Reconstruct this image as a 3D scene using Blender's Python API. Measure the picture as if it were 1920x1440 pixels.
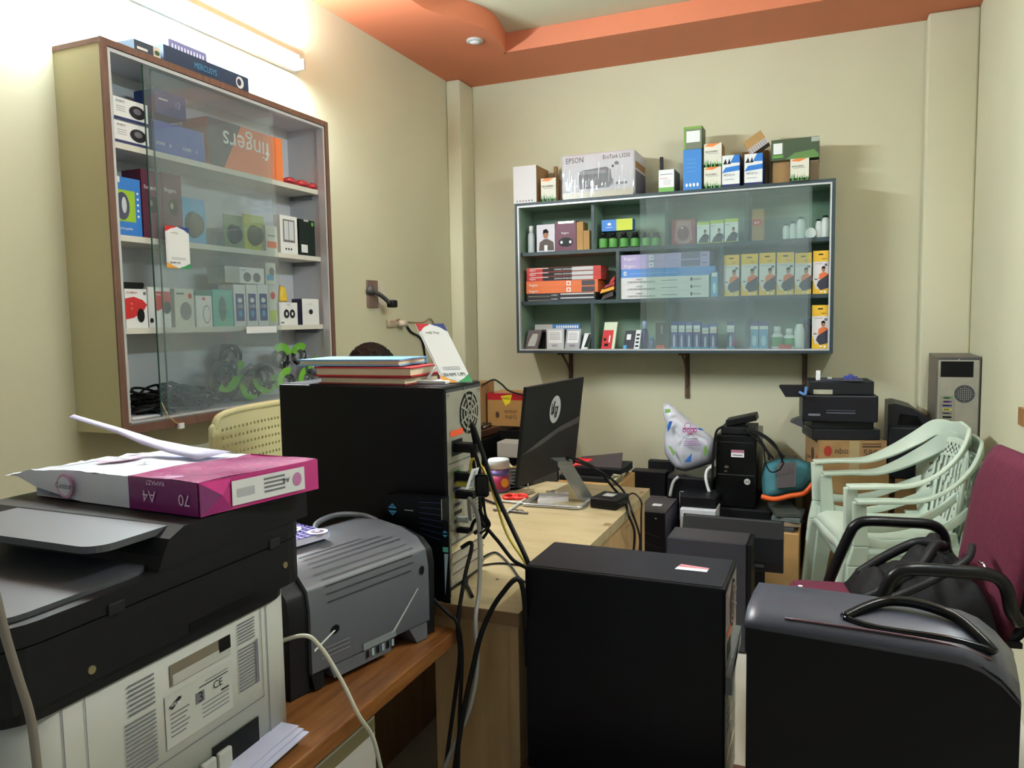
import bpy, bmesh, math, random
from mathutils import Vector as V, Matrix
for _o in list(bpy.data.objects): bpy.data.objects.remove(_o)
SC = bpy.context.scene
COL = SC.collection
random.seed(7)
# ---------------------------------------------------------------- camera
F_PX, YAW, PITCH, ROLL = 1431.47, 22.7517, -4.78834, -0.959737
CAMLOC = V((0, 0, 1.36))
def cam_axes():
    y, p, r = (math.radians(a) for a in (YAW, PITCH, ROLL))
    f = V((-math.sin(y)*math.cos(p), math.cos(y)*math.cos(p), math.sin(p)))
    r0 = V((math.cos(y), math.sin(y), 0)); u0 = r0.cross(f)
    return math.cos(r)*r0 + math.sin(r)*u0, -math.sin(r)*r0 + math.cos(r)*u0, f
AR, AU, AF = cam_axes()
cd = bpy.data.cameras.new('camera'); cam = bpy.data.objects.new('camera', cd); COL.objects.link(cam)
cd.sensor_fit = 'HORIZONTAL'; cd.sensor_width = 36; cd.lens = F_PX/1920*36; cd.clip_start = 0.02
mw = Matrix.Identity(4)
for i in range(3):
    mw[i][0], mw[i][1], mw[i][2], mw[i][3] = AR[i], AU[i], -AF[i], CAMLOC[i]
cam.matrix_world = mw
SC.camera = cam
def ray(px, py): return AF + (px-960)/F_PX*AR - (py-720)/F_PX*AU
def P(px, py, **k):                       # point of the place on the plane x=, y= or z=
    (a, v), = k.items(); i = 'xyz'.index(a); d = ray(px, py)
    return CAMLOC + d*((v-CAMLOC[i])/d[i])
def A(px, py, d): return CAMLOC + ray(px, py)*d   # point at a distance along the view
# ---------------------------------------------------------------- colour management, world, light
SC.view_settings.view_transform = 'Standard'; SC.view_settings.look = 'None'
SC.view_settings.exposure = 0.0; SC.view_settings.gamma = 1.0; SC.view_settings.use_curve_mapping = False
W = bpy.data.worlds.new('world'); SC.world = W; W.use_nodes = True
W.node_tree.nodes['Background'].inputs[0].default_value = (0.75, 0.85, 1.0, 1)
W.node_tree.nodes['Background'].inputs[1].default_value = 0.25
def lamp(name, loc, target, sx, sy, power, col):
    d = bpy.data.lights.new(name, 'AREA'); d.shape = 'RECTANGLE'; d.size = sx; d.size_y = sy
    d.energy = power; d.color = col
    o = bpy.data.objects.new(name, d); COL.objects.link(o); o.location = loc
    o.rotation_euler = (V(target)-V(loc)).to_track_quat('-Z', 'Y').to_euler(); return o
LEFT_TUBE, RIGHT_TUBE = 570.0, 180.0
lamp('shop_front_daylight', (-0.7, -1.30, 1.5), (-0.7, 2, 1.2), 2.0, 2.0, 4, (0.80, 0.93, 1.0))
# ---------------------------------------------------------------- materials
def lin(c):
    c = c/255.0
    return c/12.92 if c <= .04045 else ((c+.055)/1.055)**2.4
MC = {}
def M(r, g, b, rough=.5, metal=0., var=0., scale=8., bump=0., coat=0., key=None):
    k = (r, g, b, rough, metal, var, scale, bump, coat)
    if k in MC: return MC[k]
    m = bpy.data.materials.new(key or 'mat_%d_%d_%d' % (r, g, b)); m.use_nodes = True
    nt = m.node_tree; p = nt.nodes['Principled BSDF']
    c = (lin(r), lin(g), lin(b), 1)
    p.inputs['Base Color'].default_value = c
    p.inputs['Roughness'].default_value = rough; p.inputs['Metallic'].default_value = metal
    if max(r, g, b) < 45: p.inputs['Specular IOR Level'].default_value = .22
    if coat: p.inputs['Coat Weight'].default_value = coat
    if var or bump:
        tc = nt.nodes.new('ShaderNodeTexCoord'); n = nt.nodes.new('ShaderNodeTexNoise')
        n.inputs['Scale'].default_value = scale; n.inputs['Detail'].default_value = 6
        nt.links.new(tc.outputs['Object'], n.inputs['Vector'])
        if var:
            cr = nt.nodes.new('ShaderNodeValToRGB')
            cr.color_ramp.elements[0].position = .3; cr.color_ramp.elements[1].position = .7
            cr.color_ramp.elements[0].color = tuple(x*(1-var) for x in c[:3])+(1,)
            cr.color_ramp.elements[1].color = tuple(min(1, x*(1+var)) for x in c[:3])+(1,)
            nt.links.new(n.outputs[0], cr.inputs[0]); nt.links.new(cr.outputs[0], p.inputs['Base Color'])
        if bump:
            b_ = nt.nodes.new('ShaderNodeBump'); b_.inputs['Strength'].default_value = bump
            b_.inputs['Distance'].default_value = .01
            nt.links.new(n.outputs[0], b_.inputs['Height']); nt.links.new(b_.outputs[0], p.inputs['Normal'])
    MC[k] = m
    return m
def wood(c1, c2, sc, stretch, rough=.4, key='wood', coat=0.):
    m = bpy.data.materials.new(key); m.use_nodes = True; nt = m.node_tree; p = nt.nodes['Principled BSDF']
    tc = nt.nodes.new('ShaderNodeTexCoord'); mp = nt.nodes.new('ShaderNodeMapping'); mp.inputs['Scale'].default_value = stretch
    n = nt.nodes.new('ShaderNodeTexNoise'); n.inputs['Scale'].default_value = sc; n.inputs['Detail'].default_value = 8; n.inputs['Roughness'].default_value = .65
    cr = nt.nodes.new('ShaderNodeValToRGB'); cr.color_ramp.elements[0].position = .32; cr.color_ramp.elements[1].position = .68
    cr.color_ramp.elements[0].color = tuple(lin(x) for x in c1)+(1,); cr.color_ramp.elements[1].color = tuple(lin(x) for x in c2)+(1,)
    nt.links.new(tc.outputs['Object'], mp.inputs[0]); nt.links.new(mp.outputs[0], n.inputs['Vector'])
    nt.links.new(n.outputs[0], cr.inputs[0]); nt.links.new(cr.outputs[0], p.inputs['Base Color'])
    p.inputs['Roughness'].default_value = rough; p.inputs['Coat Weight'].default_value = coat
    return m
def glassmat(key, tint, haze, haze_col):
    m = bpy.data.materials.new(key); m.use_nodes = True; nt = m.node_tree; nt.nodes.remove(nt.nodes['Principled BSDF'])
    out = nt.nodes['Material Output']
    t = nt.nodes.new('ShaderNodeBsdfTransparent'); t.inputs[0].default_value = tint+(1,)
    g = nt.nodes.new('ShaderNodeBsdfGlossy'); g.inputs['Roughness'].default_value = .03
    d = nt.nodes.new('ShaderNodeBsdfDiffuse'); d.inputs[0].default_value = haze_col+(1,)
    lw = nt.nodes.new('ShaderNodeLayerWeight'); pw = nt.nodes.new('ShaderNodeMath'); pw.operation = 'POWER'; pw.inputs[1].default_value = 5
    fr = nt.nodes.new('ShaderNodeMath'); fr.operation = 'MULTIPLY_ADD'; fr.inputs[1].default_value = .4; fr.inputs[2].default_value = .04
    nt.links.new(lw.outputs['Facing'], pw.inputs[0]); nt.links.new(pw.outputs[0], fr.inputs[0])
    n = nt.nodes.new('ShaderNodeTexNoise'); n.inputs['Scale'].default_value = 3; tc = nt.nodes.new('ShaderNodeTexCoord')
    nt.links.new(tc.outputs['Object'], n.inputs['Vector'])
    mm = nt.nodes.new('ShaderNodeMath'); mm.operation = 'MULTIPLY'; mm.inputs[1].default_value = haze*2
    nt.links.new(n.outputs[0], mm.inputs[0])
    m1 = nt.nodes.new('ShaderNodeMixShader'); m2 = nt.nodes.new('ShaderNodeMixShader')
    nt.links.new(mm.outputs[0], m1.inputs[0]); nt.links.new(t.outputs[0], m1.inputs[1]); nt.links.new(d.outputs[0], m1.inputs[2])
    nt.links.new(fr.outputs[0], m2.inputs[0]); nt.links.new(m1.outputs[0], m2.inputs[1]); nt.links.new(g.outputs[0], m2.inputs[2])
    nt.links.new(m2.outputs[0], out.inputs[0]); return m
def emit(key, col, s):
    m = bpy.data.materials.new(key); m.use_nodes = True; nt = m.node_tree; nt.nodes.remove(nt.nodes['Principled BSDF'])
    e = nt.nodes.new('ShaderNodeEmission'); e.inputs[0].default_value = col+(1,); e.inputs[1].default_value = s
    nt.links.new(e.outputs[0], nt.nodes['Material Output'].inputs[0]); return m
WALL = M(208, 204, 177, .75, var=.05, scale=1.3, bump=.08, key='cream_wall_paint')
CEIL = M(205, 200, 175, .85, var=.03, scale=2, key='cream_ceiling_paint')
ORANGE = M(206, 118, 84, .6, var=.05, scale=2, key='orange_ceiling_paint')
FLOOR = M(205, 200, 190, .35, var=.06, scale=4, key='floor_tile')
WHITE = M(232, 232, 235, .5); PAPER = M(225, 226, 232, .7); OFFW = M(215, 212, 204, .55)
BLACK = M(14, 14, 17, .45); BLK2 = M(26, 26, 30, .5, var=.15, scale=12); GLOSSK = M(9, 9, 11, .18)
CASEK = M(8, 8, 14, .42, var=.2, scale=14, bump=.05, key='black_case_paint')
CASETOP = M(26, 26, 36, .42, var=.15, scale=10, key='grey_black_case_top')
GREY = M(120, 122, 128, .5); DGREY = M(60, 62, 68, .5); LGREY = M(180, 180, 178, .5)
SILVER = M(175, 172, 162, .38, metal=.6, var=.08, scale=20, key='galvanised_steel'); CHROME = M(210, 210, 212, .2, metal=1.)
RUBBER = M(16, 16, 18, .55); CABLEG = M(150, 148, 146, .5); KRAFT = M(176, 138, 88, .8, var=.08, scale=15, key='kraft_cardboard')
KRAFT2 = M(160, 124, 82, .8, var=.1, scale=15); KINK = M(74, 52, 38, .8); RED = M(200, 32, 40, .45); TAPE = M(190, 34, 48, .25)
ORG = M(222, 112, 58, .5); BLUE = M(40, 118, 205, .45); DBLUE = M(34, 60, 130, .45); NAVY = M(24, 36, 92, .5); GREEN = M(78, 170, 60, .5)
DGREEN = M(30, 74, 46, .5); YEL = M(236, 186, 52, .5); LIME = M(196, 208, 60, .5); MAROON = M(92, 26, 60, .45); LILAC = M(176, 160, 208, .5)
MAG = M(196, 34, 130, .28, coat=.6); PURP = M(96, 36, 120, .3, coat=.5); TEAL = M(96, 190, 176, .5); CYAN = M(74, 160, 214, .45)
SKIN = M(170, 118, 88, .6); HAIR = M(16, 13, 14, .7, var=.3, scale=60); INK = M(38, 36, 44, .7); INKG = M(110, 108, 118, .7)
PLYTOP = wood((150, 132, 98), (176, 158, 122), 3.0, (1.0, 5.0, 1.0), .38, 'light_plywood_top', .15)
PLYSIDE = wood((150, 118, 80), (178, 146, 104), 2.5, (6.0, 6.0, .7), .6, 'light_plywood_side')
TEAK = wood((96, 54, 26), (150, 100, 54), 6.0, (9.0, .7, 9.0), .35, 'orange_brown_veneer', .2)
DWOOD = wood((52, 26, 18), (82, 44, 30), 4.0, (6.0, 1.0, 2.0), .45, 'dark_rosewood')
BROWN = wood((92, 64, 54), (118, 84, 70), 8.0, (2.0, 8.0, 1.0), .5, 'brown_edge_veneer')
OLIVE = M(192, 186, 146, .55, var=.08, scale=3, key='olive_laminate')
LAMW = M(205, 205, 214, .5, var=.03, scale=4, key='white_laminate'); ALU = M(205, 206, 212, .35, metal=.3)
CABG = M(134, 158, 138, .6, var=.06, scale=4, key='green_cabinet_paint'); CABD = M(40, 58, 66, .5, key='dark_teal_edge')
GLASS = glassmat('hazy_glass', (.95, .985, .97), .055, (.66, .72, .78)); GLASSL = glassmat('hazy_glass_left', (.96, .98, .98), .055, (.66, .72, .80)); GLASSG = M(60, 96, 84, .2, key='glass_edge')  # diffuse share paints in dust and the milky reflections of the panes
PLASTG = M(200, 212, 198, .42, var=.06, scale=7, key='pale_green_plastic'); CREAMP = M(214, 208, 160, .5, key='cream_plastic')
CLOTHM = M(88, 20, 46, .95, var=.12, scale=60, bump=.2, key='maroon_fabric'); BAGK = M(20, 19, 22, .75, var=.2, scale=30, bump=.2)
FILM = glassmat('clear_film', (.97, .97, .97), .10, (.8, .82, .84))
# ---------------------------------------------------------------- mesh builder
TXT = {}
def text_data(s):
    if s not in TXT:
        c = bpy.data.curves.new('t', 'FONT'); c.body = s; c.resolution_u = 2; c.size = 1
        o = bpy.data.objects.new('t', c); COL.objects.link(o)
        me = bpy.data.meshes.new_from_object(o.evaluated_get(bpy.context.evaluated_depsgraph_get()))
        vs = [(v.co.x, v.co.y) for v in me.vertices]; fs = [tuple(p.vertices) for p in me.polygons]
        bpy.data.objects.remove(o); bpy.data.meshes.remove(me); bpy.data.curves.remove(c)
        xs = [v[0] for v in vs] or [0, 1]
        TXT[s] = ([(v[0]-min(xs), v[1]) for v in vs], fs, max(xs)-min(xs))
    return TXT[s]
class FR:                                  # a printed face: origin, edge vectors u and v
    def __init__(s, o, u, v):
        s.o, s.u, s.v = V(o), V(u), V(v); s.w, s.h = s.u.length, s.v.length; s.n = s.u.cross(s.v).normalized()
    def p(s, a, b, k=0): return s.o + s.u*a + s.v*b + s.n*k
class MB:
    def __init__(s): s.v, s.f, s.m, s.mats, s.sm, s.X = [], [], [], [], [], None
    def add(s, vs, fs, mat, sm=False):
        if mat not in s.mats: s.mats.append(mat)
        i, b = s.mats.index(mat), len(s.v)
        s.v += [(s.X @ V(v)) if s.X else V(v) for v in vs]
        for f in fs: s.f.append(tuple(b+j for j in f)); s.m.append(i); s.sm.append(sm)
        return s
    def bm(s, bm, mat, sm=False):
        bm.verts.index_update(); s.add([v.co.copy() for v in bm.verts], [[v.index for v in f.verts] for f in bm.faces], mat, sm); bm.free(); return s
    def box(s, a, b, mat, r=0, seg=2, sm=False, vert=False):
        a, b = V(a), V(b); bm = bmesh.new(); bmesh.ops.create_cube(bm, size=1)
        for v in bm.verts: v.co = V([(a[i]+b[i])/2 + v.co[i]*abs(b[i]-a[i]) for i in range(3)])
        if r:
            es = [e for e in bm.edges if (not vert) or abs(e.verts[0].co.z-e.verts[1].co.z) > 1e-6]
            bmesh.ops.bevel(bm, geom=es, offset=r, segments=seg, affect='EDGES', profile=.5)
        return s.bm(bm, mat, sm or (r > 0 and seg > 2))
    def cyl(s, a, b, r0, r1, mat, n=16, sm=True):
        a, b = V(a), V(b); d = (b-a).normalized(); x = d.orthogonal().normalized(); y = d.cross(x)
        vs = [a+(x*math.cos(t)+y*math.sin(t))*r0 for t in [2*math.pi*i/n for i in range(n)]]
        vs += [b+(x*math.cos(t)+y*math.sin(t))*r1 for t in [2*math.pi*i/n for i in range(n)]]
        s.add(vs, [(i, (i+1) % n, n+(i+1) % n, n+i) for i in range(n)], mat, sm)
        s.add(vs, [tuple(range(n-1, -1, -1)), tuple(range(n, 2*n))], mat); return s
    def lathe(s, c, prof, mat, n=16, sm=True):
        c = V(c); vs = []; fs = []
        for r, z in prof: vs += [c+V((r*math.cos(2*math.pi*i/n), r*math.sin(2*math.pi*i/n), z)) for i in range(n)]
        for k in range(len(prof)-1): fs += [(k*n+i, k*n+(i+1) % n, (k+1)*n+(i+1) % n, (k+1)*n+i) for i in range(n)]
        fs.append(tuple(range(n-1, -1, -1))); fs.append(tuple((len(prof)-1)*n+i for i in range(n)))
        return s.add(vs, fs, mat, sm)
    def tube(s, pts, r, mat, n=8, smooth=6, r2=None):
        pts = [V(p) for p in pts]
        if smooth and len(pts) > 2:
            q = []
            for i in range(len(pts)-1):
                p0, p1, p2, p3 = pts[max(i-1, 0)], pts[i], pts[i+1], pts[min(i+2, len(pts)-1)]
                for k in range(smooth):
                    t = k/smooth
                    q.append(.5*((2*p1)+(p2-p0)*t+(2*p0-5*p1+4*p2-p3)*t*t+(3*p1-p0-3*p2+p3)*t**3))
            pts = q+[pts[-1]]
        vs = []; x = None
        for i, p in enumerate(pts):
            d = (pts[min(i+1, len(pts)-1)]-pts[max(i-1, 0)])
            d = d.normalized() if d.length > 1e-9 else V((0, 0, 1))
            x = d.orthogonal().normalized() if x is None else (x-d*x.dot(d)).normalized()
            y = d.cross(x); rr = r if r2 is None else r+(r2-r)*i/(len(pts)-1)
            vs += [p+(x*math.cos(2*math.pi*j/n)+y*math.sin(2*math.pi*j/n))*rr for j in range(n)]
        fs = [(k*n+j, k*n+(j+1) % n, (k+1)*n+(j+1) % n, (k+1)*n+j) for k in range(len(pts)-1) for j in range(n)]
        fs += [tuple(range(n-1, -1, -1)), tuple((len(pts)-1)*n+j for j in range(n))]
        return s.add(vs, fs, mat, True)
    def prism(s, pts, d, mat, sm=False):    # pts: 3d outline, d: thickness vector
        n = len(pts); d = V(d); vs = [V(p) for p in pts]+[V(p)+d for p in pts]
        s.add(vs, [(i, (i+1) % n, n+(i+1) % n, n+i) for i in range(n)], mat, sm)
        return s.add(vs, [tuple(range(n-1, -1, -1)), tuple(range(n, 2*n))], mat)
    def pillow(s, pts, nrm, th, mat, rings=5, back=.3, wob=0., seed=1):
        rnd = random.Random(seed); pts = [V(p) for p in pts]; nrm = V(nrm).normalized(); n = len(pts); c = sum(pts, V())/n
        vs = []; L = []
        for sgn, hh in ((1, th), (-1, th*back)):
            for k in range(rings, 0, -1) if sgn > 0 else range(rings-1, 0, -1):
                t = k/rings; h = hh*math.sqrt(max(0, 1-t*t))*sgn
                L.append(len(vs)); vs += [c+(p-c)*t+nrm*(h+(rnd.uniform(-wob, wob) if 0 < k < rings else 0)) for p in pts]
            vs.append(c+nrm*hh*sgn)
        fs = []
        front = L[:rings]; bk = [L[0]]+L[rings:]; cf = rings*n; cb = len(vs)-1
        for seq, cc, fl in ((front, cf, False), (bk, cb, True)):
            for a, b in zip(seq, seq[1:]):
                for i in range(n):
                    q = (a+i, a+(i+1) % n, b+(i+1) % n, b+i); fs.append(q[::-1] if fl else q)
            for i in range(n):
                q = (seq[-1]+i, seq[-1]+(i+1) % n, cc); fs.append(q[::-1] if fl else q)
        return s.add(vs, fs, mat, True)
    # printing on faces
    def r(s, F, a, b, c, d, mat, k=1): return s.add([F.p(a, b, k*.0005), F.p(c, b, k*.0005), F.p(c, d, k*.0005), F.p(a, d, k*.0005)], [(0, 1, 2, 3)], mat)
    def pg(s, F, pts, mat, k=1): return s.add([F.p(a, b, k*.0005) for a, b in pts], [tuple(range(len(pts)))], mat)
    def e(s, F, cx, cy, rx, ry, mat, k=2, n=20):
        return s.pg(F, [(cx+rx*math.cos(2*math.pi*i/n), cy+ry*math.sin(2*math.pi*i/n)) for i in range(n)], mat, k)
    def t(s, F, txt, a, b, h, mat, k=3, rot=0, wmax=None):   # h: letter height as a share of the face height
        vs, fs, w = text_data(txt); sc = h*F.h/.7; sx = sc
        if wmax and w*sc > wmax*F.w: sx = wmax*F.w/w
        U, Vv = F.u.normalized(), F.v.normalized()
        if rot: c, q = math.cos(math.radians(rot)), math.sin(math.radians(rot)); U, Vv = U*c+Vv*q, Vv*c-U*q
        o = F.p(a, b, k*.0005)
        return s.add([o+U*x*sx+Vv*y*sc for x, y in vs], fs, mat)
    def build(s, name, parent=None, base=None, mods=()):
        if base is None and parent is None:
            xs = [v.x for v in s.v]; ys = [v.y for v in s.v]; zs = [v.z for v in s.v]
            base = V(((min(xs)+max(xs))/2, (min(ys)+max(ys))/2, min(zs)))
        if parent is not None:
            base = V((0, 0, 0)); q = parent
            while q is not None: base += q.location; q = q.parent
        me = bpy.data.meshes.new(name); me.from_pydata([v-V(base) for v in s.v], [], s.f)
        for m in s.mats: me.materials.append(m)
        me.polygons.foreach_set('material_index', s.m); me.polygons.foreach_set('use_smooth', s.sm); me.update()
        o = bpy.data.objects.new(name, me); COL.objects.link(o)
        if parent is not None: o.parent = parent
        else: o.location = base
        for md in mods: md(o)
        return o
def T(o, label, cat, group=None):
    o['label'] = label; o['category'] = cat
    if group: o['group'] = group
    return o
def S(o): o['kind'] = 'structure'; return o
def thing(name, label, cat, loc, group=None):
    o = bpy.data.objects.new(name, None); COL.objects.link(o); o.location = loc; o.empty_display_size = .05
    return T(o, label, cat, group)
def lab(o, s): o['label'] = s; return o
def dup(root, loc, rotz, label, group=None):
    r = root.copy(); COL.objects.link(r); r.location = loc; r.rotation_euler = (0, 0, rotz); r['label'] = label
    if group: r['group'] = group
    for ch in list(root.children):
        c = ch.copy(); COL.objects.link(c); c.parent = r
        for g in list(ch.children):
            d = g.copy(); COL.objects.link(d); d.parent = c
    return r
def solid(t, off=0):
    def f(o): m = o.modifiers.new('s', 'SOLIDIFY'); m.thickness = t; m.offset = off
    return f
def sub(n):
    def f(o): m = o.modifiers.new('d', 'SUBSURF'); m.levels = n; m.render_levels = n
    return f
def bev(w, n=2):
    def f(o): m = o.modifiers.new('b', 'BEVEL'); m.width = w; m.segments = n; m.limit_method = 'ANGLE'
    return f
# ================================================================ the room
XL, XR, YB, YN, ZC, ZT = -2.11, 0.605, 4.28, -1.45, 2.76, 2.86
S(MB().box((XL-.1, YN, -.06), (XR+.1, YB+.1, 0), FLOOR).build('floor'))
S(MB().box((XL-.1, YN, 0), (XL, YB+.1, ZT+.08), WALL).build('wall_left'))
S(MB().box((XL, YB, 0), (XR, YB+.1, ZT+.08), WALL).build('wall_back'))
S(MB().box((XR, YN, 0), (XR+.1, YB+.1, ZT+.08), WALL).build('wall_right'))
w = MB().box((XL, YN-.1, 0), (-1.9, YN, ZT+.08), WALL).box((.5, YN-.1, 0), (XR, YN, ZT+.08), WALL).box((-1.9, YN-.1, 2.5), (.5, YN, ZT+.08), WALL)
S(w.build('wall_front'))
S(MB().box((XL, YN, ZT), (XR, YB, ZT+.08), CEIL).build('ceiling'))
S(MB().box((XL, 4.10, 0), (-2.02, YB, ZC), WALL, .012, 3).build('trim_1'))
S(MB().box((.393, 4.18, 0), (XR, YB, ZC), WALL, .012, 3).build('trim_2'))
# dropped orange border with the curved corner
cur = [(771, 0), (807, 20), (885, 45), (920, 60), (940, 82), (951, 104)]
cp = [P(a, b, z=ZC) for a, b in cur]
inner = [(-1.70, YN), (-1.66, .8), (-1.50, 1.4), (-1.52, 2.0), (-1.74, 2.6), (cp[0].x, cp[0].y)]+[(p.x, p.y) for p in cp[1:]]
q = []
pts = [V((a, b, 0)) for a, b in inner]
for i in range(len(pts)-1):
    p0, p1, p2, p3 = pts[max(i-1, 0)], pts[i], pts[i+1], pts[min(i+2, len(pts)-1)]
    for k in range(8):
        t = k/8; q.append(.5*((2*p1)+(p2-p0)*t+(2*p0-5*p1+4*p2-p3)*t*t+(3*p1-p0-3*p2+p3)*t**3))
q.append(pts[-1])
YI = 3.815
q[-1].y = YI
poly = q+[V((.30, YI, 0)), V((.30, YN, 0)), V((XR, YN, 0)), V((XR, YB, 0)), V((XL, YB, 0)), V((XL, YN, 0))]
bm = bmesh.new(); vs = [bm.verts.new((p.x, p.y, ZC)) for p in poly]; f = bm.faces.new(vs)
bmesh.ops.triangulate(bm, faces=[f])
ret = bmesh.ops.extrude_face_region(bm, geom=bm.faces[:])
for g in ret['geom']:
    if isinstance(g, bmesh.types.BMVert): g.co.z = ZT-.001
bmesh.ops.recalc_face_normals(bm, faces=bm.faces[:])
S(MB().bm(bm, ORANGE).build('ceiling_border'))
# recessed spotlight
c = P(890, 75, z=ZC)
sp = thing('ceiling_spotlight', 'small round recessed spotlight in the orange ceiling corner', 'spotlight', c)
MB().lathe(c-V((0, 0, .012)), [(.03, 0), (.042, .004), (.042, .012)], LGREY, 24).build('ring', sp)
MB().lathe(c-V((0, 0, .018)), [(.006, 0), (.024, .004), (.026, .008)], WHITE, 20).build('bulb', sp)
# ceiling fan (just above the frame)
fc = V((-.72, 2.0, 2.5))
fan = thing('ceiling_fan', 'ceiling fan hanging below the pale recessed ceiling', 'fan', fc)
MB().lathe(fc, [(.04, -.03), (.10, -.02), (.10, .05), (.03, .08)], BROWN, 24).build('motor', fan)
MB().cyl(fc+V((0, 0, .07)), (fc.x, fc.y, ZT), .012, .012, BROWN).build('rod', fan)
for k in range(3):
    a = math.radians(40+120*k); d = V((math.cos(a), math.sin(a), 0)); e = V((-d.y, d.x, 0))
    MB().prism([fc+d*.08-e*.03, fc+d*.6-e*.06, fc+d*.6+e*.06+V((0, 0, .01)), fc+d*.08+e*.03+V((0, 0, .01))], (0, 0, .006), BROWN).build('blade', fan)
# tube lights
def tubelight(name, label, x, s, y0, y1, z, power):
    t = thing(name, label, 'light', (x, (y0+y1)/2, z))
    MB().box((x, y0-.03, z-.02), (x+s*.035, y1+.03, z+.05), WHITE, .004).build('batten', t)
    MB().cyl((x+s*.055, y0, z), (x+s*.055, y1, z), .016, .016, emit('tube_glow', (.84, 1.0, 1.03), power)).build('tube', t)
    for y in (y0-.012, y1): MB().box((x+s*.03, y, z-.02), (x+s*.075, y+.012, z+.02), LGREY).build('holder', t)
tubelight('wall_tube_light', 'lit white tube light high on the left wall above the tall display cabinet', XL, 1, 1.55, 2.68, 2.43, LEFT_TUBE)
tubelight('wall_tube_light', 'lit white tube light high on the right wall opposite the tall display cabinet', XR, -1, 1.35, 2.5, 2.45, RIGHT_TUBE)
# ================================================================ left display cabinet
X0, XF, Y0, Y1, Z0, Z1 = XL, -1.92, 1.61, 2.663, 1.045, 2.175
cab = thing('display_cabinet', 'tall olive and brown wall cabinet with white shelves and sliding glass on the left wall', 'cabinet', (X0, (Y0+Y1)/2, Z0))
MB().box((X0, Y0, Z0), (XF, Y0+.018, Z1), OLIVE).build('side_panel', cab)
MB().box((X0, Y1-.018, Z0), (XF, Y1, Z1), BROWN).build('side_panel', cab)
MB().box((X0, Y0+.018, Z1-.018), (XF, Y1-.018, Z1), BROWN).build('top_panel', cab)
MB().box((X0, Y0+.018, Z0), (XF, Y1-.018, Z0+.018), BROWN).build('bottom_panel', cab)
MB().box((X0+.001, Y0+.018, Z0+.018), (X0+.008, Y1-.018, Z1-.018), LAMW).build('back_panel', cab)
lin_ = MB().box((X0+.008, Y0+.018, Z0+.018), (XF-.004, Y0+.022, Z1-.018), LAMW).box((X0+.008, Y1-.022, Z0+.018), (XF-.004, Y1-.018, Z1-.018), LAMW)
lin_.box((X0+.008, Y0+.022, Z1-.022), (XF-.004, Y1-.022, Z1-.018), LAMW).box((X0+.008, Y0+.022, Z0+.018), (XF-.004, Y1-.022, Z0+.03), LAMW).build('lining', cab)
e = MB()
for a, b in (((XF, Y0-.002, Z0-.004), (XF+.006, Y0+.02, Z1+.002)), ((XF, Y1-.02, Z0-.004), (XF+.006, Y1+.002, Z1+.002)), ((XF, Y0+.02, Z1-.018), (XF+.006, Y1-.02, Z1+.002)), ((XF, Y0+.02, Z0-.004), (XF+.006, Y1-.02, Z0+.022))): e.box(a, b, BROWN)
e.box((X0+.001, Y0-.0015, Z1-.014), (XF, Y0, Z1+.001), BROWN)
lab(e.build('edge_banding', cab), 'brown wood edge')
e = MB()
for a, b in (((XF-.03, Y0+.022, Z0+.03), (XF+.003, Y0+.031, Z1-.02)), ((XF-.03, Y1-.031, Z0+.03), (XF+.003, Y1-.022, Z1-.02)), ((XF-.03, Y0+.03, Z1-.03), (XF+.003, Y1-.03, Z1-.02)), ((XF-.03, Y0+.03, Z0+.026), (XF+.003, Y1-.03, Z0+.032))): e.box(a, b, ALU)
lab(e.build('sliding_channel', cab), 'white aluminium channel')
LS = [1.077, 1.355, 1.632, 1.903]
for z in LS[1:]:
    MB().box((X0+.008, Y0+.022, z-.018), (XF-.032, Y1-.022, z), OFFW).build('shelf', cab)
    for y in (Y0+.03, Y1-.075): MB().box((X0+.02, Y1-.034 if y > 2 else Y0+.022, z-.034), (X0+.13, Y1-.022 if y > 2 else Y0+.034, z-.018), GREY).build('shelf_bracket', cab)
for i, (ya, yb) in enumerate(((1.765, 2.325), (1.805, 2.36))):
    x = XF-.012-i*.012
    MB().box((x, ya, Z0+.032), (x+.004, yb, Z1-.03), GLASSL).build('glass_pane', cab)
    MB().box((x-.0003, ya-.0025, Z0+.032), (x+.0043, ya, Z1-.03), GLASSG).build('glass_edge', cab)
# payment sticker on the glass (its code left out)
def paysticker(F, mb, logo=True):
    mb.r(F, 0, 0, 1, 1, WHITE, 1)
    mb.pg(F, [(0, 1), (0, .86), (.5, 1)], RED, 2); mb.pg(F, [(1, 1), (.5, 1), (1, .86)], DBLUE, 2)
    mb.pg(F, [(0, 0), (.5, 0), (0, .13)], M(240, 160, 50), 2); mb.pg(F, [(1, 0), (1, .13), (.5, 0)], M(40, 150, 90), 2)
    n = 24; pts = []
    for i in range(n+1): a = math.pi*i/n; pts.append((.5+.46*math.cos(a), .80+.17*math.sin(a)))
    for i in range(n+1): a = math.pi+math.pi*i/n; pts.append((.5+.46*math.cos(a), .20+.17*math.sin(a)))
    mb.pg(F, pts, WHITE, 3)
    mb.t(F, 'G Pay', .32, .82, .045, INKG, 4, wmax=.36); mb.t(F, 'BHIM UPI', .14, .10, .055, INK, 4, wmax=.72)
    for k in range(3): mb.r(F, .2, .25-.022*k, .8, .256-.022*k, INKG, 4)
    for k, cc in enumerate((BLUE, RED, YEL, GREEN)): mb.e(F, .22+.045*k, .84, .018, .008, cc, 5, 10)
F = FR(P(313, 503, x=XF-.007), P(357, 503, x=XF-.007)-P(313, 503, x=XF-.007), V((0, 0, 1))*(P(313, 424, x=XF-.007).z-P(313, 503, x=XF-.007).z))
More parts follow.
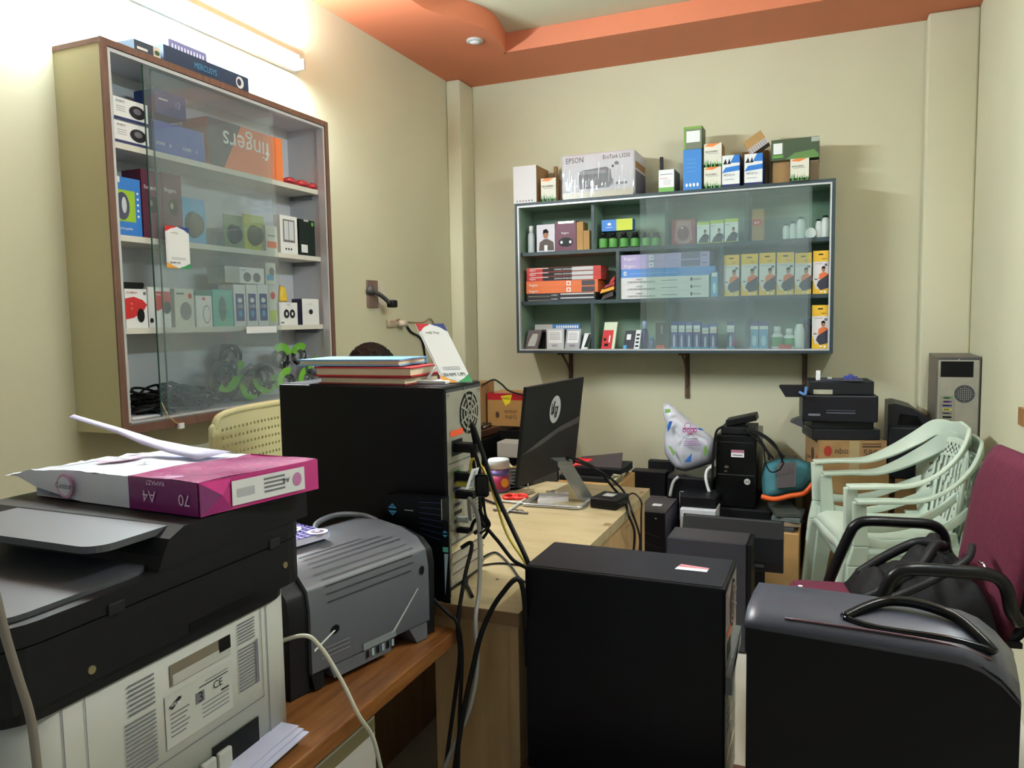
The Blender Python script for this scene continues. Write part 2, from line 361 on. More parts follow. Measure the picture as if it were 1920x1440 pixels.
F.o.z = P(333, 503, x=XF-.007).z; F.n = V((1, 0, 0)); F.u = V((0, F.u.y, 0)); F.w = F.u.length
mb = MB(); mb.box(F.o+V((-.0005, 0, 0)), F.o+F.u+F.v, WHITE); paysticker(F, mb)
T(mb.build('payment_sticker'), 'white payment sticker with coloured corners stuck on the cabinet glass', 'sticker')
# ---- things in it
def LB(name, label, cat, p0, p1, pt, zb, dep, mat, deco=None, xf=XF-.034, group=None, top=None, side=None):
    a = P(p0, pt, x=xf); b = P(p1, pt, x=xf); h = a.z-zb
    mb = MB().box((xf-dep, a.y, zb), (xf, b.y, zb+h), mat)
    F = FR((xf, a.y, zb), (0, b.y-a.y, 0), (0, 0, h))
    if deco: deco(mb, F)
    if side: mb.r(FR((xf-dep, a.y, zb), (dep, 0, 0), (0, 0, h)), 0, 0, 1, 1, side)
    o = mb.build(name); return T(o, label, cat, group)
def camdeco(mb, F):
    mb.r(F, 0, 0, 1, .14, NAVY); mb.e(F, .68, .5, .24, .30, INK); mb.e(F, .68, .55, .12, .14, INKG, 3); mb.t(F, 'ROBOT', .08, .78, .1, NAVY)
    for k in range(3): mb.r(F, .08, .6-.1*k, .35, .62-.1*k, INKG)
z = LS[3]
LB('speaker_box', 'white and navy boxed gadget with round black picture, lower of two on top shelf', 'box', 213, 277, 223, z, .12, WHITE, camdeco, group='boxed gadgets on the top shelf')
LB('speaker_box', 'white and navy boxed gadget with round black picture, upper of two on top shelf', 'box', 211, 275, 178, P(213, 222, x=XF-.034).z+.002, .12, WHITE, camdeco, group='boxed gadgets on the top shelf')
def core(txt):
    def f(mb, F): mb.r(F, 0, 0, 1, 1, M(48, 84, 178)); mb.t(F, 'CORE', .12, .24, .1, WHITE, wmax=.5); mb.t(F, txt, .62, .24, .1, WHITE, wmax=.3); mb.r(F, .1, .15, .5, .17, LILAC)
    return f
LB('processor_box', 'blue processor box reading CORE i5 beside the white boxes', 'box', 283, 333, 222, z, .1, DBLUE, core('i5'))
LB('processor_box', 'blue processor box reading CORE i5 beside the orange box', 'box', 334, 381, 236, z, .1, DBLUE, core('i5'))
LB('processor_box', 'blue processor box resting on top of the other blue boxes', 'box', 290, 346, 165, P(290, 217, x=XF-.05).z+.012, .09, DBLUE, lambda mb, F: (mb.t(F, 'i3', .65, .4, .3, LILAC), mb.r(F, .1, .6, .4, .66, WHITE)), xf=XF-.05)
def fing(mb, F):
    mb.r(F, 0, 0, 1, 1, ORG); mb.pg(F, [(0, .0), (.0, 1), (.42, 1), (.18, 0)], M(50, 48, 62), 2)
    mb.t(F, 'fingers', .80, .80, .42, WHITE, 4, rot=180, wmax=.62)
    mb.r(F, .9, 0, 1, 1, M(240, 130, 70), 2)
LB('orange_gadget_box', 'long orange box with upside-down white lettering on the top shelf', 'box', 388, 526, 217, z, .11, ORG, fing)
for k in range(3):
    a = P(537+22*k, 330, x=XF-.07)
    mb = MB().pillow([(XF-.09, a.y-.03, z+.004), (XF-.09, a.y+.03, z+.004), (XF-.04, a.y+.028, z+.012), (XF-.04, a.y-.028, z+.012)], (0, 0, 1), .022, M(206, 60, 70, .3), back=.1, wob=.003, seed=k)
    T(mb.build('red_packet'), ['red plastic packet touching the long orange box', 'middle red plastic packet of three on the top shelf', 'red plastic packet nearest the right wall of the cabinet'][k], 'packet', 'red packets on the top shelf')
z = LS[2]
def mouse_window(mb, F):
    mb.r(F, .08, .24, .78, .78, M(150, 190, 40)); mb.e(F, .30, .50, .26, .24, M(70, 76, 100, .25), 3); mb.e(F, .36, .52, .09, .14, M(200, 205, 215, .2), 4)
    mb.r(F, -.0, .9, .25, 1, WHITE, 2); mb.t(F, 'IVI', .02, .925, .05, INK); mb.t(F, 'Rechargeable', .1, .1, .04, WHITE, wmax=.7)
    for k in range(5): mb.e(F, .88, .75-.1*k, .04, .022, WHITE)
LB('mouse_box', 'bright blue mouse box with green window at the left end of its shelf', 'box', 210, 261, 328, z, .08, BLUE, mouse_window)
def mar(txt):
    def f(mb, F): mb.t(F, txt, .1, .72, .06, WHITE, wmax=.8); mb.e(F, .55, .5, .26, .12, BLACK); mb.e(F, .45, .52, .08, .05, CHROME, 3)
    return f
LB('maroon_gadget_box', 'maroon mouse box with white brand lettering beside the blue box', 'box', 263, 301, 316, z, .08, MAROON, mar('fingers'))
LB('maroon_gadget_box', 'maroon mouse box seen through the cabinet glass', 'box', 302, 338, 322, z, .08, MAROON, mar('fingers'))
def blister(p0, p1, pt, card, body, label, s):
    a = P(p0, pt, x=XF-.05); b = P(p1, pt, x=XF-.05); w_ = b.y-a.y; h = a.z-LS[2]; c_ = V((XF-.05, (a.y+b.y)/2, LS[2]))
    t = thing('blister_pack', label, 'blister pack', c_)
    MB().box((XF-.056, a.y, LS[2]), (XF-.053, b.y, LS[2]+h), card).build('card', t)
    pts = [(XF-.053, c_.y+.36*w_*math.cos(q_), LS[2]+h*.42+h*.3*math.sin(q_)) for q_ in [2*math.pi*i/16 for i in range(16)]]
    MB().pillow(pts, (1, 0, 0), .03, body, back=0).build('mouse', t)
blister(338, 384, 368, CYAN, M(88, 84, 74, .25), 'hanging mouse pack with grey mouse on blue card', 1)
blister(420, 455, 400, M(110, 130, 90), M(40, 44, 40, .25), 'mouse pack with dark mouse on dull green card', 2)
blister(457, 495, 400, M(170, 180, 60), M(70, 74, 50, .25), 'mouse pack with dark mouse on yellow green card', 3)
LB('gadget_box', 'small beige and orange box left of the white framed box', 'box', 497, 519, 422, z, .05, OFFW, lambda mb, F: (mb.r(F, .1, .15, .9, .4, ORG), mb.r(F, .15, .6, .8, .64, INKG)))
def phonebox(mb, F): mb.r(F, .16, .3, .84, .9, INKG); mb.r(F, .22, .36, .78, .86, M(205, 208, 214), 2); mb.r(F, .46, .36, .49, .86, INKG, 3); [mb.e(F, .3+.15*k, .12, .04, .03, INK) for k in range(3)]
LB('charger_box', 'white box with a dark framed picture leaning on the third shelf', 'box', 524, 556, 402, z, .03, WHITE, phonebox)
LB('drive_box', 'black box with a small white label beside the white framed box', 'box', 560, 589, 410, z, .05, M(22, 34, 32), lambda mb, F: (mb.r(F, .1, .08, .5, .3, WHITE), mb.e(F, .85, .9, .08, .06, GREEN), mb.r(F, .3, .95, .6, 1.0, LGREY)))
z = LS[1]
def redmouse(mb, F):
    mb.pg(F, [(0, .22), (.35, .26), (.8, .42), (1, .6), (.8, .72), (.4, .8), (0, .75)], RED); mb.e(F, .68, .32, .17, .18, BLACK, 3); mb.e(F, .28, .5, .06, .03, ORG, 3); mb.e(F, .28, .62, .06, .03, ORG, 3)
    mb.t(F, 'ALLVERTEX', .06, .88, .05, RED, wmax=.5); mb.r(F, .84, .85, .96, .93, INKG)
LB('mouse_box', 'white mouse box with red swoosh partly behind the cabinet edge', 'box', 222, 232, 541, z, .09, WHITE, redmouse, group=None)
LB('mouse_box', 'white mouse box with red swoosh and black mouse picture', 'box', 233, 274, 541, z, .09, WHITE, redmouse)
LB('mouse_box', 'white and red mouse box standing just left of the glass edge', 'box', 276, 318, 538, z, .09, WHITE, lambda mb, F: (mb.pg(F, [(.3, .9), (.3, .4), (1, .55), (1, .9)], RED), mb.e(F, .8, .5, .2, .16, BLACK, 3), mb.e(F, .12, .18, .08, .06, BLACK), mb.t(F, 'mini', .36, .8, .06, WHITE)))
a = P(228, 536, x=XF-.06)
T(MB().box((XF-.12, a.y-.02, P(228, 541, x=XF-.034).z+.003), (XF-.05, a.y+.075, P(228, 528, x=XF-.05).z), BLACK, .004).build('black_case'), 'flat black case lying on top of the white mouse boxes', 'case')
rd = lambda c1, c2: (lambda mb, F: (mb.e(F, .55, .42, .3, .24, c1), mb.e(F, .8, .82, .1, .07, c2), mb.r(F, .1, .85, .5, .9, INKG)))
LB('webcam_box', 'pale box with a round grey picture behind the glass', 'box', 326, 362, 541, z, .08, OFFW, rd(GREY, RED))
LB('webcam_box', 'small white box with an outlined round picture behind the glass', 'box', 366, 396, 554, z, .08, WHITE, lambda mb, F: (mb.e(F, .65, .4, .24, .3, GREY), mb.e(F, .65, .4, .2, .26, WHITE, 3), mb.e(F, .5, .9, .1, .05, RED)))
LB('gadget_box', 'turquoise box with grey oval behind the glass', 'box', 398, 435, 543, z, .09, TEAL, lambda mb, F: mb.e(F, .45, .48, .2, .34, M(80, 120, 120)))
for k, (a_, b_) in enumerate(((437, 459), (461, 481), (482, 502))):
    LB('adapter_box', ['white and blue upright box just right of the turquoise box', 'middle one of three white and blue upright boxes', 'white and blue upright box under the small portrait card'][k], 'box', a_, b_, 533, z, .07, WHITE,
       lambda mb, F: (mb.r(F, .14, .12, .86, .78, DBLUE), mb.e(F, .5, .62, .2, .06, WHITE), mb.e(F, .5, .3, .16, .08, CYAN), mb.t(F, 'USB', .25, .44, .08, WHITE, wmax=.5)), group='upright white and blue boxes')
LB('adapter_box', 'narrow yellow and white box at the end of the upright boxes', 'box', 503, 518, 540, z, .05, OFFW, lambda mb, F: (mb.r(F, .1, .1, .9, .4, LIME), mb.e(F, .5, .8, .3, .1, RED)))
za = P(470, 533, x=XF-.034).z+.002
LB('headset_box', 'grey and white box with two round pictures lying on the upright boxes', 'box', 421, 494, 498, za, .08, LGREY, lambda mb, F: (mb.r(F, .36, 0, 1, 1, WHITE), mb.e(F, .55, .4, .1, .3, INKG), mb.e(F, .8, .4, .1, .3, INKG), mb.t(F, 'digital', .4, .78, .12, BLUE)))
LB('portrait_card', 'small upright box with a dark portrait above the narrow yellow box', 'box', 497, 516, 492, za, .03, OFFW, lambda mb, F: (mb.e(F, .6, .6, .26, .2, INKG), mb.r(F, .1, .2, .8, .45, CYAN)))
LB('camera_box', 'white box with two dark rounded rectangles on the right of its shelf', 'box', 523, 557, 567, z, .07, WHITE, lambda mb, F: (mb.e(F, .38, .5, .15, .2, INK), mb.e(F, .38, .5, .05, .08, WHITE, 3), mb.e(F, .7, .5, .15, .2, INK), mb.e(F, .7, .5, .05, .08, WHITE, 3), mb.r(F, .06, .08, .25, .14, INKG), mb.t(F, 'TYPE', .4, .86, .07, INKG)))
LB('drive_box', 'white box with tiny dark dome picture at the right end of its shelf', 'box', 566, 597, 560, z, .05, WHITE, lambda mb, F: (mb.e(F, .5, .5, .12, .1, INK), mb.t(F, 'airtel', .4, .78, .05, INKG)), side=M(50, 50, 84))
a = P(532, 545, x=XF-.06); zt = P(540, 567, x=XF-.034).z+.003
T(MB().pillow([(XF-.07, a.y-.025, zt), (XF-.07, a.y+.025, zt), (XF-.07, a.y+.012, zt+.06), (XF-.07, a.y-.012, zt+.065)], (1, 0, 0), .014, M(226, 190, 60), wob=.003).build('yellow_packet'), 'small yellow packet standing on the white camera box', 'packet')
# strip of old white tape on the glass
a = P(462, 612, x=XF-.007); b = P(519, 625, x=XF-.007)
T(MB().box((XF-.008, a.y, b.z+.003), (XF-.007, b.y, a.z-.001), PAPER).build('tape_strip'), 'torn strip of white tape on the cabinet glass above the bottom shelf', 'tape')
# bottom compartment: cable heap, paper stack and green-labelled bags
z = LS[0]
rnd = random.Random(3)
a = P(240, 720, x=XF-.1); b = P(385, 720, x=XF-.1); mb = MB()
for k in range(64):
    cy = rnd.uniform(a.y+.02, b.y+.02); cz = z+.012+rnd.uniform(0, .075)*max(.25, 1-((cy-(a.y+.12))/.25)**2); cx = rnd.uniform(XF-.13, XF-.07); rr = rnd.uniform(.025, .048)
    ax = V((rnd.uniform(-.4, .4), rnd.uniform(-.6, .6), 1)).normalized(); u_ = ax.orthogonal().normalized(); v_ = ax.cross(u_)
    pts = [V((cx, cy, cz))+(u_*math.cos(t)+v_*math.sin(t))*rr for t in [i*2*math.pi/9 for i in range(10)]]
    for p in pts: p.x = min(max(p.x, X0+.02), XF-.04); p.z = max(p.z, z+.006)
    mb.tube(pts, .0042, RUBBER if k % 3 else M(34, 34, 42, .3), 6, 4)
o = mb.build('cable_heap'); T(o, 'tangled heap of black cables on the cabinet floor', 'cables'); o['kind'] = 'stuff'
mb = MB(); a = P(240, 780, x=XF-.06)
for k in range(4): mb.box((XF-.12, a.y-.005+.003*k, z+.0012*k), (XF-.035-.004*k, a.y+.10, z+.0012*(k+1)), PAPER)
mb.prism([(XF-.10, a.y-.004, z+.005), (XF-.05, a.y-.004, z+.005), (XF-.09, a.y+.012, z+.07)], (0, .001, 0), PAPER)
T(mb.build('paper_stack'), 'few white paper sheets under the cable heap', 'paper')
BAGL = ['lowest in the middle of the heap', 'at the left end of the heap', 'lowest at the right of the heap', 'topmost at the left of the heap', 'half way up in the middle', 'lying right of the middle one', 'topmost in the middle of the heap', 'topmost at the right of the heap', 'farthest right beside the cabinet side', 'low at the right behind the books', 'just above the lowest middle bag']
bags = [(430, 742, 60, 1), (410, 700, 55, 2), (478, 742, 62, 3), (440, 668, 50, 4), (492, 705, 55, 5), (530, 720, 48, 6), (528, 672, 50, 7), (565, 668, 46, 8), (590, 690, 42, 9), (572, 712, 46, 10), (468, 720, 46, 11)]
for (px, py, w_, sd) in bags:
    rnd = random.Random(sd); c_ = P(px, py, x=XF-.085); c_.x += rnd.uniform(-.03, .025); hw = w_*.00125
    c_.z = max(c_.z, z+hw*.9)
    pts = [c_+V((rnd.uniform(-.012, .012), hw*math.cos(t)*rnd.uniform(.8, 1.15), hw*.85*math.sin(t)*rnd.uniform(.8, 1.1))) for t in [i*2*math.pi/11 for i in range(11)]]
    t_ = thing('cable_bag', 'clear cable bag with green label, '+BAGL[sd-1], 'bag', c_, 'green labelled cable bags on the cabinet floor')
    MB().pillow(pts, (1, .1, .2), .02, FILM, back=.6, wob=.004, seed=sd).build('plastic_bag', t_)
    mb = MB()
    n0 = rnd.uniform(0, 6); na = rnd.choice((8, 10, 12)); arc = [c_+V((.012, hw*.5*math.cos(n0+i*.28), hw*.5*math.sin(n0+i*.28))) for i in range(na)]; arc2 = [c_+V((.012, hw*1.05*math.cos(n0+i*.28), hw*.98*math.sin(n0+i*.28))) for i in range(na)]
    for i in range(na-1): mb.prism([arc[i], arc2[i], arc2[i+1], arc[i+1]], (.0015, 0, 0), M(116, 186, 58, .35))
    mb.build('label_ring', t_)
    if sd % 2: MB().pillow([c_+V((.010, hw*rnd.uniform(-.6, .6), hw*rnd.uniform(-.5, .6))), c_+V((.010, hw*.9, -hw*.3)), c_+V((.012, hw*.3, -hw*.8)), c_+V((.012, -hw*.5, -hw*.5))], (1, 0, 0), .006, M(34, 36, 40, .35), wob=.003, seed=sd).build('dark_plug', t_)
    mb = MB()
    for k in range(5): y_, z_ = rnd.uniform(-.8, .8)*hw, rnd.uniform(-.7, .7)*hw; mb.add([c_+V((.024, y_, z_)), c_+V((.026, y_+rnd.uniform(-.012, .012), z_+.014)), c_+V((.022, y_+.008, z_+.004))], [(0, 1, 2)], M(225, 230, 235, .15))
    mb.build('painted_glint', t_)  # near-white shards paint highlights onto the clear film
    MB().tube([c_+V((0, hw*.4*math.cos(t), hw*.4*math.sin(t))) for t in [i*.7 for i in range(12)]]+[c_+V((.006, hw*.7*math.cos(t), hw*.55*math.sin(t))) for t in [i*.8+.3 for i in range(10)]], .006, RUBBER, 6, 3).build('coiled_cable', t_)
# wire with a plug hanging over the cabinet edge
pts = [P(302, 752, x=XF-.02), P(308, 765, x=XF+.008), P(318, 782, x=XF+.012), P(338, 798, x=XF+.014)]
t_ = thing('loose_wire', 'thin cream wire with a white plug hanging over the cabinet edge', 'wire', pts[-1])
MB().tube(pts, .0016, M(200, 170, 120)).build('wire', t_)
c_ = pts[-1]; MB().box(c_+V((-.004, -.008, -.010)), c_+V((.006, .012, .008)), WHITE, .001).build('plug', t_)
# on top of the cabinet
z = Z1+.002
def TB(name, label, p0, p1, pt, dep, mat, deco=None, xf=XF-.01, zb=z):
    a = P(p0, 200, x=xf); b = P(p1, 200, x=xf); h = P((p0+p1)/2, pt, x=xf).z-zb
    mb = MB().box((xf-dep, a.y, zb), (xf, b.y, zb+h), mat); F = FR((xf, a.y, zb), (0, b.y-a.y, 0), (0, 0, h))
    if deco: deco(mb, F)
    return T(mb.build(name), label, 'box')
TB('router_box', 'long dark blue box with cyan lettering lying on the left cabinet', 312, 468, 116, .10, M(24, 50, 84), lambda mb, F: (mb.t(F, 'MERCUSYS', .33, .34, .34, CYAN, wmax=.26), mb.e(F, .88, .5, .05, .36, WHITE), mb.e(F, .87, .5, .028, .22, M(24, 50, 84), 3)))
TB('router_box', 'dark box with white and green end at the near end of the cabinet top', 258, 306, 84, .12, M(40, 60, 80), lambda mb, F: (mb.r(F, .72, 0, 1, 1, OFFW), mb.e(F, .86, .5, .1, .2, DGREEN, 3), mb.r(F, .1, .3, .5, .5, WHITE)))
TB('router_box', 'striped box behind the long dark blue box on the cabinet', 322, 392, 88, .06, M(90, 96, 124), lambda mb, F: [mb.r(F, .08*k, .1, .08*k+.03, .9, WHITE) for k in range(1, 12)], xf=XF-.125)
a = P(187, 30, x=XL+.01); b = P(201, 30, x=XL+.01)
T(MB().box((XL, a.y, Z1+.01), (XL+.014, b.y, ZC-.002), M(168, 178, 196, .5), .002).build('wiring_conduit'), 'thin pale wiring strip running up the wall above the left cabinet', 'conduit')
# wall fitting: plate with dangling black plug, white patch, socket
a = P(686, 525, x=XL); b = P(706, 577, x=XL)
pl = thing('switch_plate', 'brown switch plate on the left wall with a black cable end', 'switch plate', (XL, a.y, b.z))
MB().box((XL, a.y, b.z), (XL+.012, b.y, a.z), M(120, 98, 90)).build('plate', pl)
q0 = P(694, 545, x=XL+.012)
MB().tube([q0, P(708, 550, x=XL+.04), P(722, 560, x=XL+.06), P(730, 568, x=XL+.07)], .011, M(50, 50, 52), 10).build('cable', pl)
MB().lathe(q0-V((0, 0, .02)), [(.02, 0), (.024, .02), (.014, .045)], M(60, 58, 58)).build('grommet', pl)
c_ = P(735, 570, x=XL+.075)
mb = MB().box(c_+V((-.02, -.022, -.018)), c_+V((.02, .026, .02)), BLACK, .008, 3)
for dz in (-.01, .006): mb.cyl(c_+V((0, .02, dz)), c_+V((0, .045, dz+.002)), .004, .004, BLACK, 8)
mb.build('plug', pl)
mb = MB(); F = FR((XL+.001, P(706, 525, x=XL).y, b.z-.005), (0, .1, 0), (0, 0, a.z-b.z)); mb.prism([F.p(0, 0), F.p(.7, .0), F.p(.85, .4), F.p(.55, 1), F.p(.35, .95), F.p(0, .4)], (.002, 0, 0), M(214, 206, 190, .9))
T(mb.build('plaster_patch'), 'pale patch of bare plaster beside the brown switch plate', 'plaster patch')
c_ = P(727, 606, x=XL+.01)
sk = thing('broken_socket', 'broken wall socket with loose wires on the left wall', 'socket', c_)
MB().box(c_+V((-.01, 0, -.022)), c_+V((.012, .07, .018)), M(180, 164, 140), .006, 2).build('socket_box', sk)
MB().lathe(c_+V((.012, .12, -.02)), [(.03, 0), (.03, .03), (.01, .035)], M(190, 176, 160)).build('holder', sk)
MB().tube([c_+V((.01, .1, .02)), P(745, 602, x=XL+.02), P(790, 605, x=XL+.01), P(808, 598, x=XL+.01), P(820, 625, x=XL+.01)], .0035, M(150, 120, 90)).build('wire', sk)
MB().tube([P(760, 604, x=XL+.01), P(770, 622, x=XL+.01), P(792, 640, x=XL+.01), P(800, 700, x=XL+.01)], .006, BLACK).build('cable', sk)
a = P(800, 683, x=XL+.02); b = P(850, 716, x=XL+.02)
T(MB().box((XL, a.y, b.z), (XL+.06, b.y, a.z), DWOOD, .004).box((XL+.06, a.y+.06, b.z+.02), (XL+.064, b.y-.06, a.z-.03), OFFW).build('wooden_switch_box'), 'brown wooden box on the left wall low beside the corner', 'switch box')
a = P(1914, 770, x=XR-.01)
T(MB().box((XR-.012, a.y-.04, a.z-.05), (XR, a.y+.03, a.z+.01), M(150, 104, 60)).build('wall_socket'), 'small brown wall socket at the right wall', 'socket')
# ================================================================ back display cabinet
BX0, BX1, BY0, BY1, BZ0, BZ1 = -1.656, 0.006, 4.03, YB, 1.172, 2.010
bc = thing('display_cabinet', 'wide dark teal wall cabinet with green inside and sliding glass on the back wall', 'cabinet', ((BX0+BX1)/2, (BY0+BY1)/2, BZ0))
for nm, a, b in (('side_panel', (BX0, BY0, BZ0), (BX0+.018, BY1, BZ1)), ('side_panel', (BX1-.018, BY0, BZ0), (BX1, BY1, BZ1)), ('top_panel', (BX0+.018, BY0, BZ1-.02), (BX1-.018, BY1, BZ1)), ('bottom_panel', (BX0+.018, BY0, BZ0), (BX1-.018, BY1, BZ0+.016))):
    MB().box(a, b, CABD).build(nm, bc)
MB().box((BX0+.018, BY1-.006, BZ0+.016), (BX1-.018, BY1-.001, BZ1-.02), CABG).build('back_panel', bc)
l = MB().box((BX0+.018, BY0+.02, BZ0+.016), (BX0+.021, BY1-.006, BZ1-.02), CABG).box((BX1-.021, BY0+.02, BZ0+.016), (BX1-.018, BY1-.006, BZ1-.02), CABG)
l.box((BX0+.021, BY0+.02, BZ0+.016), (BX1-.021, BY1-.006, BZ0+.02), CABG).box((BX0+.021, BY0+.02, BZ1-.023), (BX1-.021, BY1-.006, BZ1-.02), CABG).build('lining', bc)
e = MB()
for a, b in (((BX0+.016, BY0-.002, BZ0+.014), (BX0+.024, BY0+.02, BZ1-.016)), ((BX1-.024, BY0-.002, BZ0+.014), (BX1-.016, BY0+.02, BZ1-.016)), ((BX0+.024, BY0-.002, BZ0+.014), (BX1-.024, BY0+.02, BZ0+.022)), ((BX0+.024, BY0-.002, BZ1-.024), (BX1-.024, BY0+.02, BZ1-.016))): e.box(a, b, ALU)
lab(e.build('sliding_channel', bc), 'white aluminium channel')
Z1S, Z2S, Z3S = 1.737, 1.462, 1.193
for z in (Z1S, Z2S): MB().box((BX0+.021, BY0+.035, z-.018), (BX1-.021, BY1-.006, z), CABG).box((BX0+.021, BY0+.028, z-.019), (BX1-.021, BY0+.035, z+.001), CABD).build('shelf', bc)
for px, za, zb in ((1112, Z1S, BZ1-.023), (1250, Z1S, BZ1-.023), (1399, Z1S, BZ1-.023), (1158, Z2S, Z1S-.019), (1352, Z2S, Z1S-.019), (1110, Z3S, Z2S-.019), (1251, Z3S, Z2S-.019), (1402, Z3S, Z2S-.019)):
    x = P(px, 500, y=BY0+.03).x
    MB().box((x-.008, BY0+.036, za), (x+.008, BY1-.006, zb), CABG).box((x-.0085, BY0+.029, za), (x+.0085, BY0+.036, zb), CABD).build('divider', bc)
for k, (pa, pb) in enumerate(((1200, 1516), (1212, 1521))):
    y = BY0+.003+.008*k; xa = P(pa, 500, y=y).x; xb = P(pb, 500, y=y).x
    MB().box((xa, y, BZ0+.022), (xb, y+.004, BZ1-.024), GLASS).build('glass_pane', bc)
# angle brackets under it
for i, px in enumerate((1050, 1277, 1507)):
    x = P(px, 665, y=BY0+.05).x
    t_ = thing('shelf_bracket', ['rusty bracket under the left end of the back cabinet', 'rusty bracket under the middle of the back cabinet', 'rusty bracket under the right end of the back cabinet'][i], 'bracket', (x, BY1, BZ0-.02), 'brackets under the back cabinet')
    RUST = M(92, 70, 56, .8, var=.2, scale=40)
    MB().box((x-.012, BY1-.01, BZ0-.26), (x+.012, BY1, BZ0-.005), RUST).build('wall_leg', t_)
    MB().box((x-.012, BY0+.04, BZ0-.012), (x+.012, BY1-.01, BZ0-.002), RUST).build('arm', t_)
    MB().tube([(x, BY0+.09, BZ0-.012), (x, BY1-.04, BZ0-.10), (x, BY1-.008, BZ0-.20)], .007, RUST, 6).build('brace', t_)
# ---- boxes and bottles
def BB(name, label, cat, p0, p1, pt, zb, dep, mat, deco=None, yf=BY0+.045, group=None, side=None):
    pm = (p0+p1)/2; a = P(p0, pt, y=yf); b = P(p1, pt, y=yf); h = P(pm, pt, y=yf).z-zb
    mb = MB().box((a.x, yf, zb), (b.x, yf+dep, zb+h), mat); F = FR((a.x, yf, zb), (b.x-a.x, 0, 0), (0, 0, h))
    if deco: deco(mb, F)
    if side: mb.r(FR((b.x, yf, zb), (0, dep, 0), (0, 0, h)), 0, 0, 1, 1, side)
    return T(mb.build(name), label, cat, group)
def man(mb, F, cx, cy, s, shirt, k=3):
    ar = F.w/F.h
    mb.pg(F, [(cx-s*.9, cy-s*1.9*ar), (cx-s*.8, cy-s*.9*ar), (cx-s*.2, cy-s*.5*ar), (cx+s*.3, cy-s*.5*ar), (cx+s, cy-s*.9*ar), (cx+s*1.1, cy-s*1.9*ar)], shirt, k)
    mb.e(F, cx, cy, s*.33, s*.45*ar, SKIN, k+1); mb.pg(F, [(cx-s*.36, cy+s*.1*ar), (cx-s*.3, cy+s*.6*ar), (cx+s*.1, cy+s*.75*ar), (cx+s*.4, cy+s*.4*ar), (cx+s*.3, cy+s*.15*ar), (cx, cy+s*.3*ar)], HAIR, k+2)
def BOT(name, label, pc, w, pt, zb, mat, capm, lblm=None, yf=BY0+.085, group=None, capf=.16, cat='bottle', sh=.14):
    a = P(pc, pt, y=yf); h = a.z-zb; r = w*.5*(a-CAMLOC).dot(AF)/F_PX; c_ = V((a.x, yf, zb))
    t_ = thing(name, label, cat, c_, group); hb = h*(1-capf)
    MB().lathe(c_, [(r*.92, 0), (r, h*.03), (r, hb-h*sh), (r*.8, hb-h*sh*.4), (r*.55, hb)], mat, 16).build('body', t_)
    MB().lathe(c_+V((0, 0, hb)), [(r*.62, 0), (r*.62, h*capf*.95), (r*.5, h*capf)], capm, 14).build('cap', t_)
    if lblm: MB().lathe(c_, [(r*1.01, h*.1), (r*1.015, h*.11), (r*1.015, hb-h*sh*1.3), (r*1.01, hb-h*sh*1.25)], lblm, 16).build('printed_label', t_)
    return t_
z = Z1S
BOT('spray_bottle', 'small clear bottle with white cap at the left end of the top shelf', 996, 13, 424, z, M(190, 195, 200, .15), WHITE, capf=.22)
BB('trimmer_box', 'white and lilac box with a man in a blazer on the top shelf', 'box', 1006, 1040, 421, z, .06, M(214, 208, 222), lambda mb, F: (man(mb, F, .5, .62, .42, M(70, 56, 50)), mb.r(F, .42, 0, .6, .25, WHITE, 5)))
BB('maroon_gadget_box', 'maroon boxed headset with white lettering in the wide cabinet', 'box', 1041, 1080, 415, z, .07, MAROON, lambda mb, F: (mb.e(F, .5, .3, .36, .16, BLACK), mb.e(F, .3, .3, .06, .05, WHITE, 3), mb.e(F, .72, .3, .06, .05, WHITE, 3), mb.t(F, 'fingers', .3, .58, .07, WHITE, wmax=.45), mb.r(F, .15, .93, .9, 1.0, CHROME, 2)))
BB('carton', 'tall plain brown carton beside the maroon box', 'carton', 1081, 1093, 416, z, .09, KRAFT)
BB('carton', 'short plain brown carton beside the cabinet divider', 'carton', 1094, 1105, 432, z, .09, KRAFT)
for i, px in enumerate((1131, 1150, 1170, 1191, 1212, 1231)):
    BOT('ink_bottle', ['leftmost green labelled ink bottle in its row', 'green labelled ink bottle second from the left of its row', 'green labelled ink bottle third from the left of its row', 'green labelled ink bottle just left of the glass edge', 'green labelled ink bottle just behind the glass edge', 'green labelled ink bottle at the right end of its row'][i], px, 17, 436, z, M(24, 26, 26, .3), M(30, 26, 32, .4), M(84, 150, 70, .5), group='green labelled ink bottles', capf=.2)
zt = P(1156, 434, y=BY0+.06).z
BB('cartridge_box', 'half blue half yellow box lying across the green labelled bottles', 'box', 1128, 1186, 411, P(1131, 436, y=BY0+.085).z+.001, .06, BLUE, lambda mb, F: (mb.r(F, .48, 0, 1, 1, LIME), mb.e(F, .25, .6, .06, .12, WHITE), mb.r(F, .15, .3, .35, .34, WHITE)))
BB('mouse_box', 'dark red mouse box behind the glass in the wide cabinet', 'box', 1259, 1304, 411, z, .07, M(140, 40, 48, .4), lambda mb, F: (mb.pg(F, [(.2, .95), (.12, .2), (.3, .05), (.7, .05), (.88, .2), (.8, .95)], M(170, 120, 120, .3)), mb.e(F, .5, .45, .24, .3, M(110, 24, 34, .3), 3), mb.e(F, .45, .66, .04, .04, WHITE, 4)))
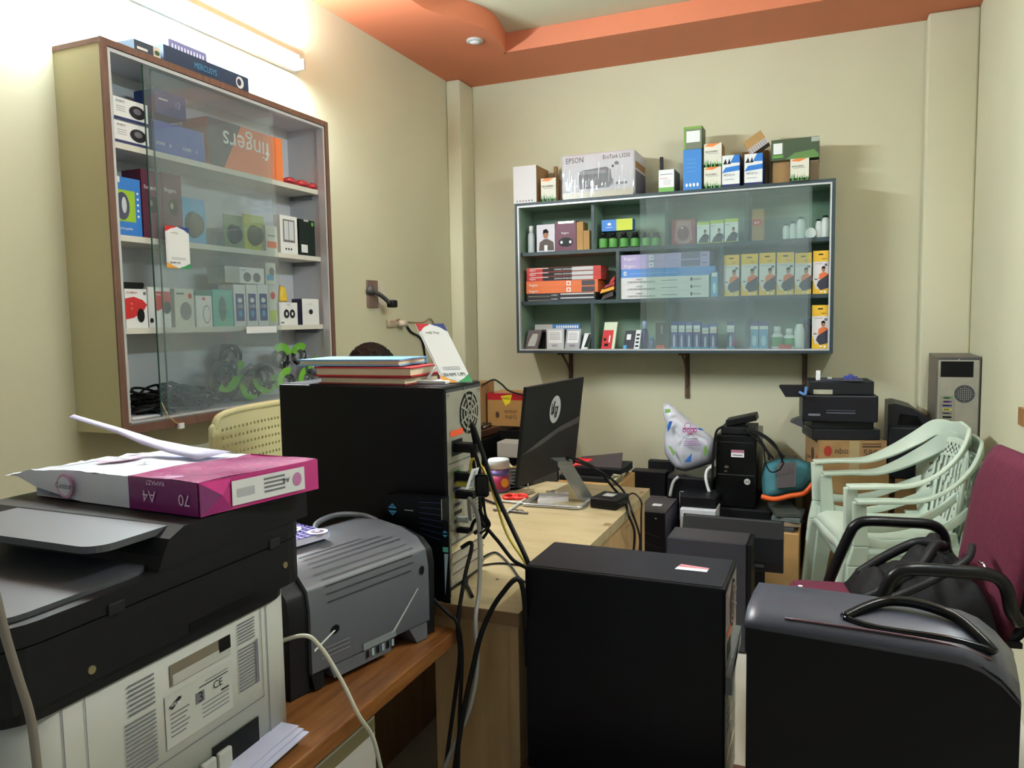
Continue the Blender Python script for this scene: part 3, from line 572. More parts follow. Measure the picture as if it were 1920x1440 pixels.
for i, (a_, b_) in enumerate(((1307, 1330), (1332, 1357), (1359, 1384))):
    BB('shaver_box', ['leftmost of three small yellow topped boxes with a man', 'middle one of three small yellow topped boxes with a man', 'rightmost of three small yellow topped boxes with a man'][i], 'box', a_, b_, 416-3*i, z, .06, WHITE, lambda mb, F: (mb.r(F, 0, .86, 1, 1, LIME), mb.r(F, 0, 0, 1, .05, LIME), man(mb, F, .66, .52, .3, BLACK), mb.pg(F, [(.1, .05), (.3, .3), (.95, .32), (.9, .05)], M(60, 60, 66), 5), mb.t(F, 'PRO', .08, .72, .06, INKG)), group='small yellow topped boxes on the top shelf')
BB('carton', 'brown carton with a small red label on the top shelf', 'carton', 1410, 1433, 392, z, .1, KRAFT2, lambda mb, F: (mb.r(F, .1, .5, .75, .68, RED), mb.t(F, 'art', .2, .54, .1, WHITE)))
for i, (px, w_, pt) in enumerate(((1474, 12, 420), (1487, 12, 416), (1502, 16, 407), (1535, 11, 411), (1548, 15, 404))):
    BOT('powder_bottle', ['leftmost plain white bottle with black cap on the top shelf', 'second plain white bottle from the left on the top shelf', 'tallest of three plain white bottles left of the round tub', 'slim plain white bottle right of the round tub', 'plain white bottle at the right end of the top shelf'][i], px, w_, pt, z, WHITE, BLACK, group='plain white bottles', capf=.09, sh=.2)
c_ = P(1520, 440, y=BY0+.08); c_.z = z+.026
T(MB().cyl((c_.x, BY0+.06, c_.z), (c_.x, BY0+.10, c_.z), .026, .026, WHITE, 20).build('round_tub'), 'round white tub lying on its side between the white bottles', 'tub')
# middle shelf
z = Z2S
def kb(name, label, p0, p1, zb, h, mat, deco, dep=.15, group=None, yf=BY0+.045):
    a = P(p0, 540, y=yf); b = P(p1, 540, y=yf); mb = MB().box((a.x, yf, zb), (b.x, yf+dep, zb+h), mat); F = FR((a.x, yf, zb), (b.x-a.x, 0, 0), (0, 0, h))
    deco(mb, F); return T(mb.build(name), label, 'box', group)
bk = lambda mb, F: (mb.r(F, .02, .1, .35, .4, CHROME), mb.r(F, .5, .55, .98, .85, M(210, 210, 214, .2)), mb.t(F, 'COMBO', .36, .3, .35, WHITE))
orx = lambda mb, F: (mb.t(F, 'fingers', .04, .2, .42, WHITE), mb.r(F, .57, .15, .63, .85, WHITE), mb.r(F, .585, .3, .615, .7, ORG, 3), mb.r(F, .78, .08, .96, .92, M(60, 56, 66)))
rdx = lambda mb, F: (mb.r(F, .22, .05, .9, .95, M(40, 38, 40)), mb.r(F, .62, .1, .9, .9, M(200, 200, 204, .2), 2), mb.t(F, 'GAMING KEYBOARD', .38, .3, .34, WHITE, wmax=.3), mb.t(F, 'fingers', .04, .3, .4, WHITE), mb.r(F, .05, .75, .3, .9, M(230, 200, 200), 3))
hh = .0215; zz = z+.001
for i in range(2): kb('keyboard_box', ['black and silver keyboard box at the bottom of the orange and red stack', 'black and silver keyboard box second from the bottom of its stack'][i], 988, 1116, zz, hh, M(40, 40, 46, .35), bk, group='keyboard boxes stacked at left'); zz += hh+.0005
hh = .034
for i in range(2): kb('keyboard_box', ['lower of the two orange keyboard boxes', 'upper of the two orange keyboard boxes'][i], 987, 1121, zz, hh, ORG, orx, group='keyboard boxes stacked at left'); zz += hh+.0005
hh = .0245
for i in range(3): kb('keyboard_box', ['red and black keyboard box lying on the orange ones', 'middle one of three red and black keyboard boxes', 'topmost red and black keyboard box of its stack'][i], 988, 1127, zz, hh, M(190, 50, 44, .35), rdx, group='keyboard boxes stacked at left'); zz += hh+.0005
for i, (pa, pb, cc, dz) in enumerate(((1128, 1150, M(60, 44, 48), 0), (1126, 1152, M(230, 160, 50), .035), (1132, 1153, M(150, 30, 44), .055), (1143, 1153, RED, .085))):
    a = P(pa, 560-60*dz, y=BY0+.06); b = P(pb, 545, y=BY0+.06)
    mb = MB().prism([(a.x, BY0+.05, z+dz), (b.x, BY0+.05, z+dz+.02), (b.x, BY0+.05, z+dz+.045), (a.x+.01, BY0+.05, z+dz+.022)], (0, .06, 0), cc)
    T(mb.build('cable_packet'), ['dark packet lying low at the divider beside the keyboard boxes', 'orange yellow packet beside the keyboard boxes', 'crimson packet beside the keyboard boxes', 'bright red packet on top of the little heap by the divider'][i], 'packet', 'packets beside the keyboard boxes')
wht = lambda mb, F: (mb.t(F, 'COMPUTER KEYBOARD & MOUSE', .08, .2, .26, INK, wmax=.32), mb.t(F, 'WIRED', .18, .6, .22, INK), mb.e(F, .81, .5, .012, .26, INK), mb.t(F, 'enter', .83, .36, .36, INK), mb.r(F, .47, .42, .65, .5, INKG))
lil = lambda mb, F: (mb.t(F, 'fingers', .04, .25, .45, WHITE), mb.r(F, .33, .2, .38, .8, WHITE), mb.r(F, .34, .35, .37, .65, LILAC, 3), mb.r(F, .69, .1, .9, .95, M(110, 100, 134)), mb.t(F, 'mini', .92, .4, .28, INK))
zz = z+.001; hh = .0375
for i in range(3): kb('keyboard_box', ['white keyboard box at the bottom of the lilac and blue stack', 'middle one of three white keyboard boxes', 'uppermost white keyboard box under the blue one'][i], 1164, 1329, zz, hh, M(218, 216, 220), wht, group='keyboard boxes stacked behind the glass'); zz += hh+.0005
kb('keyboard_box', 'blue keyboard box between the lilac and the white ones', 1164, 1341, zz, .044, M(84, 138, 216), lambda mb, F: (mb.e(F, .05, .5, .018, .26, WHITE), mb.e(F, .052, .5, .009, .12, M(84, 138, 216), 4), mb.r(F, .1, .4, .6, .5, M(130, 170, 230))), group='keyboard boxes stacked behind the glass'); zz += .0445
for i in range(2): kb('keyboard_box', ['lower of the two lilac keyboard boxes', 'upper of the two lilac keyboard boxes'][i], 1164, 1330, zz, .038, LILAC, lil, group='keyboard boxes stacked behind the glass'); zz += .0385
cyl_ = lambda mb, F: (mb.r(F, .1, .05, .9, .75, CYAN), mb.e(F, .5, .35, .25, .22, M(190, 225, 240), 3), mb.r(F, .15, .8, .85, .95, WHITE))
BB('spray_box', 'upright pale cyan box at the right of the lilac and white boxes', 'box', 1333, 1346, 509, z, .05, CYAN, cyl_)
def yb(mb, F):
    mb.r(F, 0, .75, 1, 1, YEL); mb.r(F, .35, .90, .65, .93, INK, 2); mb.t(F, 'fingers', .55, .80, .03, INK, 2, wmax=.38); mb.t(F, 'ACCESSORIES', .12, .69, .025, INKG, 2, wmax=.5); mb.r(F, .75, .64, .93, .70, INKG)
    mb.pg(F, [(0, 0), (0, .34), (.2, .12), (1, .12), (1, 0)], YEL)
    man(mb, F, .68, .56, .34, ORG); mb.pg(F, [(.25, .2), (.35, .30), (1, .45), (1, .14), (.5, .09)], M(50, 50, 66), 6); mb.r(F, .1, .33, .3, .36, INKG)
    mb.e(F, .55, .06, .08, .02, WHITE, 3); mb.e(F, .8, .05, .08, .02, WHITE, 3)
YL = ['yellow topped box with a man, first right of the cyan box', 'yellow topped box with a man, second from the cyan box', 'yellow topped box with a man, third from the cyan box', 'yellow topped box with a man, third from the right end', 'yellow topped box with a man and a small clip on top', 'tallest standing yellow topped box at the right end of the middle shelf']
for i, (a_, b_, pt) in enumerate(((1357, 1386, 478), (1390, 1421, 476), (1424, 1454, 474), (1457, 1489, 473), (1491, 1522, 474), (1525, 1554, 470))):
    BB('mouse_pad_box', YL[i], 'box', a_, b_, pt, z, .06, M(222, 214, 218), yb, group='yellow topped boxes on the middle shelf', yf=BY0+.045 if i < 5 else BY0+.035)
# bottom shelf
z = Z3S
def lean(name, label, cat, p0, p1, pt, mat, deco, dep=.02, yf=BY0+.06, sh=.15, group=None):
    a = P(p0, pt, y=yf); b = P(p1, pt, y=yf); h = P((p0+p1)/2, pt, y=yf).z-z; w_ = b.x-a.x
    F = FR((a.x-sh*w_*.5, yf, z), (w_, 0, 0), (sh*w_, .012, h)); mb = MB()
    mb.prism([F.p(0, 0), F.p(1, 0), F.p(1, 1), F.p(0, 1)], (0, dep, 0), mat); deco(mb, F)
    return T(mb.build(name), label, cat, group)
lean('hard_drive', 'grey metal hard drive leaning in the bottom left corner', 'hard drive', 986, 1011, 619, M(104, 94, 98, .35, metal=.3), lambda mb, F: mb.pg(F, [(.2, .15), (.75, .15), (.8, .5), (.78, .8), (.4, .8), (.25, .5)], LGREY), sh=.3, yf=BY0+.05)
lean('hard_drive', 'black bare drive standing behind the grey hard drive', 'hard drive', 1008, 1020, 622, BLACK, lambda mb, F: None, sh=.3, yf=BY0+.085)
hdl = lambda mb, F: (mb.r(F, .12, .3, .9, .9, WHITE), [mb.r(F, .18, .78-.08*k, .8, .8-.08*k, INKG, 3) for k in range(5)], mb.t(F, 'WD', .3, .1, .12, INK))
lean('hard_drive', 'hard drive in white antistatic bag with printed label', 'hard drive', 1024, 1056, 616, M(205, 205, 212, .25), hdl, sh=-.05, yf=BY0+.05)
lean('hard_drive', 'hard drive in silver bag right of the white bagged one', 'hard drive', 1060, 1087, 617, M(176, 176, 184, .2), hdl, sh=.12, yf=BY0+.055)
BB('cable_box', 'flat grey and blue patterned box lying behind the bagged hard drives', 'box', 1003, 1087, 608, P(1040, 618, y=BY0+.1).z, .04, LGREY, lambda mb, F: (mb.r(F, .4, 0, 1, 1, M(60, 120, 190)), [mb.e(F, .5+.05*k, .5, .02, .3, WHITE, 3, 8) for k in range(10)]), yf=BY0+.1)
T(MB().box((P(1003, 610, y=4.14).x, BY0+.1, z), (P(1087, 610, y=4.14).x, BY0+.14, P(1040, 618, y=BY0+.1).z-.001), M(70, 60, 60)).build('dark_box'), 'dark box hidden behind the bagged hard drives', 'box')
lean('memory_box', 'thin white and black striped box leaning at the divider', 'box', 1092, 1104, 625, WHITE, lambda mb, F: mb.pg(F, [(.4, .1), (1, .1), (1, .95), (.7, .95)], BLACK), sh=.5)
lean('card_box', 'white topped red card with dark scribbles on the bottom shelf', 'box', 1130, 1154, 604, M(214, 222, 196), lambda mb, F: (mb.r(F, -.02, 0, .8, .7, RED), mb.r(F, .2, .1, .5, .2, BLACK, 3), mb.r(F, .1, .3, .3, .4, BLACK, 3), mb.r(F, .5, .25, .6, .5, WHITE, 3)), sh=.25, yf=BY0+.06)
lean('cartridge_box', 'black cartridge box with a white label on the bottom shelf', 'box', 1170, 1190, 620, M(24, 30, 48), lambda mb, F: (mb.r(F, .2, .5, .6, .8, WHITE), mb.r(F, 0, .0, .3, .2, CYAN)), sh=.2, yf=BY0+.06)
lean('cartridge_box', 'narrow white cartridge box with dark marks beside the black one', 'box', 1190, 1200, 619, WHITE, lambda mb, F: [mb.r(F, .2, .1+.2*k, .8, .2+.2*k, INK) for k in range(4)], sh=.4, yf=BY0+.055)
BOT('glue_tube', 'tall purple and pale blue tube just left of the glass edge on the bottom shelf', 1209, 14, 602, z, M(50, 50, 100), M(150, 170, 215), None, capf=.28)
BOT('glue_tube', 'small blue pot beside the tall purple tube', 1222, 12, 632, z, M(60, 90, 150), CYAN, None, capf=.2)
BB('cartridge_box', 'black box with vertical white writing behind the glass', 'box', 1229, 1248, 605, z, .06, M(38, 40, 48), lambda mb, F: mb.t(F, 'canon', .55, .9, .1, WHITE, rot=-90, wmax=.9), yf=BY0+.08)
T(MB().box((P(1232, 648, y=4.09).x, BY0+.04, z), (P(1247, 648, y=4.09).x, BY0+.07, z+.02), M(226, 96, 50)).build('eraser'), 'small orange block in front of the black box', 'block')
SL = ['first blue and white spray box right of the divider', 'second blue and white spray box from the divider', 'third blue and white spray box from the divider', 'fourth blue and white spray box from the divider', 'fifth blue and white spray box from the divider', 'last of six blue and white spray boxes in their row']
tubeb = lambda mb, F: (mb.r(F, .04, .62, .96, .86, WHITE), mb.pg(F, [(.35, .08), (.35, .42), (.5, .55), (.65, .42), (.65, .08)], M(200, 208, 230), 2), mb.r(F, 0, 0, 1, .07, CYAN), mb.t(F, 'FOAM', .15, .68, .06, INKG, wmax=.7))
for i, (a_, b_, pt) in enumerate(((1258, 1270, 603), (1272, 1284, 603), (1286, 1298, 603), (1300, 1313, 603), (1316, 1329, 608), (1331, 1344, 606))):
    BB('spray_box', SL[i], 'box', a_, b_, pt, z, .05, M(64, 72, 150), tubeb, group='blue and white spray boxes on the bottom shelf')
BB('spray_box', 'single blue and white box standing apart right of the row of six', 'box', 1363, 1377, 603, z, .05, M(64, 72, 130), tubeb)
for i, (a_, b_) in enumerate(((1407, 1422), (1424, 1440))):
    BB('cleaner_box', ['left one of two cyan boxes with white tops', 'right one of two cyan boxes with white tops'][i], 'box', a_, b_, 603, z, .05, M(60, 60, 130), lambda mb, F: (mb.r(F, 0, 0, 1, .72, CYAN), mb.r(F, 0, .72, 1, .84, WHITE), mb.e(F, .5, .3, .3, .2, M(170, 215, 240), 3)), group='cyan boxes on the bottom shelf')
BOT('ink_jar', 'squat white jar with green lower label, left one', 1457, 23, 612, z, WHITE, WHITE, M(70, 150, 76), group='white and green jars', capf=.3)
BOT('ink_jar', 'squat white jar with green lower label, right one', 1480, 20, 616, z, WHITE, WHITE, M(70, 150, 76), group='white and green jars', capf=.3)
T(MB().box((P(1460, 645, y=4.08).x, BY0+.036, z), (P(1484, 645, y=4.08).x, BY0+.06, z+.022), M(200, 70, 52)).build('eraser'), 'small red block lying before the two green labelled jars', 'block')
BOT('powder_bottle', 'plain white bottle beside the dark round bottle on the bottom shelf', 1499, 18, 604, z, WHITE, M(60, 60, 90), capf=.06, sh=.3)
BOT('dark_bottle', 'dark violet round bottle behind the yellow topped box', 1514, 22, 598, z, M(40, 30, 56, .3), NAVY, yf=BY0+.14)
BB('mouse_pad_box', 'yellow topped box standing alone at the right end of the bottom shelf', 'box', 1523, 1554, 572, z, .06, M(226, 218, 222), yb, yf=BY0+.035)
# ---- on top of the cabinet
z = BZ1+.001
def TC(name, label, p0, p1, pt, mat, deco=None, dep=.14, yf=BY0+.01, zb=None, cat='box', side=None, group=None):
    return BB(name, label, cat, p0, p1, pt, z if zb is None else zb, dep, mat, deco, yf, group, side)
TC('white_carton', 'tall white carton with brown side at the left end of the cabinet top', 962, 1005, 311, M(222, 218, 224), lambda mb, F: [mb.e(F, .16+.13*k, .06, .035, .02, INKG, n=8) for k in range(6)], dep=.2, side=KRAFT2, cat='carton')
def bb_(mb, F):
    mb.pg(F, [(0, .9), (.25, 1), (.9, 1), (.5, .86)], M(232, 130, 60)); mb.t(F, 'BLACKBIRD', .1, .62, .07, INK, wmax=.8); mb.r(F, .15, .56, .8, .575, INKG)
    rnd = random.Random(5)
    for k in range(12):
        x = .04+k*.08; mb.pg(F, [(x-.04, 0), (x+.04, 0), (x+rnd.uniform(-.03, .05), rnd.uniform(.18, .36))], GREEN if k % 2 else DGREEN, 2+k % 3)
    mb.r(F, 0, 0, 1, .1, DGREEN, 2)
BT = M(224, 220, 208)
TC('toner_box', 'small white box with orange wave and green grass beside the white carton', 1014, 1042, 334, BT, bb_, dep=.12, side=KRAFT2)
# film wrapped printer carton
yf = BY0+.002; a = P(1052, 295, y=yf); b = P(1190, 285, y=yf); h = P(1120, 285, y=yf).z-z
ep = thing('wrapped_printer_carton', 'big white printer carton wrapped in shiny clear film on top of the back cabinet', 'carton', ((a.x+b.x)/2, yf+.12, z))
mb = MB().box((a.x, yf, z+.004), (b.x, yf+.27, z+h), M(206, 204, 214), .014, 3); F = FR((a.x, yf, z), (b.x-a.x, 0, 0), (0, 0, h))
mb.t(F, 'EPSON', .07, .80, .12, INK, wmax=.24); mb.t(F, 'EcoTank L3250', .58, .83, .09, INK, wmax=.36)
mb.pg(F, [(.26, .2), (.24, .5), (.3, .62), (.62, .66), (.68, .6), (.7, .3), (.66, .2)], M(90, 90, 104), 2); mb.r(F, .26, .52, .62, .6, M(130, 130, 142), 3)
mb.e(F, .76, .72, .03, .04, INKG); mb.e(F, .71, .66, .015, .03, INK); mb.r(F, .74, .25, .9, .3, INKG)
F2 = FR((b.x, yf, z), (0, .27, 0), (0, 0, h)); mb.r(F2, .05, .05, .95, .55, M(90, 88, 110)); mb.r(F2, .05, .6, .9, .75, KRAFT2)
mb.build('carton', ep)
rnd = random.Random(2); mb = MB()
nx, nz = 70, 8
vs = []; fs = []
for i in range(nx+1):
    off = rnd.uniform(0, .006)
    for j in range(nz+1): vs.append((a.x-.003+(b.x-a.x+.006)*i/nx, yf-.002-off*(1 if i % 2 else .2)*math.sin(math.pi*min(1, j/nz*1.15)), z+.002+h*j/nz))
for i in range(nx):
    for j in range(nz): fs.append((i*(nz+1)+j, (i+1)*(nz+1)+j, (i+1)*(nz+1)+j+1, i*(nz+1)+j+1))
mb.add(vs, fs, FILM, False)
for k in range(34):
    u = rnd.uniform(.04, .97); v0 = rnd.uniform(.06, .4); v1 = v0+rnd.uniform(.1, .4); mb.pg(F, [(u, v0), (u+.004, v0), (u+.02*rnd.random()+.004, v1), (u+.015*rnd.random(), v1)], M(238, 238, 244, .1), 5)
mb.r(F, .02, 0, .98, .14, M(190, 180, 160, .3), 4)
mb.build('film_wrap', ep)
a = P(1237, 320, y=BY0+.1); b = P(1243, 294, y=BY0+.1)
T(MB().box((a.x, BY0+.1, z), (b.x, BY0+.115, b.z), BLACK).build('dark_stick'), 'short dark stick standing up behind the white and green box', 'stick')
a = P(1040, 300, y=BY0+.18)
TC('brown_strip', 'slim brown strip standing behind the small box and the wrapped carton', 1038, 1044, 312, KRAFT2, dep=.02, yf=BY0+.19, cat='strip')
wg = lambda mb, F: (mb.r(F, 0, .0, 1, .2, M(110, 170, 80)), mb.r(F, .1, .78, .9, .8, INK), mb.r(F, .1, .6, .6, .62, RED), mb.r(F, .3, .3, .8, .55, M(215, 215, 222)))
TC('toner_box', 'white and green toner box beside the wrapped carton', 1235, 1264, 318, WHITE, wg, dep=.16, side=M(60, 70, 66))
TC('toner_box', 'tall bright blue box with pale icons near the base', 1281, 1315, 280, M(56, 130, 208), lambda mb, F: ([mb.e(F, .2+.2*k, .12, .07, .05, WHITE, n=6) for k in range(4)], [mb.r(F, .15, .75-.1*k, .7, .757-.1*k, M(120, 170, 230)) for k in range(4)]), dep=.12, side=M(130, 150, 180))
TC('toner_box', 'small green and grey box with white label standing on the blue box', 1282, 1316, 237, M(110, 118, 100), lambda mb, F: (mb.r(F, 0, .88, 1, 1, M(120, 160, 70)), mb.r(F, .15, .3, .9, .8, WHITE), mb.r(F, .0, .0, .1, .9, M(120, 160, 70))), dep=.12, zb=P(1298, 280, y=BY0+.01).z+.001, side=M(70, 90, 60))
TC('toner_box', 'lower of two stacked white boxes with orange wave beside the blue box', 1320, 1352, 313, BT, bb_, dep=.12, side=KRAFT2, group='stacked white toner boxes')
TC('toner_box', 'upper of two stacked white boxes with orange wave beside the blue box', 1320, 1353, 269, BT, bb_, dep=.12, zb=P(1336, 313, y=BY0+.01).z+.001, side=KRAFT2, group='stacked white toner boxes')
bw = lambda mb, F: (mb.pg(F, [(.45, .75), (.7, 1), (1, 1), (1, .75)], BLUE), mb.pg(F, [(0, .45), (.2, .62), (1, .66), (1, .5)], BLUE), mb.r(F, 0, 0, 1, .08, NAVY), mb.pg(F, [(.05, .72), (.2, .9), (.3, .72)], INK), mb.pg(F, [(.3, .72), (.42, .9), (.5, .72)], INK), mb.t(F, 'MLT-D 111', .12, .34, .07, INK, wmax=.6), mb.r(F, .14, .22, .7, .235, INKG))
TC('toner_box', 'white and blue toner box beside the two stacked white boxes', 1354, 1387, 291, WHITE, bw, dep=.16, side=NAVY)
TC('toner_box', 'white and blue toner box with wide blue side, before the green box', 1396, 1430, 288, WHITE, bw, dep=.18, side=M(44, 84, 160))
TC('plain_carton', 'plain brown carton under the big green box', 1449, 1481, 300, KRAFT2, dep=.16, yf=BY0+.06, cat='carton')
TC('plain_carton', 'brown carton under the right end of the big green box', 1519, 1535, 300, M(140, 120, 92), dep=.16, yf=BY0+.06, cat='carton')
zg = P(1470, 300, y=BY0+.03).z
g_ = BB('toner_box', 'big dark green box with white label lying across the brown cartons', 'box', 1446, 1536, 259, zg, .17, M(58, 76, 54), lambda mb, F: (mb.r(F, .02, .1, .27, .85, M(74, 90, 66)), mb.r(F, .05, .3, .24, .82, WHITE, 3), mb.r(F, .03, .12, .26, .24, M(100, 160, 70), 3), mb.pg(F, [(.3, 0), (.5, .3), (.9, .4), (1, .15), (1, 0)], M(90, 130, 70), 2), mb.r(F, .84, .76, 1, .98, M(170, 176, 166), 3)), yf=BY0+.03)
TC('toner_box', 'white box with orange wave and green grass at the right end of the cabinet top', 1482, 1517, 297, BT, bb_, dep=.05, side=KRAFT2, yf=BY0-.02)
a = P(1426, 282, y=BY0+.1); c_ = V((a.x, BY0+.10, a.z+.002)); 
mb = MB(); mb.X = Matrix.Translation(c_) @ Matrix.Rotation(math.radians(-32), 4, 'Y')
mb.box((-.05, -.04, 0), (.05, .05, .075), KRAFT); mb.box((-.0505, -.0405, 0), (.0505, .0505, .03), M(196, 188, 190, .2))
for k in range(8): mb.box((-.046+.012*k, -.0412, .002), (-.043+.012*k, -.0405, .028), INKG)
T(mb.build('taped_carton'), 'tilted brown cube with silver printed tape leaning on the big green box', 'carton')
TC('plain_carton', 'brown carton behind the white and blue boxes under the tilted cube', 1392, 1440, 283, KRAFT2, dep=.07, yf=BY0+.175, cat='carton')
# ================================================================ desk, shelf and what stands on them
DZ = .76
c1 = P(1022, 904, z=DZ); c2 = P(968, 919, z=DZ)
dk = thing('desk', 'plywood topped desk with light brown side panel in the middle of the shop', 'desk', (-.9, 2.0, 0))
top = [(-.583, 1.405, DZ-.03), (-.583, 2.632, DZ-.03), (c1.x, 2.63, DZ-.03), (c2.x, c2.y, DZ-.03), (-1.28, 2.30, DZ-.03), (-1.28, 1.405, DZ-.03)]
MB().prism(top, (0, 0, .03), PLYTOP).build('desktop', dk)
MB().box((-1.28, 1.4035, DZ-.029), (-.583, 1.405, DZ-.001), M(112, 84, 58, .6)).build('edge_strip', dk)
MB().box((-.615, 1.43, 0), (-.595, 2.60, DZ-.03), PLYSIDE).build('side_panel', dk)
MB().box((-.80, 1.44, 0), (-.617, 1.458, DZ-.03), PLYSIDE).build('front_panel', dk)
MB().box((-1.26, 1.43, 0), (-1.24, 2.28, DZ-.03), PLYSIDE).build('side_panel', dk)
MB().box((-.96, 2.50, 0), (-.62, 2.52, DZ-.03), PLYSIDE).build('back_panel', dk)
mb = MB()
for px, py, sx in ((1075, 908, .02), (1198, 925, .012), (1130, 985, .02)):
    c_ = P(px, py, z=DZ+.0006); mb.add([c_, c_+V((sx, 0, 0)), c_+V((sx, .03, 0)), c_+V((0, .03, 0))], [(0, 1, 2, 3)], M(120, 96, 62))
c_ = P(932, 1086, z=DZ+.0008); mb.add([c_+V((.004*math.cos(i), .004*math.sin(i), 0)) for i in range(6)], [tuple(range(6))], INK)
mb.build('chipped_marks', dk)
SZ = .71
sh = thing('printer_shelf', 'orange brown veneer shelf table under the printers in front of the desk', 'table', (-1.0, .8, 0))
MB().box((-1.32, .15, SZ-.03), (-.722, 1.402, SZ), TEAK, .003).build('tabletop', sh)
MB().box((-1.30, 1.24, 0), (-.86, 1.26, SZ-.03), DWOOD).build('side_panel', sh)
MB().box((-1.30, .16, 0), (-.76, .18, SZ-.03), DWOOD).build('side_panel', sh)
MB().box((-1.31, .18, 0), (-1.29, 1.24, SZ-.03), DWOOD).build('back_panel', sh)
MB().box((-.89, 1.205, 0), (-.86, 1.239, SZ-.03), M(110, 50, 34, .5)).build('leg', sh)
MB().box((-1.29, .18, .36), (-.785, 1.24, .38), DWOOD).build('lower_shelf', sh)
# things on the lower shelf
zz = .381
a = P(612, 1400, x=-.86)
F = FR((-.80, .975, zz), (0, .22, 0), (0, 0, .225))
mb = MB().box((-1.05, .975, zz), (-.80, 1.195, zz+.225), M(196, 190, 182, .6)); mb.r(F, 0, .86, 1, .98, M(150, 140, 110)); mb.e(F, .14, .7, .05, .06, INK); mb.t(F, 'LAPCARE', .22, .68, .06, INK, wmax=.42)
mb.r(F, .1, .3, .5, .32, INKG)
T(mb.build('white_carton'), 'white box with round dark logo under the printer shelf', 'carton')
T(MB().box((-1.12, .74, zz), (-.82, .965, zz+.15), BLK2, .01).build('black_box'), 'black box beside the white box under the printer shelf', 'box')
# ---- rear panels of computer towers
def rings(mb, F, cx, cy, r, k=2):
    ry = r*F.w/F.h
    for i, q in enumerate((1, .86, .74, .6, .48, .34, .24)): mb.e(F, cx, cy, r*q, ry*q, BLACK if i % 2 == 0 else SILVER, k+i*.6, 28)
    for a in range(4):
        t = math.pi*a/4+.39; d = (math.cos(t), math.sin(t)); e = (-d[1]*.035, d[0]*.035)
        mb.pg(F, [(cx+r*s*d[0]+q*r*e[0]*1.5, cy+ry*s*d[1]+q*ry*e[1]*1.5) for s, q in ((-1, -1), (1, -1), (1, 1), (-1, 1))], SILVER, k+5)
def rearpanel(F, parent, psu=True, name='rear_panel', slots=3, fan_holes=True):
    mb = MB(); mb.r(F, .0, .0, 1, 1, SILVER, 1)
    mb.r(F, 0, .985, 1, 1, DGREY, 2)
    if psu:
        rings(mb, F, .64, .86, .28); mb.r(F, .08, .76, .44, .79, M(230, 90, 50), 3); mb.r(F, .12, .66, .42, .74, BLACK, 3); mb.r(F, .02, .625, .98, .63, DGREY, 3)
    else:
        mb.r(F, .06, .80, .86, .97, M(6, 6, 8), 3); rings(mb, F, .68, .62, .26) if False else None
        mb.e(F, .66, .62, .25, .25*F.w/F.h, DGREY, 3, 28)
        for i in range(9):
            for j in range(9):
                x, y = .66+(i-4)*.05, .62+(j-4)*.05*F.w/F.h
                if (i-4)**2+(j-4)**2 < 17: mb.e(F, x, y, .014, .014*F.w/F.h, SILVER, 4, 6)
    mb.r(F, .06, .28, .44, .60, M(140, 134, 120, .4), 2)
    if psu:
        for i in range(6):
            for j in range(12):
                t = 2*math.pi*j/12+i*.2; rr = .06+.035*i; mb.e(F, .72+rr*math.cos(t), .50+rr*math.sin(t)*F.w/F.h, .013, .013*F.w/F.h, BLACK, 3, 6)
        for i in range(4):
            for j in range(7): mb.e(F, .62+.08*i, .30+.02*j, .016, .007, BLACK, 3, 6)
    cols = [M(60, 130, 80), M(100, 60, 130), DBLUE, M(200, 190, 60), M(90, 90, 96), BLACK, M(60, 60, 66)]
    for i in range(7): mb.r(F, .12+.02*(i % 2), .565-.042*i, .36, .585-.042*i, cols[i], 3); mb.r(F, .16, .57-.042*i, .30, .58-.042*i, BLACK, 4)
    for i in range(slots+1):
        y = .22-.052*i; mb.r(F, .04, y, .84, y+.04, M(150, 146, 136, .35) if i != 1 else M(226, 206, 170), 3); mb.r(F, .04, y-.004, .84, y, INK, 4)
    for x, y in ((.05, .97), (.5, .99), (.95, .97), (.93, .63), (.05, .03), (.95, .03), (.93, .3), (.9, .12)): mb.e(F, x, y, .02, .02*F.w/F.h, CHROME, 5, 8)
    return mb.build(name, parent)
def tower(name, label, x0, x1, y0, y1, z0, z1, rear='+x', psu=True, case=CASEK, topm=CASETOP, grp=None):
    t = thing(name, label, 'computer', ((x0+x1)/2, (y0+y1)/2, z0), grp)
    MB().box((x0, y0, z0+.008), (x1, y1, z1), case, .004, 2).build('case', t)
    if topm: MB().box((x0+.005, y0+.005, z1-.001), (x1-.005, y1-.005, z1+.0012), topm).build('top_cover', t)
    mb = MB()
    for x in (x0+.03, x1-.03):
        for y in (y0+.03, y1-.03): mb.cyl((x, y, z0), (x, y, z0+.009), .012, .012, RUBBER, 10)
    mb.build('rubber_feet', t)
    if rear == '+x': F = FR((x1+.0005, y0+.006, z0+.015), (0, y1-y0-.012, 0), (0, 0, z1-z0-.021))
    else: F = FR((x0+.006, y0-.0005, z0+.015), (x1-x0-.012, 0, 0), (0, 0, z1-z0-.021))
    rearpanel(F, t, psu)
    return t, F
TZ = P(836, 727, y=1.445).z
tw, TF = tower('computer_tower', 'tall black computer tower on the desk carrying the books, with cables in its grey rear', -1.206, -.765, 1.447, 1.632, DZ, TZ)
# plugs in its rear
for u, v, m_, s in ((.27, .70, BLACK, 1.2), (.24, .555, BLACK, 1), (.24, .515, M(190, 176, 60), .7), (.24, .46, BLACK, 1), (.24, .33, LGREY, .7), (.24, .275, RUBBER, .7)):
    c_ = TF.p(u, v)
    MB().box(c_+V((0, -.012*s, -.008*s)), c_+V((.045*s, .012*s, .009*s)), m_, .003).build('plug', tw)
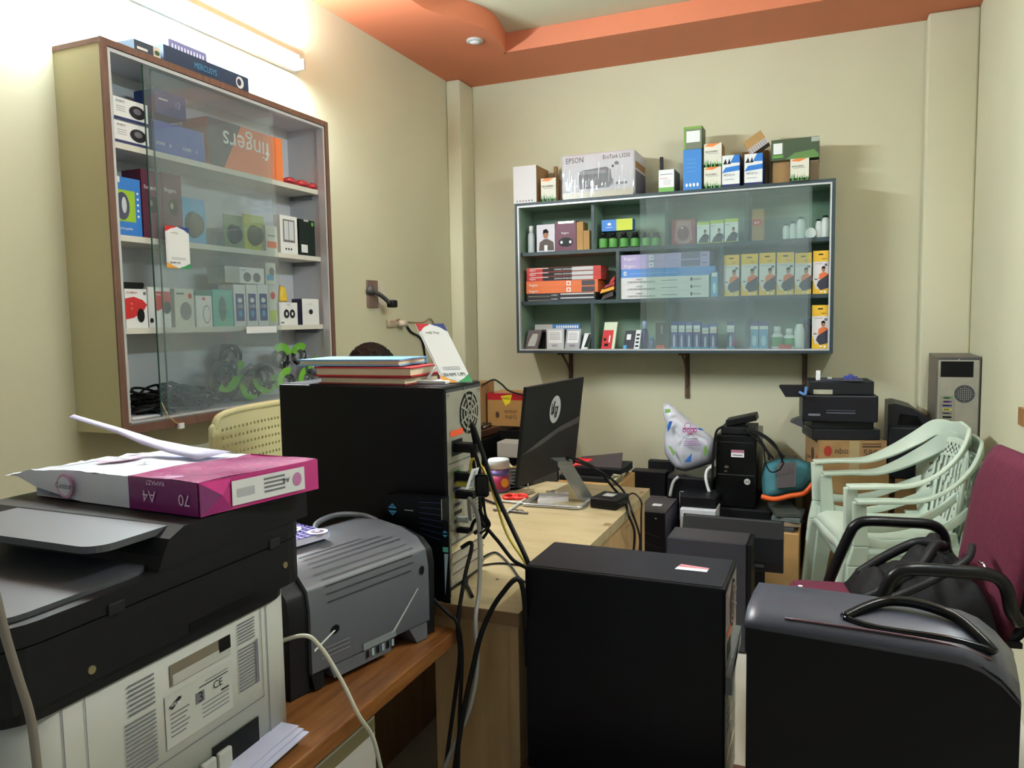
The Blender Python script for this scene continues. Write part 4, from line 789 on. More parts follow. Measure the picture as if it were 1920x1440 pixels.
# books
def book(name, label, cor, ang, w_, d_, z, h, cover, group=None):
    mb = MB(); mb.X = Matrix.Translation(V((cor[0], cor[1], z))) @ Matrix.Rotation(math.radians(ang), 4, 'Z')
    mb.box((0, 0, 0), (w_, d_, .003), cover); mb.box((0, 0, h-.003), (w_, d_, h), cover)
    mb.box((w_-.003 if False else 0, d_-.004, 0), (w_, d_, h), cover)
    t = thing(name, label, 'book', (cor[0]+w_/2, cor[1]+d_/2, z), group)
    mb.build('cover', t)
    m2 = MB(); m2.X = mb.X; m2.box((.004, .004, .003), (w_-.004, d_-.004, h-.003), M(220, 206, 176, .8)); m2.build('pages', t)
    return t
book('notebook', 'dark red notebook with cream pages at the bottom of the pile on the tower', (-1.10, 1.46), -1, .235, .155, TZ+.002, .017, M(140, 40, 44, .5), 'books on the computer tower')
book('notebook', 'bright red notebook in the middle of the pile on the tower', (-1.105, 1.452), 3, .25, .155, TZ+.020, .021, M(190, 30, 44, .5), 'books on the computer tower')
book('notebook', 'pale blue notebook on top of the pile on the tower', (-1.15, 1.45), 6, .26, .155, TZ+.043, .015, M(110, 166, 214, .5), 'books on the computer tower')
# payment standee
A0 = P(832, 724, y=1.52); A1 = P(867, 717, y=1.56)
o_ = V((A0.x, A0.y, TZ+.003)); u_ = V((.047, .052, 0)); v_ = P(779, 608, y=1.56)-o_
w0 = P(818, 603, y=1.60)-P(779, 608, y=1.56); u_ = V((.050, .045, 0))
F = FR(o_, u_, v_)
st = thing('payment_standee', 'white payment card with coloured corners leaning on top of the computer tower', 'sign', o_)
mb = MB(); mb.prism([F.p(0, 0, -.003), F.p(1, 0, -.003), F.p(1, 1, -.003), F.p(0, 1, -.003)], F.n*.0029, WHITE); paysticker(F, mb); mb.build('card', st)
b_ = MB(); bb2 = o_+V((-.075, -.01, -.002)); b_.box(bb2, bb2+V((.085, .05, .008)), WHITE, .002); b_.build('stand_base', st)
MB().tube([F.p(.5, .55, -.004), F.p(.5, .5, -.03), bb2+V((.02, .03, .008))], .003, WHITE).build('prop', st)
# black box with blue line logos between tower and printer
a = P(727, 925, y=1.42); b = P(824, 925, y=1.42)
t_ = thing('graphics_box', 'flat black box with blue diamond logos standing between the tower and the grey printer', 'box', (b.x-.07, 1.425, DZ))
MB().box((a.x, 1.409, DZ), (b.x+.012, 1.440, a.z), M(12, 14, 18, .3)).build('carton', t_)
F = FR((a.x, 1.409, DZ), (b.x+.012-a.x, 0, 0), (0, 0, a.z-DZ)); mb = MB()
def dia(F, mb, cx, cy, s):
    r = F.w/F.h
    for sg in (1, -1):
        mb.pg(F, [(cx-s, cy+.012*sg), (cx+s, cy+.012*sg), (cx, cy+sg*s*r*1.2)][::sg], CYAN, 2); mb.pg(F, [(cx-s*.6, cy+.03*sg), (cx+s*.6, cy+.03*sg), (cx, cy+sg*s*r*.8)][::sg], M(12, 20, 60), 3)
dia(F, mb, .13, .86, .08)
mb.r(F, .34, .86, .5, .868, LGREY)
for k in range(7): mb.pg(F, [(.6, .95-.05*k), (.98, .96-.06*k), (.98, .965-.06*k), (.6, .955-.05*k)], M(40, 70, 120))
mb.r(F, .985, 0, 1, 1, LGREY, 2); mb.build('print', t_)
a = P(826, 985, y=1.40); b = P(837, 985, y=1.40)
F = FR((a.x, 1.405, DZ+.03), (b.x-a.x+.002, 0, 0), (0, 0, .15)); mb = MB().box((a.x, 1.405, DZ), (b.x+.002, 1.4085, DZ+.18), M(16, 18, 24, .3)); F = FR((a.x, 1.405, DZ), (b.x+.002-a.x, 0, 0), (0, 0, .18))
dia(F, mb, .5, .84, .4); mb.pg(F, [(.3, .1), (.9, .6), (.3, .6)], M(170, 190, 214)); mb.r(F, .1, .62, .9, .68, TEAL)
T(mb.build('graphics_box'), 'thin dark box edge with small blue diamond beside the tower', 'box')
# ---------------------------------------------------------------- white and black multifunction printer
pr = thing('multifunction_printer', 'large white and black multifunction printer seen from behind on the shelf table', 'printer', (-.98, .73, SZ))
PX, PXB, PY0, PY1 = -.79, -1.19, .502, .962
PWH = M(176, 177, 172, .5, var=.03, scale=5, key='printer_off_white'); PBK = M(22, 22, 26, .5, var=.15, scale=6, key='printer_black')
MB().box((PXB, PY0+.012, SZ+.004), (PX, PY1, .948), PWH, .045, 5, vert=True).build('body', pr)
F = FR((PX+.0004, PY0+.058, SZ+.004), (0, PY1-PY0-.10, 0), (0, 0, .238))
mb = MB()
def slot(F, mb, a, b, c, d, n, mat=INKG):
    for i in range(n): y = b+(d-b)*(i+.2)/n; mb.r(F, a, y, c, y+(d-b)/n*.4, mat, 3)
for x0_, y0_, x1_, y1_ in ((.0, .0, .004, 1), (.93, .0, .934, 1), (.08, .34, .90, .346), (.08, .96, .90, .966), (.08, .34, .083, .96), (.898, .34, .901, .96)): mb.r(F, x0_, y0_, x1_, y1_, INKG, 2)
mb.r(F, .42, .74, .72, .86, M(120, 110, 96), 2); mb.r(F, .43, .74, .72, .80, M(180, 180, 176), 3); mb.r(F, .66, .78, .72, .86, BLACK, 4)
slot(F, mb, .76, .76, .86, .90, 7); slot(F, mb, .76, .46, .86, .74, 13); slot(F, mb, .24, .70, .35, .88, 7); slot(F, mb, .22, .38, .35, .68, 13); mb.r(F, .86, .46, .875, .74, INKG, 3)
mb.r(F, .39, .40, .72, .70, M(188, 190, 186), 2)
mb.pg(F, [(.405, .63), (.42, .61), (.46, .645), (.465, .66), (.45, .665)], INK, 4); mb.t(F, 'SAMSUNG', .413, .628, .018, WHITE, 5, wmax=.045)
for k in range(6): mb.r(F, .41, .58-.025*k, .50-.01*(k % 3), .588-.025*k, INKG, 3)
mb.t(F, 'CE', .62, .585, .045, INK, 4); mb.t(F, '3', .545, .56, .06, INK, 4); mb.r(F, .53, .555, .575, .62, INKG, 3); mb.r(F, .66, .55, .70, .56, INK, 4)
for k in range(4): mb.r(F, .56, .53-.025*k, .70, .536-.025*k, INKG, 3)
mb.r(F, .55, .64, .70, .646, INK, 3); mb.r(F, .58, .66, .70, .665, INKG, 3)
mb.r(F, .60, .04, .86, .24, M(10, 10, 12), 2)
mb.r(F, .02, .05, .03, .52, INKG, 3)
mb.build('rear_details', pr)
F3 = FR((PX+.0006, PY0+.022, SZ+.01), (0, .045, 0), (0, 0, .14)); mb = MB(); mb.r(F3, .1, 0, .9, .95, M(184, 186, 182), 1); mb.r(F3, .3, .6, .65, .86, BLACK, 2); mb.build('port_panel', pr)
a = F.p(.02, .04)
MB().box((PX-.01, PY0+.03, SZ+.01), (PX+.02, PY0+.06, SZ+.045), BLACK, .004).build('plug', pr)
mb = MB()
for i in range(5): mb.box((PX, PY0+.16+.03*i, SZ+.012), (PX+.008, PY0+.186+.03*i, SZ+.05), PWH, .003)
lab(mb.build('tray_tabs', pr), 'row of white plastic tabs')
# side vents (the side facing the camera on the left)
F4 = FR((-1.12, PY0+.0115, SZ+.02), (.26, 0, 0), (0, 0, .2)); mb = MB(); slot(F4, mb, 0, .1, .98, .85, 11, INKG); mb.build('side_vents', pr)
# black scanner unit
def rrect(x0, x1, y0, y1, r, z, n=6):
    pts = []
    for cx, cy, a0 in ((x1-r, y0+r, -90), (x1-r, y1-r, 0), (x0+r, y1-r, 90), (x0+r, y0+r, 180)):
        for i in range(n+1): t = math.radians(a0+90*i/n); pts.append(V((cx+r*math.cos(t), cy+r*math.sin(t), z)))
    return pts
SX1, SY0, SY1 = -.782, .478, 1.004
pts = rrect(PXB-.02, SX1, SY0, SY1, .06, .951)
for p in pts:                      # the lower rim sweeps down towards the near corner
    if p.x > -1.0 and p.y < .75: p.z -= 0
MB().prism(pts, (0, 0, .070), PBK, sm=False).build('scanner_unit', pr)
MB().prism(rrect(PXB, SX1-.004, SY0+.012, PY1, .055, .936), (0, 0, .016), PBK).build('scanner_skirt', pr)
MB().prism(rrect(PXB-.02, SX1+.001, SY0, SY1+.001, .06, 1.023), (0, 0, .024), PBK).build('scanner_lid', pr)
ad = MB(); ad.prism([(SX1-.004, .70, 1.047), (SX1-.004, 1.0, 1.047), (SX1-.004, 1.0, 1.096), (SX1-.004, .745, 1.096), (SX1-.004, .72, 1.085), (SX1-.004, .708, 1.065)], (-.40, 0, 0), PBK)
ad.build('document_feeder', pr)
pts = rrect(-1.11, -.812, .632, .80, .03, 1.086)
MB().prism(pts, (0, 0, .009), M(74, 76, 84, .45)).build('feeder_tray', pr)
MB().prism(rrect(-1.18, -.80, SY0+.01, .72, .05, 1.047), (0, 0, .006), M(70, 72, 80, .45)).build('output_tray', pr)
for y in (.62, .90): MB().box((SX1-.002, y, 1.020), (SX1+.004, y+.022, 1.034), M(40, 40, 44, .3), .001).build('hinge_clip', pr)
for y, z in ((.595, .966), (.935, .985)): MB().cyl((SX1-.001, y, z), (SX1+.002, y, z), .005, .005, M(120, 110, 80), 12).build('screw', pr)
mb = MB(); mb.box((SX1-.0005, .74, .953), (SX1+.0006, .87, .965), M(6, 6, 7))
mb.build('grip_recess', pr)
# paper sheets poking out of the rear slot
mb = MB()
for k in range(3): mb.prism([(PX-.08, .735, SZ+.016+.004*k), (PX+.055-.01*k, .745, SZ+.010+.003*k), (PX+.05-.01*k, .925, SZ+.016+.003*k), (PX-.08, .915, SZ+.018+.004*k)], (0, 0, .0012), M(196, 198, 226, .6))
T(mb.build('paper_sheets'), 'white paper sheets sticking out of the white printer near its foot', 'paper')
# ---------------------------------------------------------------- opened ream of paper
zb = 1.0975
rm = thing('paper_ream', 'opened white and magenta paper ream lying on the white printer', 'paper ream', (-.95, .87, zb))
N, Fq = V((-.796, .782, zb)), V((-.752, .984, zb)); L = V((-.345, .018, 0)); Wd = (Fq-N)
def rp(s, t, h): return N+L*s+Wd*t+V((0, 0, h))       # s along, t across, h up
RW = M(214, 214, 228, .38, var=.04, scale=14, bump=.15, key='white_ream_wrapper')
vs = []; fs = []; nn, mm = 14, 8; rnd = random.Random(11)
def top_h(s, t):
    h = .046
    if s > .8: h -= (s-.8)*.03
    return h+rnd.uniform(-.001, .001)*(s > .3)
def grid(mb, fn, n, m, mat, sm=True):
    vs = [fn(i/n, j/m) for i in range(n+1) for j in range(m+1)]
    mb.add(vs, [(i*(m+1)+j, (i+1)*(m+1)+j, (i+1)*(m+1)+j+1, i*(m+1)+j+1) for i in range(n) for j in range(m)], mat, sm)
mb = MB()
S0 = .40
grid(mb, lambda s, t: rp(S0+(1.02-S0)*s, t, top_h(S0+(1.02-S0)*s, t)), 12, 8, RW)
def hb(s): return max(0, (s-.72))*.045
grid(mb, lambda s, h: rp(S0+(1.02-S0)*s, 0-.014*math.sin(s*9)*h*(1-h), hb(S0+(1.02-S0)*s)+h*(top_h(S0+(1.02-S0)*s, 0)-hb(S0+(1.02-S0)*s))), 12, 4, RW)
grid(mb, lambda s, h: rp(S0+(1.02-S0)*s, 1, h*top_h(S0+(1.02-S0)*s, 1)), 12, 2, RW)
grid(mb, lambda t, h: rp(1.02, t, h*top_h(1.02, t)), 6, 2, RW)
grid(mb, lambda s, t: rp(S0+(1.02-S0)*s, t, .0008), 2, 2, RW)
# crumpled open end of the wrapper
def crum(s, t):
    r_ = random.Random(int(s*50)*31+int(t*50)); q = rp(1.02+.20*s*(1-.35*t), t*(1-.10*s)-.03*s*(1-t), .0)
    q.z += (.040-.012*s)*(1 if t > 0 else 1)+(r_.uniform(-.004, .005) if s > 0 else 0)*(s < 1)+.006*s*t; return q
grid(mb, crum, 6, 8, RW)
grid(mb, lambda s, t: crum(s, 0).lerp(rp(1.02+.17*s, 0, hb(1.02)+.018*s), t), 6, 3, RW)
grid(mb, lambda s, t: rp(1.02+.17*s, t*.9, hb(1.02)+.018*s), 4, 4, RW)
Fm = FR(rp(.97, 0, 0)+V((0, -.0035, 0)), L*-.42, V((0, 0, .046))); Fm.n = V((.13, -.98, 0))
mb.e(Fm, .42, .5, .13, .40, M(214, 150, 190), 8); mb.e(Fm, .42, .5, .10, .32, RW, 9); mb.t(Fm, 'Century', .28, .42, .2, INKG, 10, wmax=.3)
Ft = FR(rp(.96, .08, .0475), L*-.5, Wd*.8)
mb.e(Ft, .28, .42, .13, .2, M(214, 150, 190), 3); mb.e(Ft, .28, .42, .10, .16, RW, 4); mb.t(Ft, 'Copier', .16, .40, .06, INKG, 6)
mb.r(Ft, .52, .24, .8, .242, INK, 3); mb.r(Ft, .52, .5, .8, .502, INK, 3); mb.r(Ft, .52, .24, .522, .5, INK, 3); mb.r(Ft, .8, .24, .802, .5, INK, 3); mb.t(Ft, 'JK', .63, .32, .09, INKG, 4)
mb.build('white_wrapper', rm)
mb = MB()
MG = M(190, 30, 126, .22, bump=.12, scale=18, coat=.6, key='magenta_wrapper'); MG2 = M(120, 24, 104, .25, coat=.5)
grid(mb, lambda s, t: rp(.42*s-.0, t, .0475+.0015*math.sin(7*t+5*s)), 8, 8, MG)
grid(mb, lambda s, h: rp(.40*s, -.006, h*.048+.0002), 6, 2, MG2)
grid(mb, lambda s, h: rp(.40*s, 1.003, h*.048), 4, 2, MG)
grid(mb, lambda t, h: rp(-.006, t*1.009-.006, h*.048+.0002), 6, 3, MG)
grid(mb, lambda s, t: rp(.40*s, t, .0002), 2, 2, MG)
Fe = FR(rp(-.010, -.006, .0), Wd*1.01, V((0, 0, .048)))
mb.pg(Fe, [(.0, 1), (.17, .5), (0, .0)], MG2, 1); mb.pg(Fe, [(.0, 1.), (.17, .5), (.24, .95)], M(220, 60, 150, .25), 1); mb.pg(Fe, [(0, 0), (.17, .5), (.24, .05)], M(150, 26, 110, .3), 1)
mb.r(Fe, .24, .12, .86, .86, M(222, 222, 226), 2); mb.e(Fe, .79, .5, .04, .22, M(190, 120, 170), 3)
mb.t(Fe, 'A4', .72, .62, .15, INK, 4, rot=180)
for k in range(4): mb.r(Fe, .5, .3+.13*k, .68, .36+.13*k, INKG, 3)
mb.r(Fe, .28, .35, .42, .6, M(180, 180, 190), 3)
Fs = FR(rp(.40, -.009, .0), L*-.40, V((0, 0, .048))); 
mb.t(Fs, '70', .90, .62, .34, M(226, 190, 226), 3, rot=180); mb.t(Fs, 'A4', .42, .62, .34, M(226, 190, 226), 3, rot=180); mb.t(Fs, 'RAMAZ7', .55, .94, .14, M(226, 190, 226), 3, rot=180)
lab(mb.build('magenta_wrapper', rm), 'shiny magenta wrapper end')
# torn strip of wrapper curling up over the open end
t0 = P(145, 805, y=.95); mb = MB()
path = [rp(.45, .78, .050), rp(.65, .76, .055), rp(.85, .72, .066), rp(1.05, .70, .082), rp(1.38, .66, .104)]
wd = [.36, .26, .16, .09, .05]
vs = []
for p, w_ in zip(path, wd): vs += [p-Wd*w_*.5, p+Wd*w_*.3+V((0, 0, .004))]
mb.add(vs, [(2*i, 2*i+1, 2*i+3, 2*i+2) for i in range(4)], M(196, 190, 226, .6), True)
mb.build('torn_flap', rm, mods=(solid(.0008),))
# ---------------------------------------------------------------- grey laser printer
G0, G1 = V((-.832, 1.040, SZ)), V((-.752, 1.352, SZ)); gu = (G1-G0).normalized(); gw = (G1-G0).length; gn = V((gu.y, -gu.x, 0))  # gn points to the viewer's right
GRB = M(92, 95, 104, .42, var=.06, scale=6, key='grey_printer_plastic')
def gp(u, d, h): return G0+gu*u-gn*d+V((0, 0, h))        # u along the rear face, d into the printer, h up
lp = thing('laser_printer', 'grey laser printer with ribbed rounded top beside the white printer', 'printer', gp(gw/2, .12, 0))
prof = [(0.0, .035), (0.0, .15), (.006, .185), (.03, .208), (.075, .222), (.14, .228), (.2, .226), (.235, .20), (.24, .03)]
def loft(mb, prof, u0, u1, mat, sm=True):
    n = len(prof); vs = [gp(u0, d, h) for d, h in prof]+[gp(u1, d, h) for d, h in prof]
    mb.add(vs, [(i, (i+1) % n, n+(i+1) % n, n+i) for i in range(n)], mat, sm); mb.add(vs, [tuple(range(n-1, -1, -1)), tuple(range(n, 2*n))], mat)
mb = MB(); loft(mb, prof, .012, gw-.012, GRB)
mb.build('shell', lp, mods=(bev(.004, 3),))
for u0, u1 in ((-.028, .012), (gw-.012, gw+.012)):
    mb = MB(); loft(mb, [(.01, .0), (.006, .15), (.012, .18), (.035, .20), (.09, .214), (.2, .214), (.235, .19), (.235, .0)], u0, u1, PBK); mb.build('side_cover', lp, mods=(bev(.005, 2),))
mb = MB(); mb.prism([gp(.05, -.0005, .035), gp(.2, -.0005, .035), gp(.2, -.0005, .012), gp(.06, -.0005, .012)], -gn*.1, GRB); mb.prism([gp(gw-.07, .0, .035), gp(gw-.02, .0, .035), gp(gw-.02, .0, .002), gp(gw-.05, 0, .002)], -gn*.08, GRB); mb.prism([gp(.012, .004, .035), gp(.04, .004, .035), gp(.04, .004, .004), gp(.02, .004, .004)], -gn*.08, PBK)
mb.build('skirt', lp)
for u in (.05, gw-.05): MB().cyl(gp(u, .2, 0), gp(u, .2, .035), .012, .012, PBK).build('foot', lp)
mb = MB()
def onprof(d, h, u0, u1, wdt, mat): # a groove line on the rounded shell
    for i in range(len(prof)-1):
        pass
def gl(dh, u0, u1, mat=M(40, 42, 48), w_=.0035):
    (d, h), (d2, h2) = dh; mb.add([gp(u0, d, h), gp(u1, d, h), gp(u1, d2, h2), gp(u0, d2, h2)], [(0, 1, 2, 3)], mat)
def pt(q):                            # walk along the shell profile
    i = int(q); f_ = q-i; a_, b_ = prof[i], prof[i+1]; d, h = a_[0]+(b_[0]-a_[0])*f_, a_[1]+(b_[1]-a_[1])*f_
    nx_, nh_ = -(b_[1]-a_[1]), (b_[0]-a_[0]); ln = math.hypot(nx_, nh_); return (d+nx_/ln*.0013, h+nh_/ln*.0013)
for q, dq, u0, u1 in ((1.1, .07, .05, .26), (1.5, .07, .05, .27), (1.9, .07, .05, .27), (2.3, .09, .05, .28), (2.7, .09, .04, .27), (3.15, .05, .05, .27), (3.45, .05, .05, .26), (3.75, .05, .05, .24), (4.0, .04, .05, .20)): gl((pt(q), pt(q+dq)), u0, u1)
mb.build('vent_grooves', lp)
mb = MB(); F = FR(gp(0, -.0008, .035), gu*gw, V((0, 0, .115))); F.n = gn
mb.e(F, .2, .58, .03, .07, BLACK, 2); mb.e(F, .9, .98, .02, .08, BLACK, 2); mb.pg(F, [(.05, .4), (.052, .36), (.2, .56), (.19, .58)], WHITE, 3); mb.pg(F, [(.62, .1), (.66, .14), (.86, .68), (.855, .7)], M(190, 190, 190, .2), 3)
mb.r(F, .4, .02, .66, .14, M(128, 134, 140), 2)
for k in range(6): mb.r(F, .42+.04*k, -.12, .44+.04*k, .0, M(150, 170, 180) if k % 2 else BLACK, 3)
for k in range(3): mb.r(F, .1, .34-.07*k, .3, .355-.07*k, M(140, 140, 140), 3)
mb.build('rear_marks', lp)
# handle arch on top and the patterned packet lying in its tray
mb = MB(); mb.tube([gp(.16, .17, .222), gp(.19, .2, .236), gp(.25, .21, .240), gp(.30, .19, .232), gp(.31, .15, .224)], .006, GRB, 8); mb.build('tray_rim', lp)
mb = MB(); mb.prism([gp(.02, .11, .232), gp(.15, .11, .232), gp(.15, .235, .232), gp(.02, .235, .232)], (0, 0, .012), M(214, 210, 236, .6))
F = FR(gp(.02, .11, .2445), gu*.13, -gn*.125); 
for i in range(9): mb.pg(F, [(i/9, 0), (i/9+.035, 0), (i/9+.14, 1), (i/9+.10, 1)], M(84, 60, 170), 1); mb.pg(F, [(0, i/9+.02), (1, i/9-.03), (1, i/9+.03), (0, i/9+.07)], M(84, 60, 170), 1)
for cx, cy in ((.25, .3), (.7, .55), (.2, .85), (.85, .1)): mb.e(F, cx, cy, .16, .16, WHITE, 3); mb.e(F, cx, cy, .10, .10, M(120, 90, 130), 4); mb.e(F, cx, cy, .04, .04, WHITE, 5)
T(mb.build('patterned_packet'), 'purple and white patterned packet lying in the grey printer tray', 'packet')
# ---------------------------------------------------------------- cables
def cable(name, label, pts, r, mat, group=None, cat='cable'):
    return T(MB().tube(pts, r, mat, 8, 8).build(name), label, cat, group)
cable('usb_cable', 'pale cable looping from the grey printer over the shelf edge', [gp(-.02, .10, .07), P(565, 1192, x=-.80), P(600, 1212, x=-.77), P(640, 1275, x=-.735), P(672, 1340, x=-.705), P(700, 1385, x=-.70), P(718, 1460, x=-.70)], .0035, M(196, 192, 176, .5))
cable('printer_cable', 'grey brown cable hanging in front of the white printer at the left', [P(-12, 1100, x=-.70), P(10, 1190, x=-.70), P(34, 1270, x=-.70), P(58, 1350, x=-.70), P(72, 1460, x=-.70)], .0042, M(120, 112, 104, .5))
q_ = lambda u, v, d=.045: TF.p(u, v)+V((d, 0, 0))
cable('power_cable', 'thick black cable running from the top of the tower rear to behind the front tower', [q_(.3, .70), P(885, 795, x=-.71), P(905, 850, x=-.69), P(930, 925, x=-.66), P(960, 990, x=-.62), P(988, 1050, x=-.575), P(1000, 1090, x=-.57)], .0052, RUBBER)
cable('network_cable', 'yellow network cable leaving the tower rear', [q_(.27, .515, .03), P(885, 862, x=-.715), P(905, 878, x=-.70), P(925, 925, x=-.67), P(950, 1000, x=-.635), P(985, 1056, x=-.585), P(1000, 1100, x=-.575)], .0032, M(206, 186, 70, .5))
cable('video_cable', 'black cable from the second plug of the tower rear', [q_(.27, .555), P(884, 838, x=-.715), P(897, 870, x=-.70), P(900, 905, x=-.70), P(903, 940, x=-.70), P(899, 965, x=-.70), P(906, 985, x=-.70), P(890, 1000, x=-.71)], .0042, RUBBER)
cable('grey_cable', 'thick light grey cable hanging from the tower rear past the desk edge', [q_(.27, .33, .03), P(880, 935, x=-.715), P(896, 970, x=-.70), P(900, 1040, x=-.69), P(898, 1110, x=-.68), V((-.672, 1.385, DZ-.02)), P(895, 1250, y=1.37), P(880, 1330, y=1.36), P(850, 1400, y=1.36), P(825, 1460, y=1.36)], .0048, CABLEG)
cable('power_cable', 'black cable from the low plug of the tower rear falling over the desk edge', [q_(.27, .275, .03), P(895, 975, x=-.71), P(930, 1010, x=-.66), P(962, 1050, x=-.62), P(990, 1068, x=-.60), P(1005, 1100, x=-.57)], .0042, RUBBER)
cable('power_cable', 'black cable curving out from under the front tower back to the desk edge', [V((-.575, 1.43, DZ-.12)), P(978, 1094, y=1.37), P(940, 1115, y=1.36), P(905, 1180, y=1.355), P(885, 1260, y=1.35), P(868, 1340, y=1.35), P(850, 1460, y=1.35)], .0055, RUBBER)
cable('black_cable', 'black cable hanging from the tower rear straight down over the desk front', [q_(.1, .2, .02), P(885, 1020, x=-.72), P(872, 1080, x=-.715), V((-.715, 1.39, DZ-.03)), P(862, 1230, y=1.385), P(850, 1330, y=1.385), P(832, 1460, y=1.385)], .0045, RUBBER)
cable('black_cable', 'black cable from the right side of the grey printer going down', [gp(gw+.008, .03, .085), P(840, 1150, x=-.735), P(858, 1170, x=-.712), P(866, 1230, x=-.705), P(862, 1340, x=-.70), P(858, 1460, x=-.70)], .004, RUBBER)
cable('thin_cable', 'thin dark cable crossing the plywood desk top', [P(905, 1045, z=DZ+.004), P(930, 1036, z=DZ+.004), P(955, 1058, z=DZ+.004), P(975, 1085, z=DZ+.004), P(990, 1092, z=DZ+.005)], .0028, RUBBER)
cable('thin_cable', 'thin dark cable lying straight across the desk towards the front tower', [P(902, 1060, z=DZ+.003), P(940, 1056, z=DZ+.003), P(992, 1062, z=DZ+.003)], .0024, RUBBER)
cable('audio_cable', 'black audio cable with a metal jack lying at the foot of the tower', [P(905, 1022, z=DZ+.02), P(885, 1060, z=DZ+.015), P(875, 1090, z=DZ+.006), P(880, 1105, z=DZ+.005), P(886, 1118, z=DZ+.005)], .0035, RUBBER)
t_ = thing('hanging_adapter', 'black connector block with a white brand tag hanging behind the tower', 'adapter', P(903, 912, x=-.69))
MB().box(P(893, 930, x=-.70), P(910, 893, x=-.67)+V((0, .012, 0)), M(22, 26, 22, .4), .006, 3).build('block', t_)
a = P(866, 910, x=-.712)
F = FR(P(873, 918, x=-.71), V((.004, .018, .0)), P(885, 880, x=-.70)-P(873, 918, x=-.71)); mb = MB(); mb.prism([F.p(0, 0, -.001), F.p(1.4, 0, -.001), F.p(1.4, 1, -.001), F.p(0, 1, -.001)], F.n*.0009, WHITE)
F = FR(F.p(1.3, 0), F.v, F.p(-.0, 0)-F.p(1.3, 0)); mb.t(F, 'zebion', .1, .3, .5, INK, 3, wmax=.8)
mb.build('brand_tag', t_)
MB().tube([P(900, 930, x=-.685), P(902, 960, x=-.685), P(915, 990, x=-.68), P(905, 1010, x=-.69)], .0035, RUBBER).build('cable', t_)
MB().tube([P(906, 930, x=-.68), P(910, 965, x=-.68), P(918, 985, x=-.675), P(900, 1000, x=-.69)], .003, RUBBER).build('cable', t_)
# ---------------------------------------------------------------- monitor on the desk
mo = thing('desktop_monitor', 'black all-in-one screen seen from behind with round hp logo on a silver stand', 'monitor', (-.83, 2.30, DZ))
TLp = A(988, 727, 2.45)
d2 = (TLp.z-CAMLOC.z)/ray(1095, 707).z; TRp = A(1095, 707, d2); uM = TRp-TLp
d3 = (TLp-CAMLOC).dot(uM)/ray(970, 915).dot(uM); BLp = A(970, 915, d3); BRp = BLp+uM
print('MON', d2, d3, BLp, uM.length, (TLp-BLp).length)
F = FR(BLp, BRp-BLp, TLp-BLp)
dd = -F.n*.012
MB().prism([BLp, BRp, TRp, TLp], dd, M(20, 20, 23, .35)).build('screen_panel', mo)
mb = MB()
F = FR(BLp, BRp-BLp, TLp-BLp)
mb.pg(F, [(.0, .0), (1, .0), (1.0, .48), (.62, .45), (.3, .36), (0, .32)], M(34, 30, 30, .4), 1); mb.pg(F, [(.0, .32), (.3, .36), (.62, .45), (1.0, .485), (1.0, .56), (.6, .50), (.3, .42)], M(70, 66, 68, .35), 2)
q = lambda a_, b_: F.p(a_, b_, .0)
mb.e(F, .50, .71, .095, .095*F.w/F.h*1.1, M(176, 176, 180, .35), 3, 28)
mb.t(F, 'hp', .430, .665, .12, BLACK, 5, wmax=.14); mb.pg(F, [(.44, .66), (.46, .66), (.49, .80), (.47, .80)], BLACK, 5); mb.pg(F, [(.505, .62), (.525, .62), (.55, .74), (.53, .74)], BLACK, 5)
lab(mb.build('rear_cover', mo), 'textured dark rear cover with silver round logo')
st0, st1 = P(984, 946, z=DZ+.006), P(1085, 952, z=DZ+.006); st2 = P(1106, 938, z=DZ+.006); st3 = P(1060, 920, z=DZ+.006); st4 = P(1010, 928, z=DZ+.006)
SL2 = M(190, 192, 196, .25, metal=.8)
MB().tube([st4, st0+V((0, .02, 0)), st0, (st0+st1)/2, st1, st1+(st2-st1)*.6, st2], .0065, SL2, 8, 5).build('stand_foot', mo)
neck0 = A(1050, 868, 2.52); neck1 = A(1072, 866, 2.5)
mb = MB(); k0 = V((.022, .012, 0)); n1 = A(1060, 872, 2.50); n2 = st2+V((-.01, 0, 0))
for s_ in (1,): mb.prism([n1-k0, n1+k0, n2+k0, n2-k0], V((-.008, .012, .003)), SL2)
mb.prism([n1-k0+V((-.05, .06, .0)), n1-k0, n1+k0, n1+k0+V((-.03, .07, 0))], (0, 0, .012), SL2)
mb.build('stand_neck', mo)
MB().tube([A(1062, 858, 2.55), A(1085, 862, 2.45), A(1120, 880, 2.45), A(1150, 915, 2.5), A(1172, 940, 2.5), P(1178, 965, x=-.57), P(1190, 1000, x=-.565), P(1185, 1060, x=-.565)], .004, RUBBER).build('cable', mo)
MB().tube([A(1066, 862, 2.55), A(1100, 872, 2.45), A(1140, 893, 2.45), A(1172, 925, 2.5), P(1185, 960, x=-.56), P(1200, 1010, x=-.56), P(1195, 1060, x=-.56)], .0035, RUBBER).build('cable', mo)
c_ = P(1127, 950, z=DZ); 
ps = thing('power_adapter', 'black power brick with white label lying on the plywood desk by the monitor stand', 'adapter', c_)
mb = MB(); mb.X = Matrix.Translation(P(1140, 950, z=DZ)) @ Matrix.Rotation(math.radians(-8), 4, 'Z'); mb.box((-.045, -.04, 0), (.045, .07, .034), BLACK, .005, 3); mb.box((-.02, .0, .034), (.015, .04, .0345), LGREY); mb.build('brick', ps)
MB().tube([P(1160, 945, z=DZ+.02), P(1185, 925, z=DZ+.012), P(1202, 940, z=DZ+.03), V((-.565, 2.42, DZ-.05)), V((-.56, 2.4, DZ-.25))], .003, RUBBER).build('cable', ps)
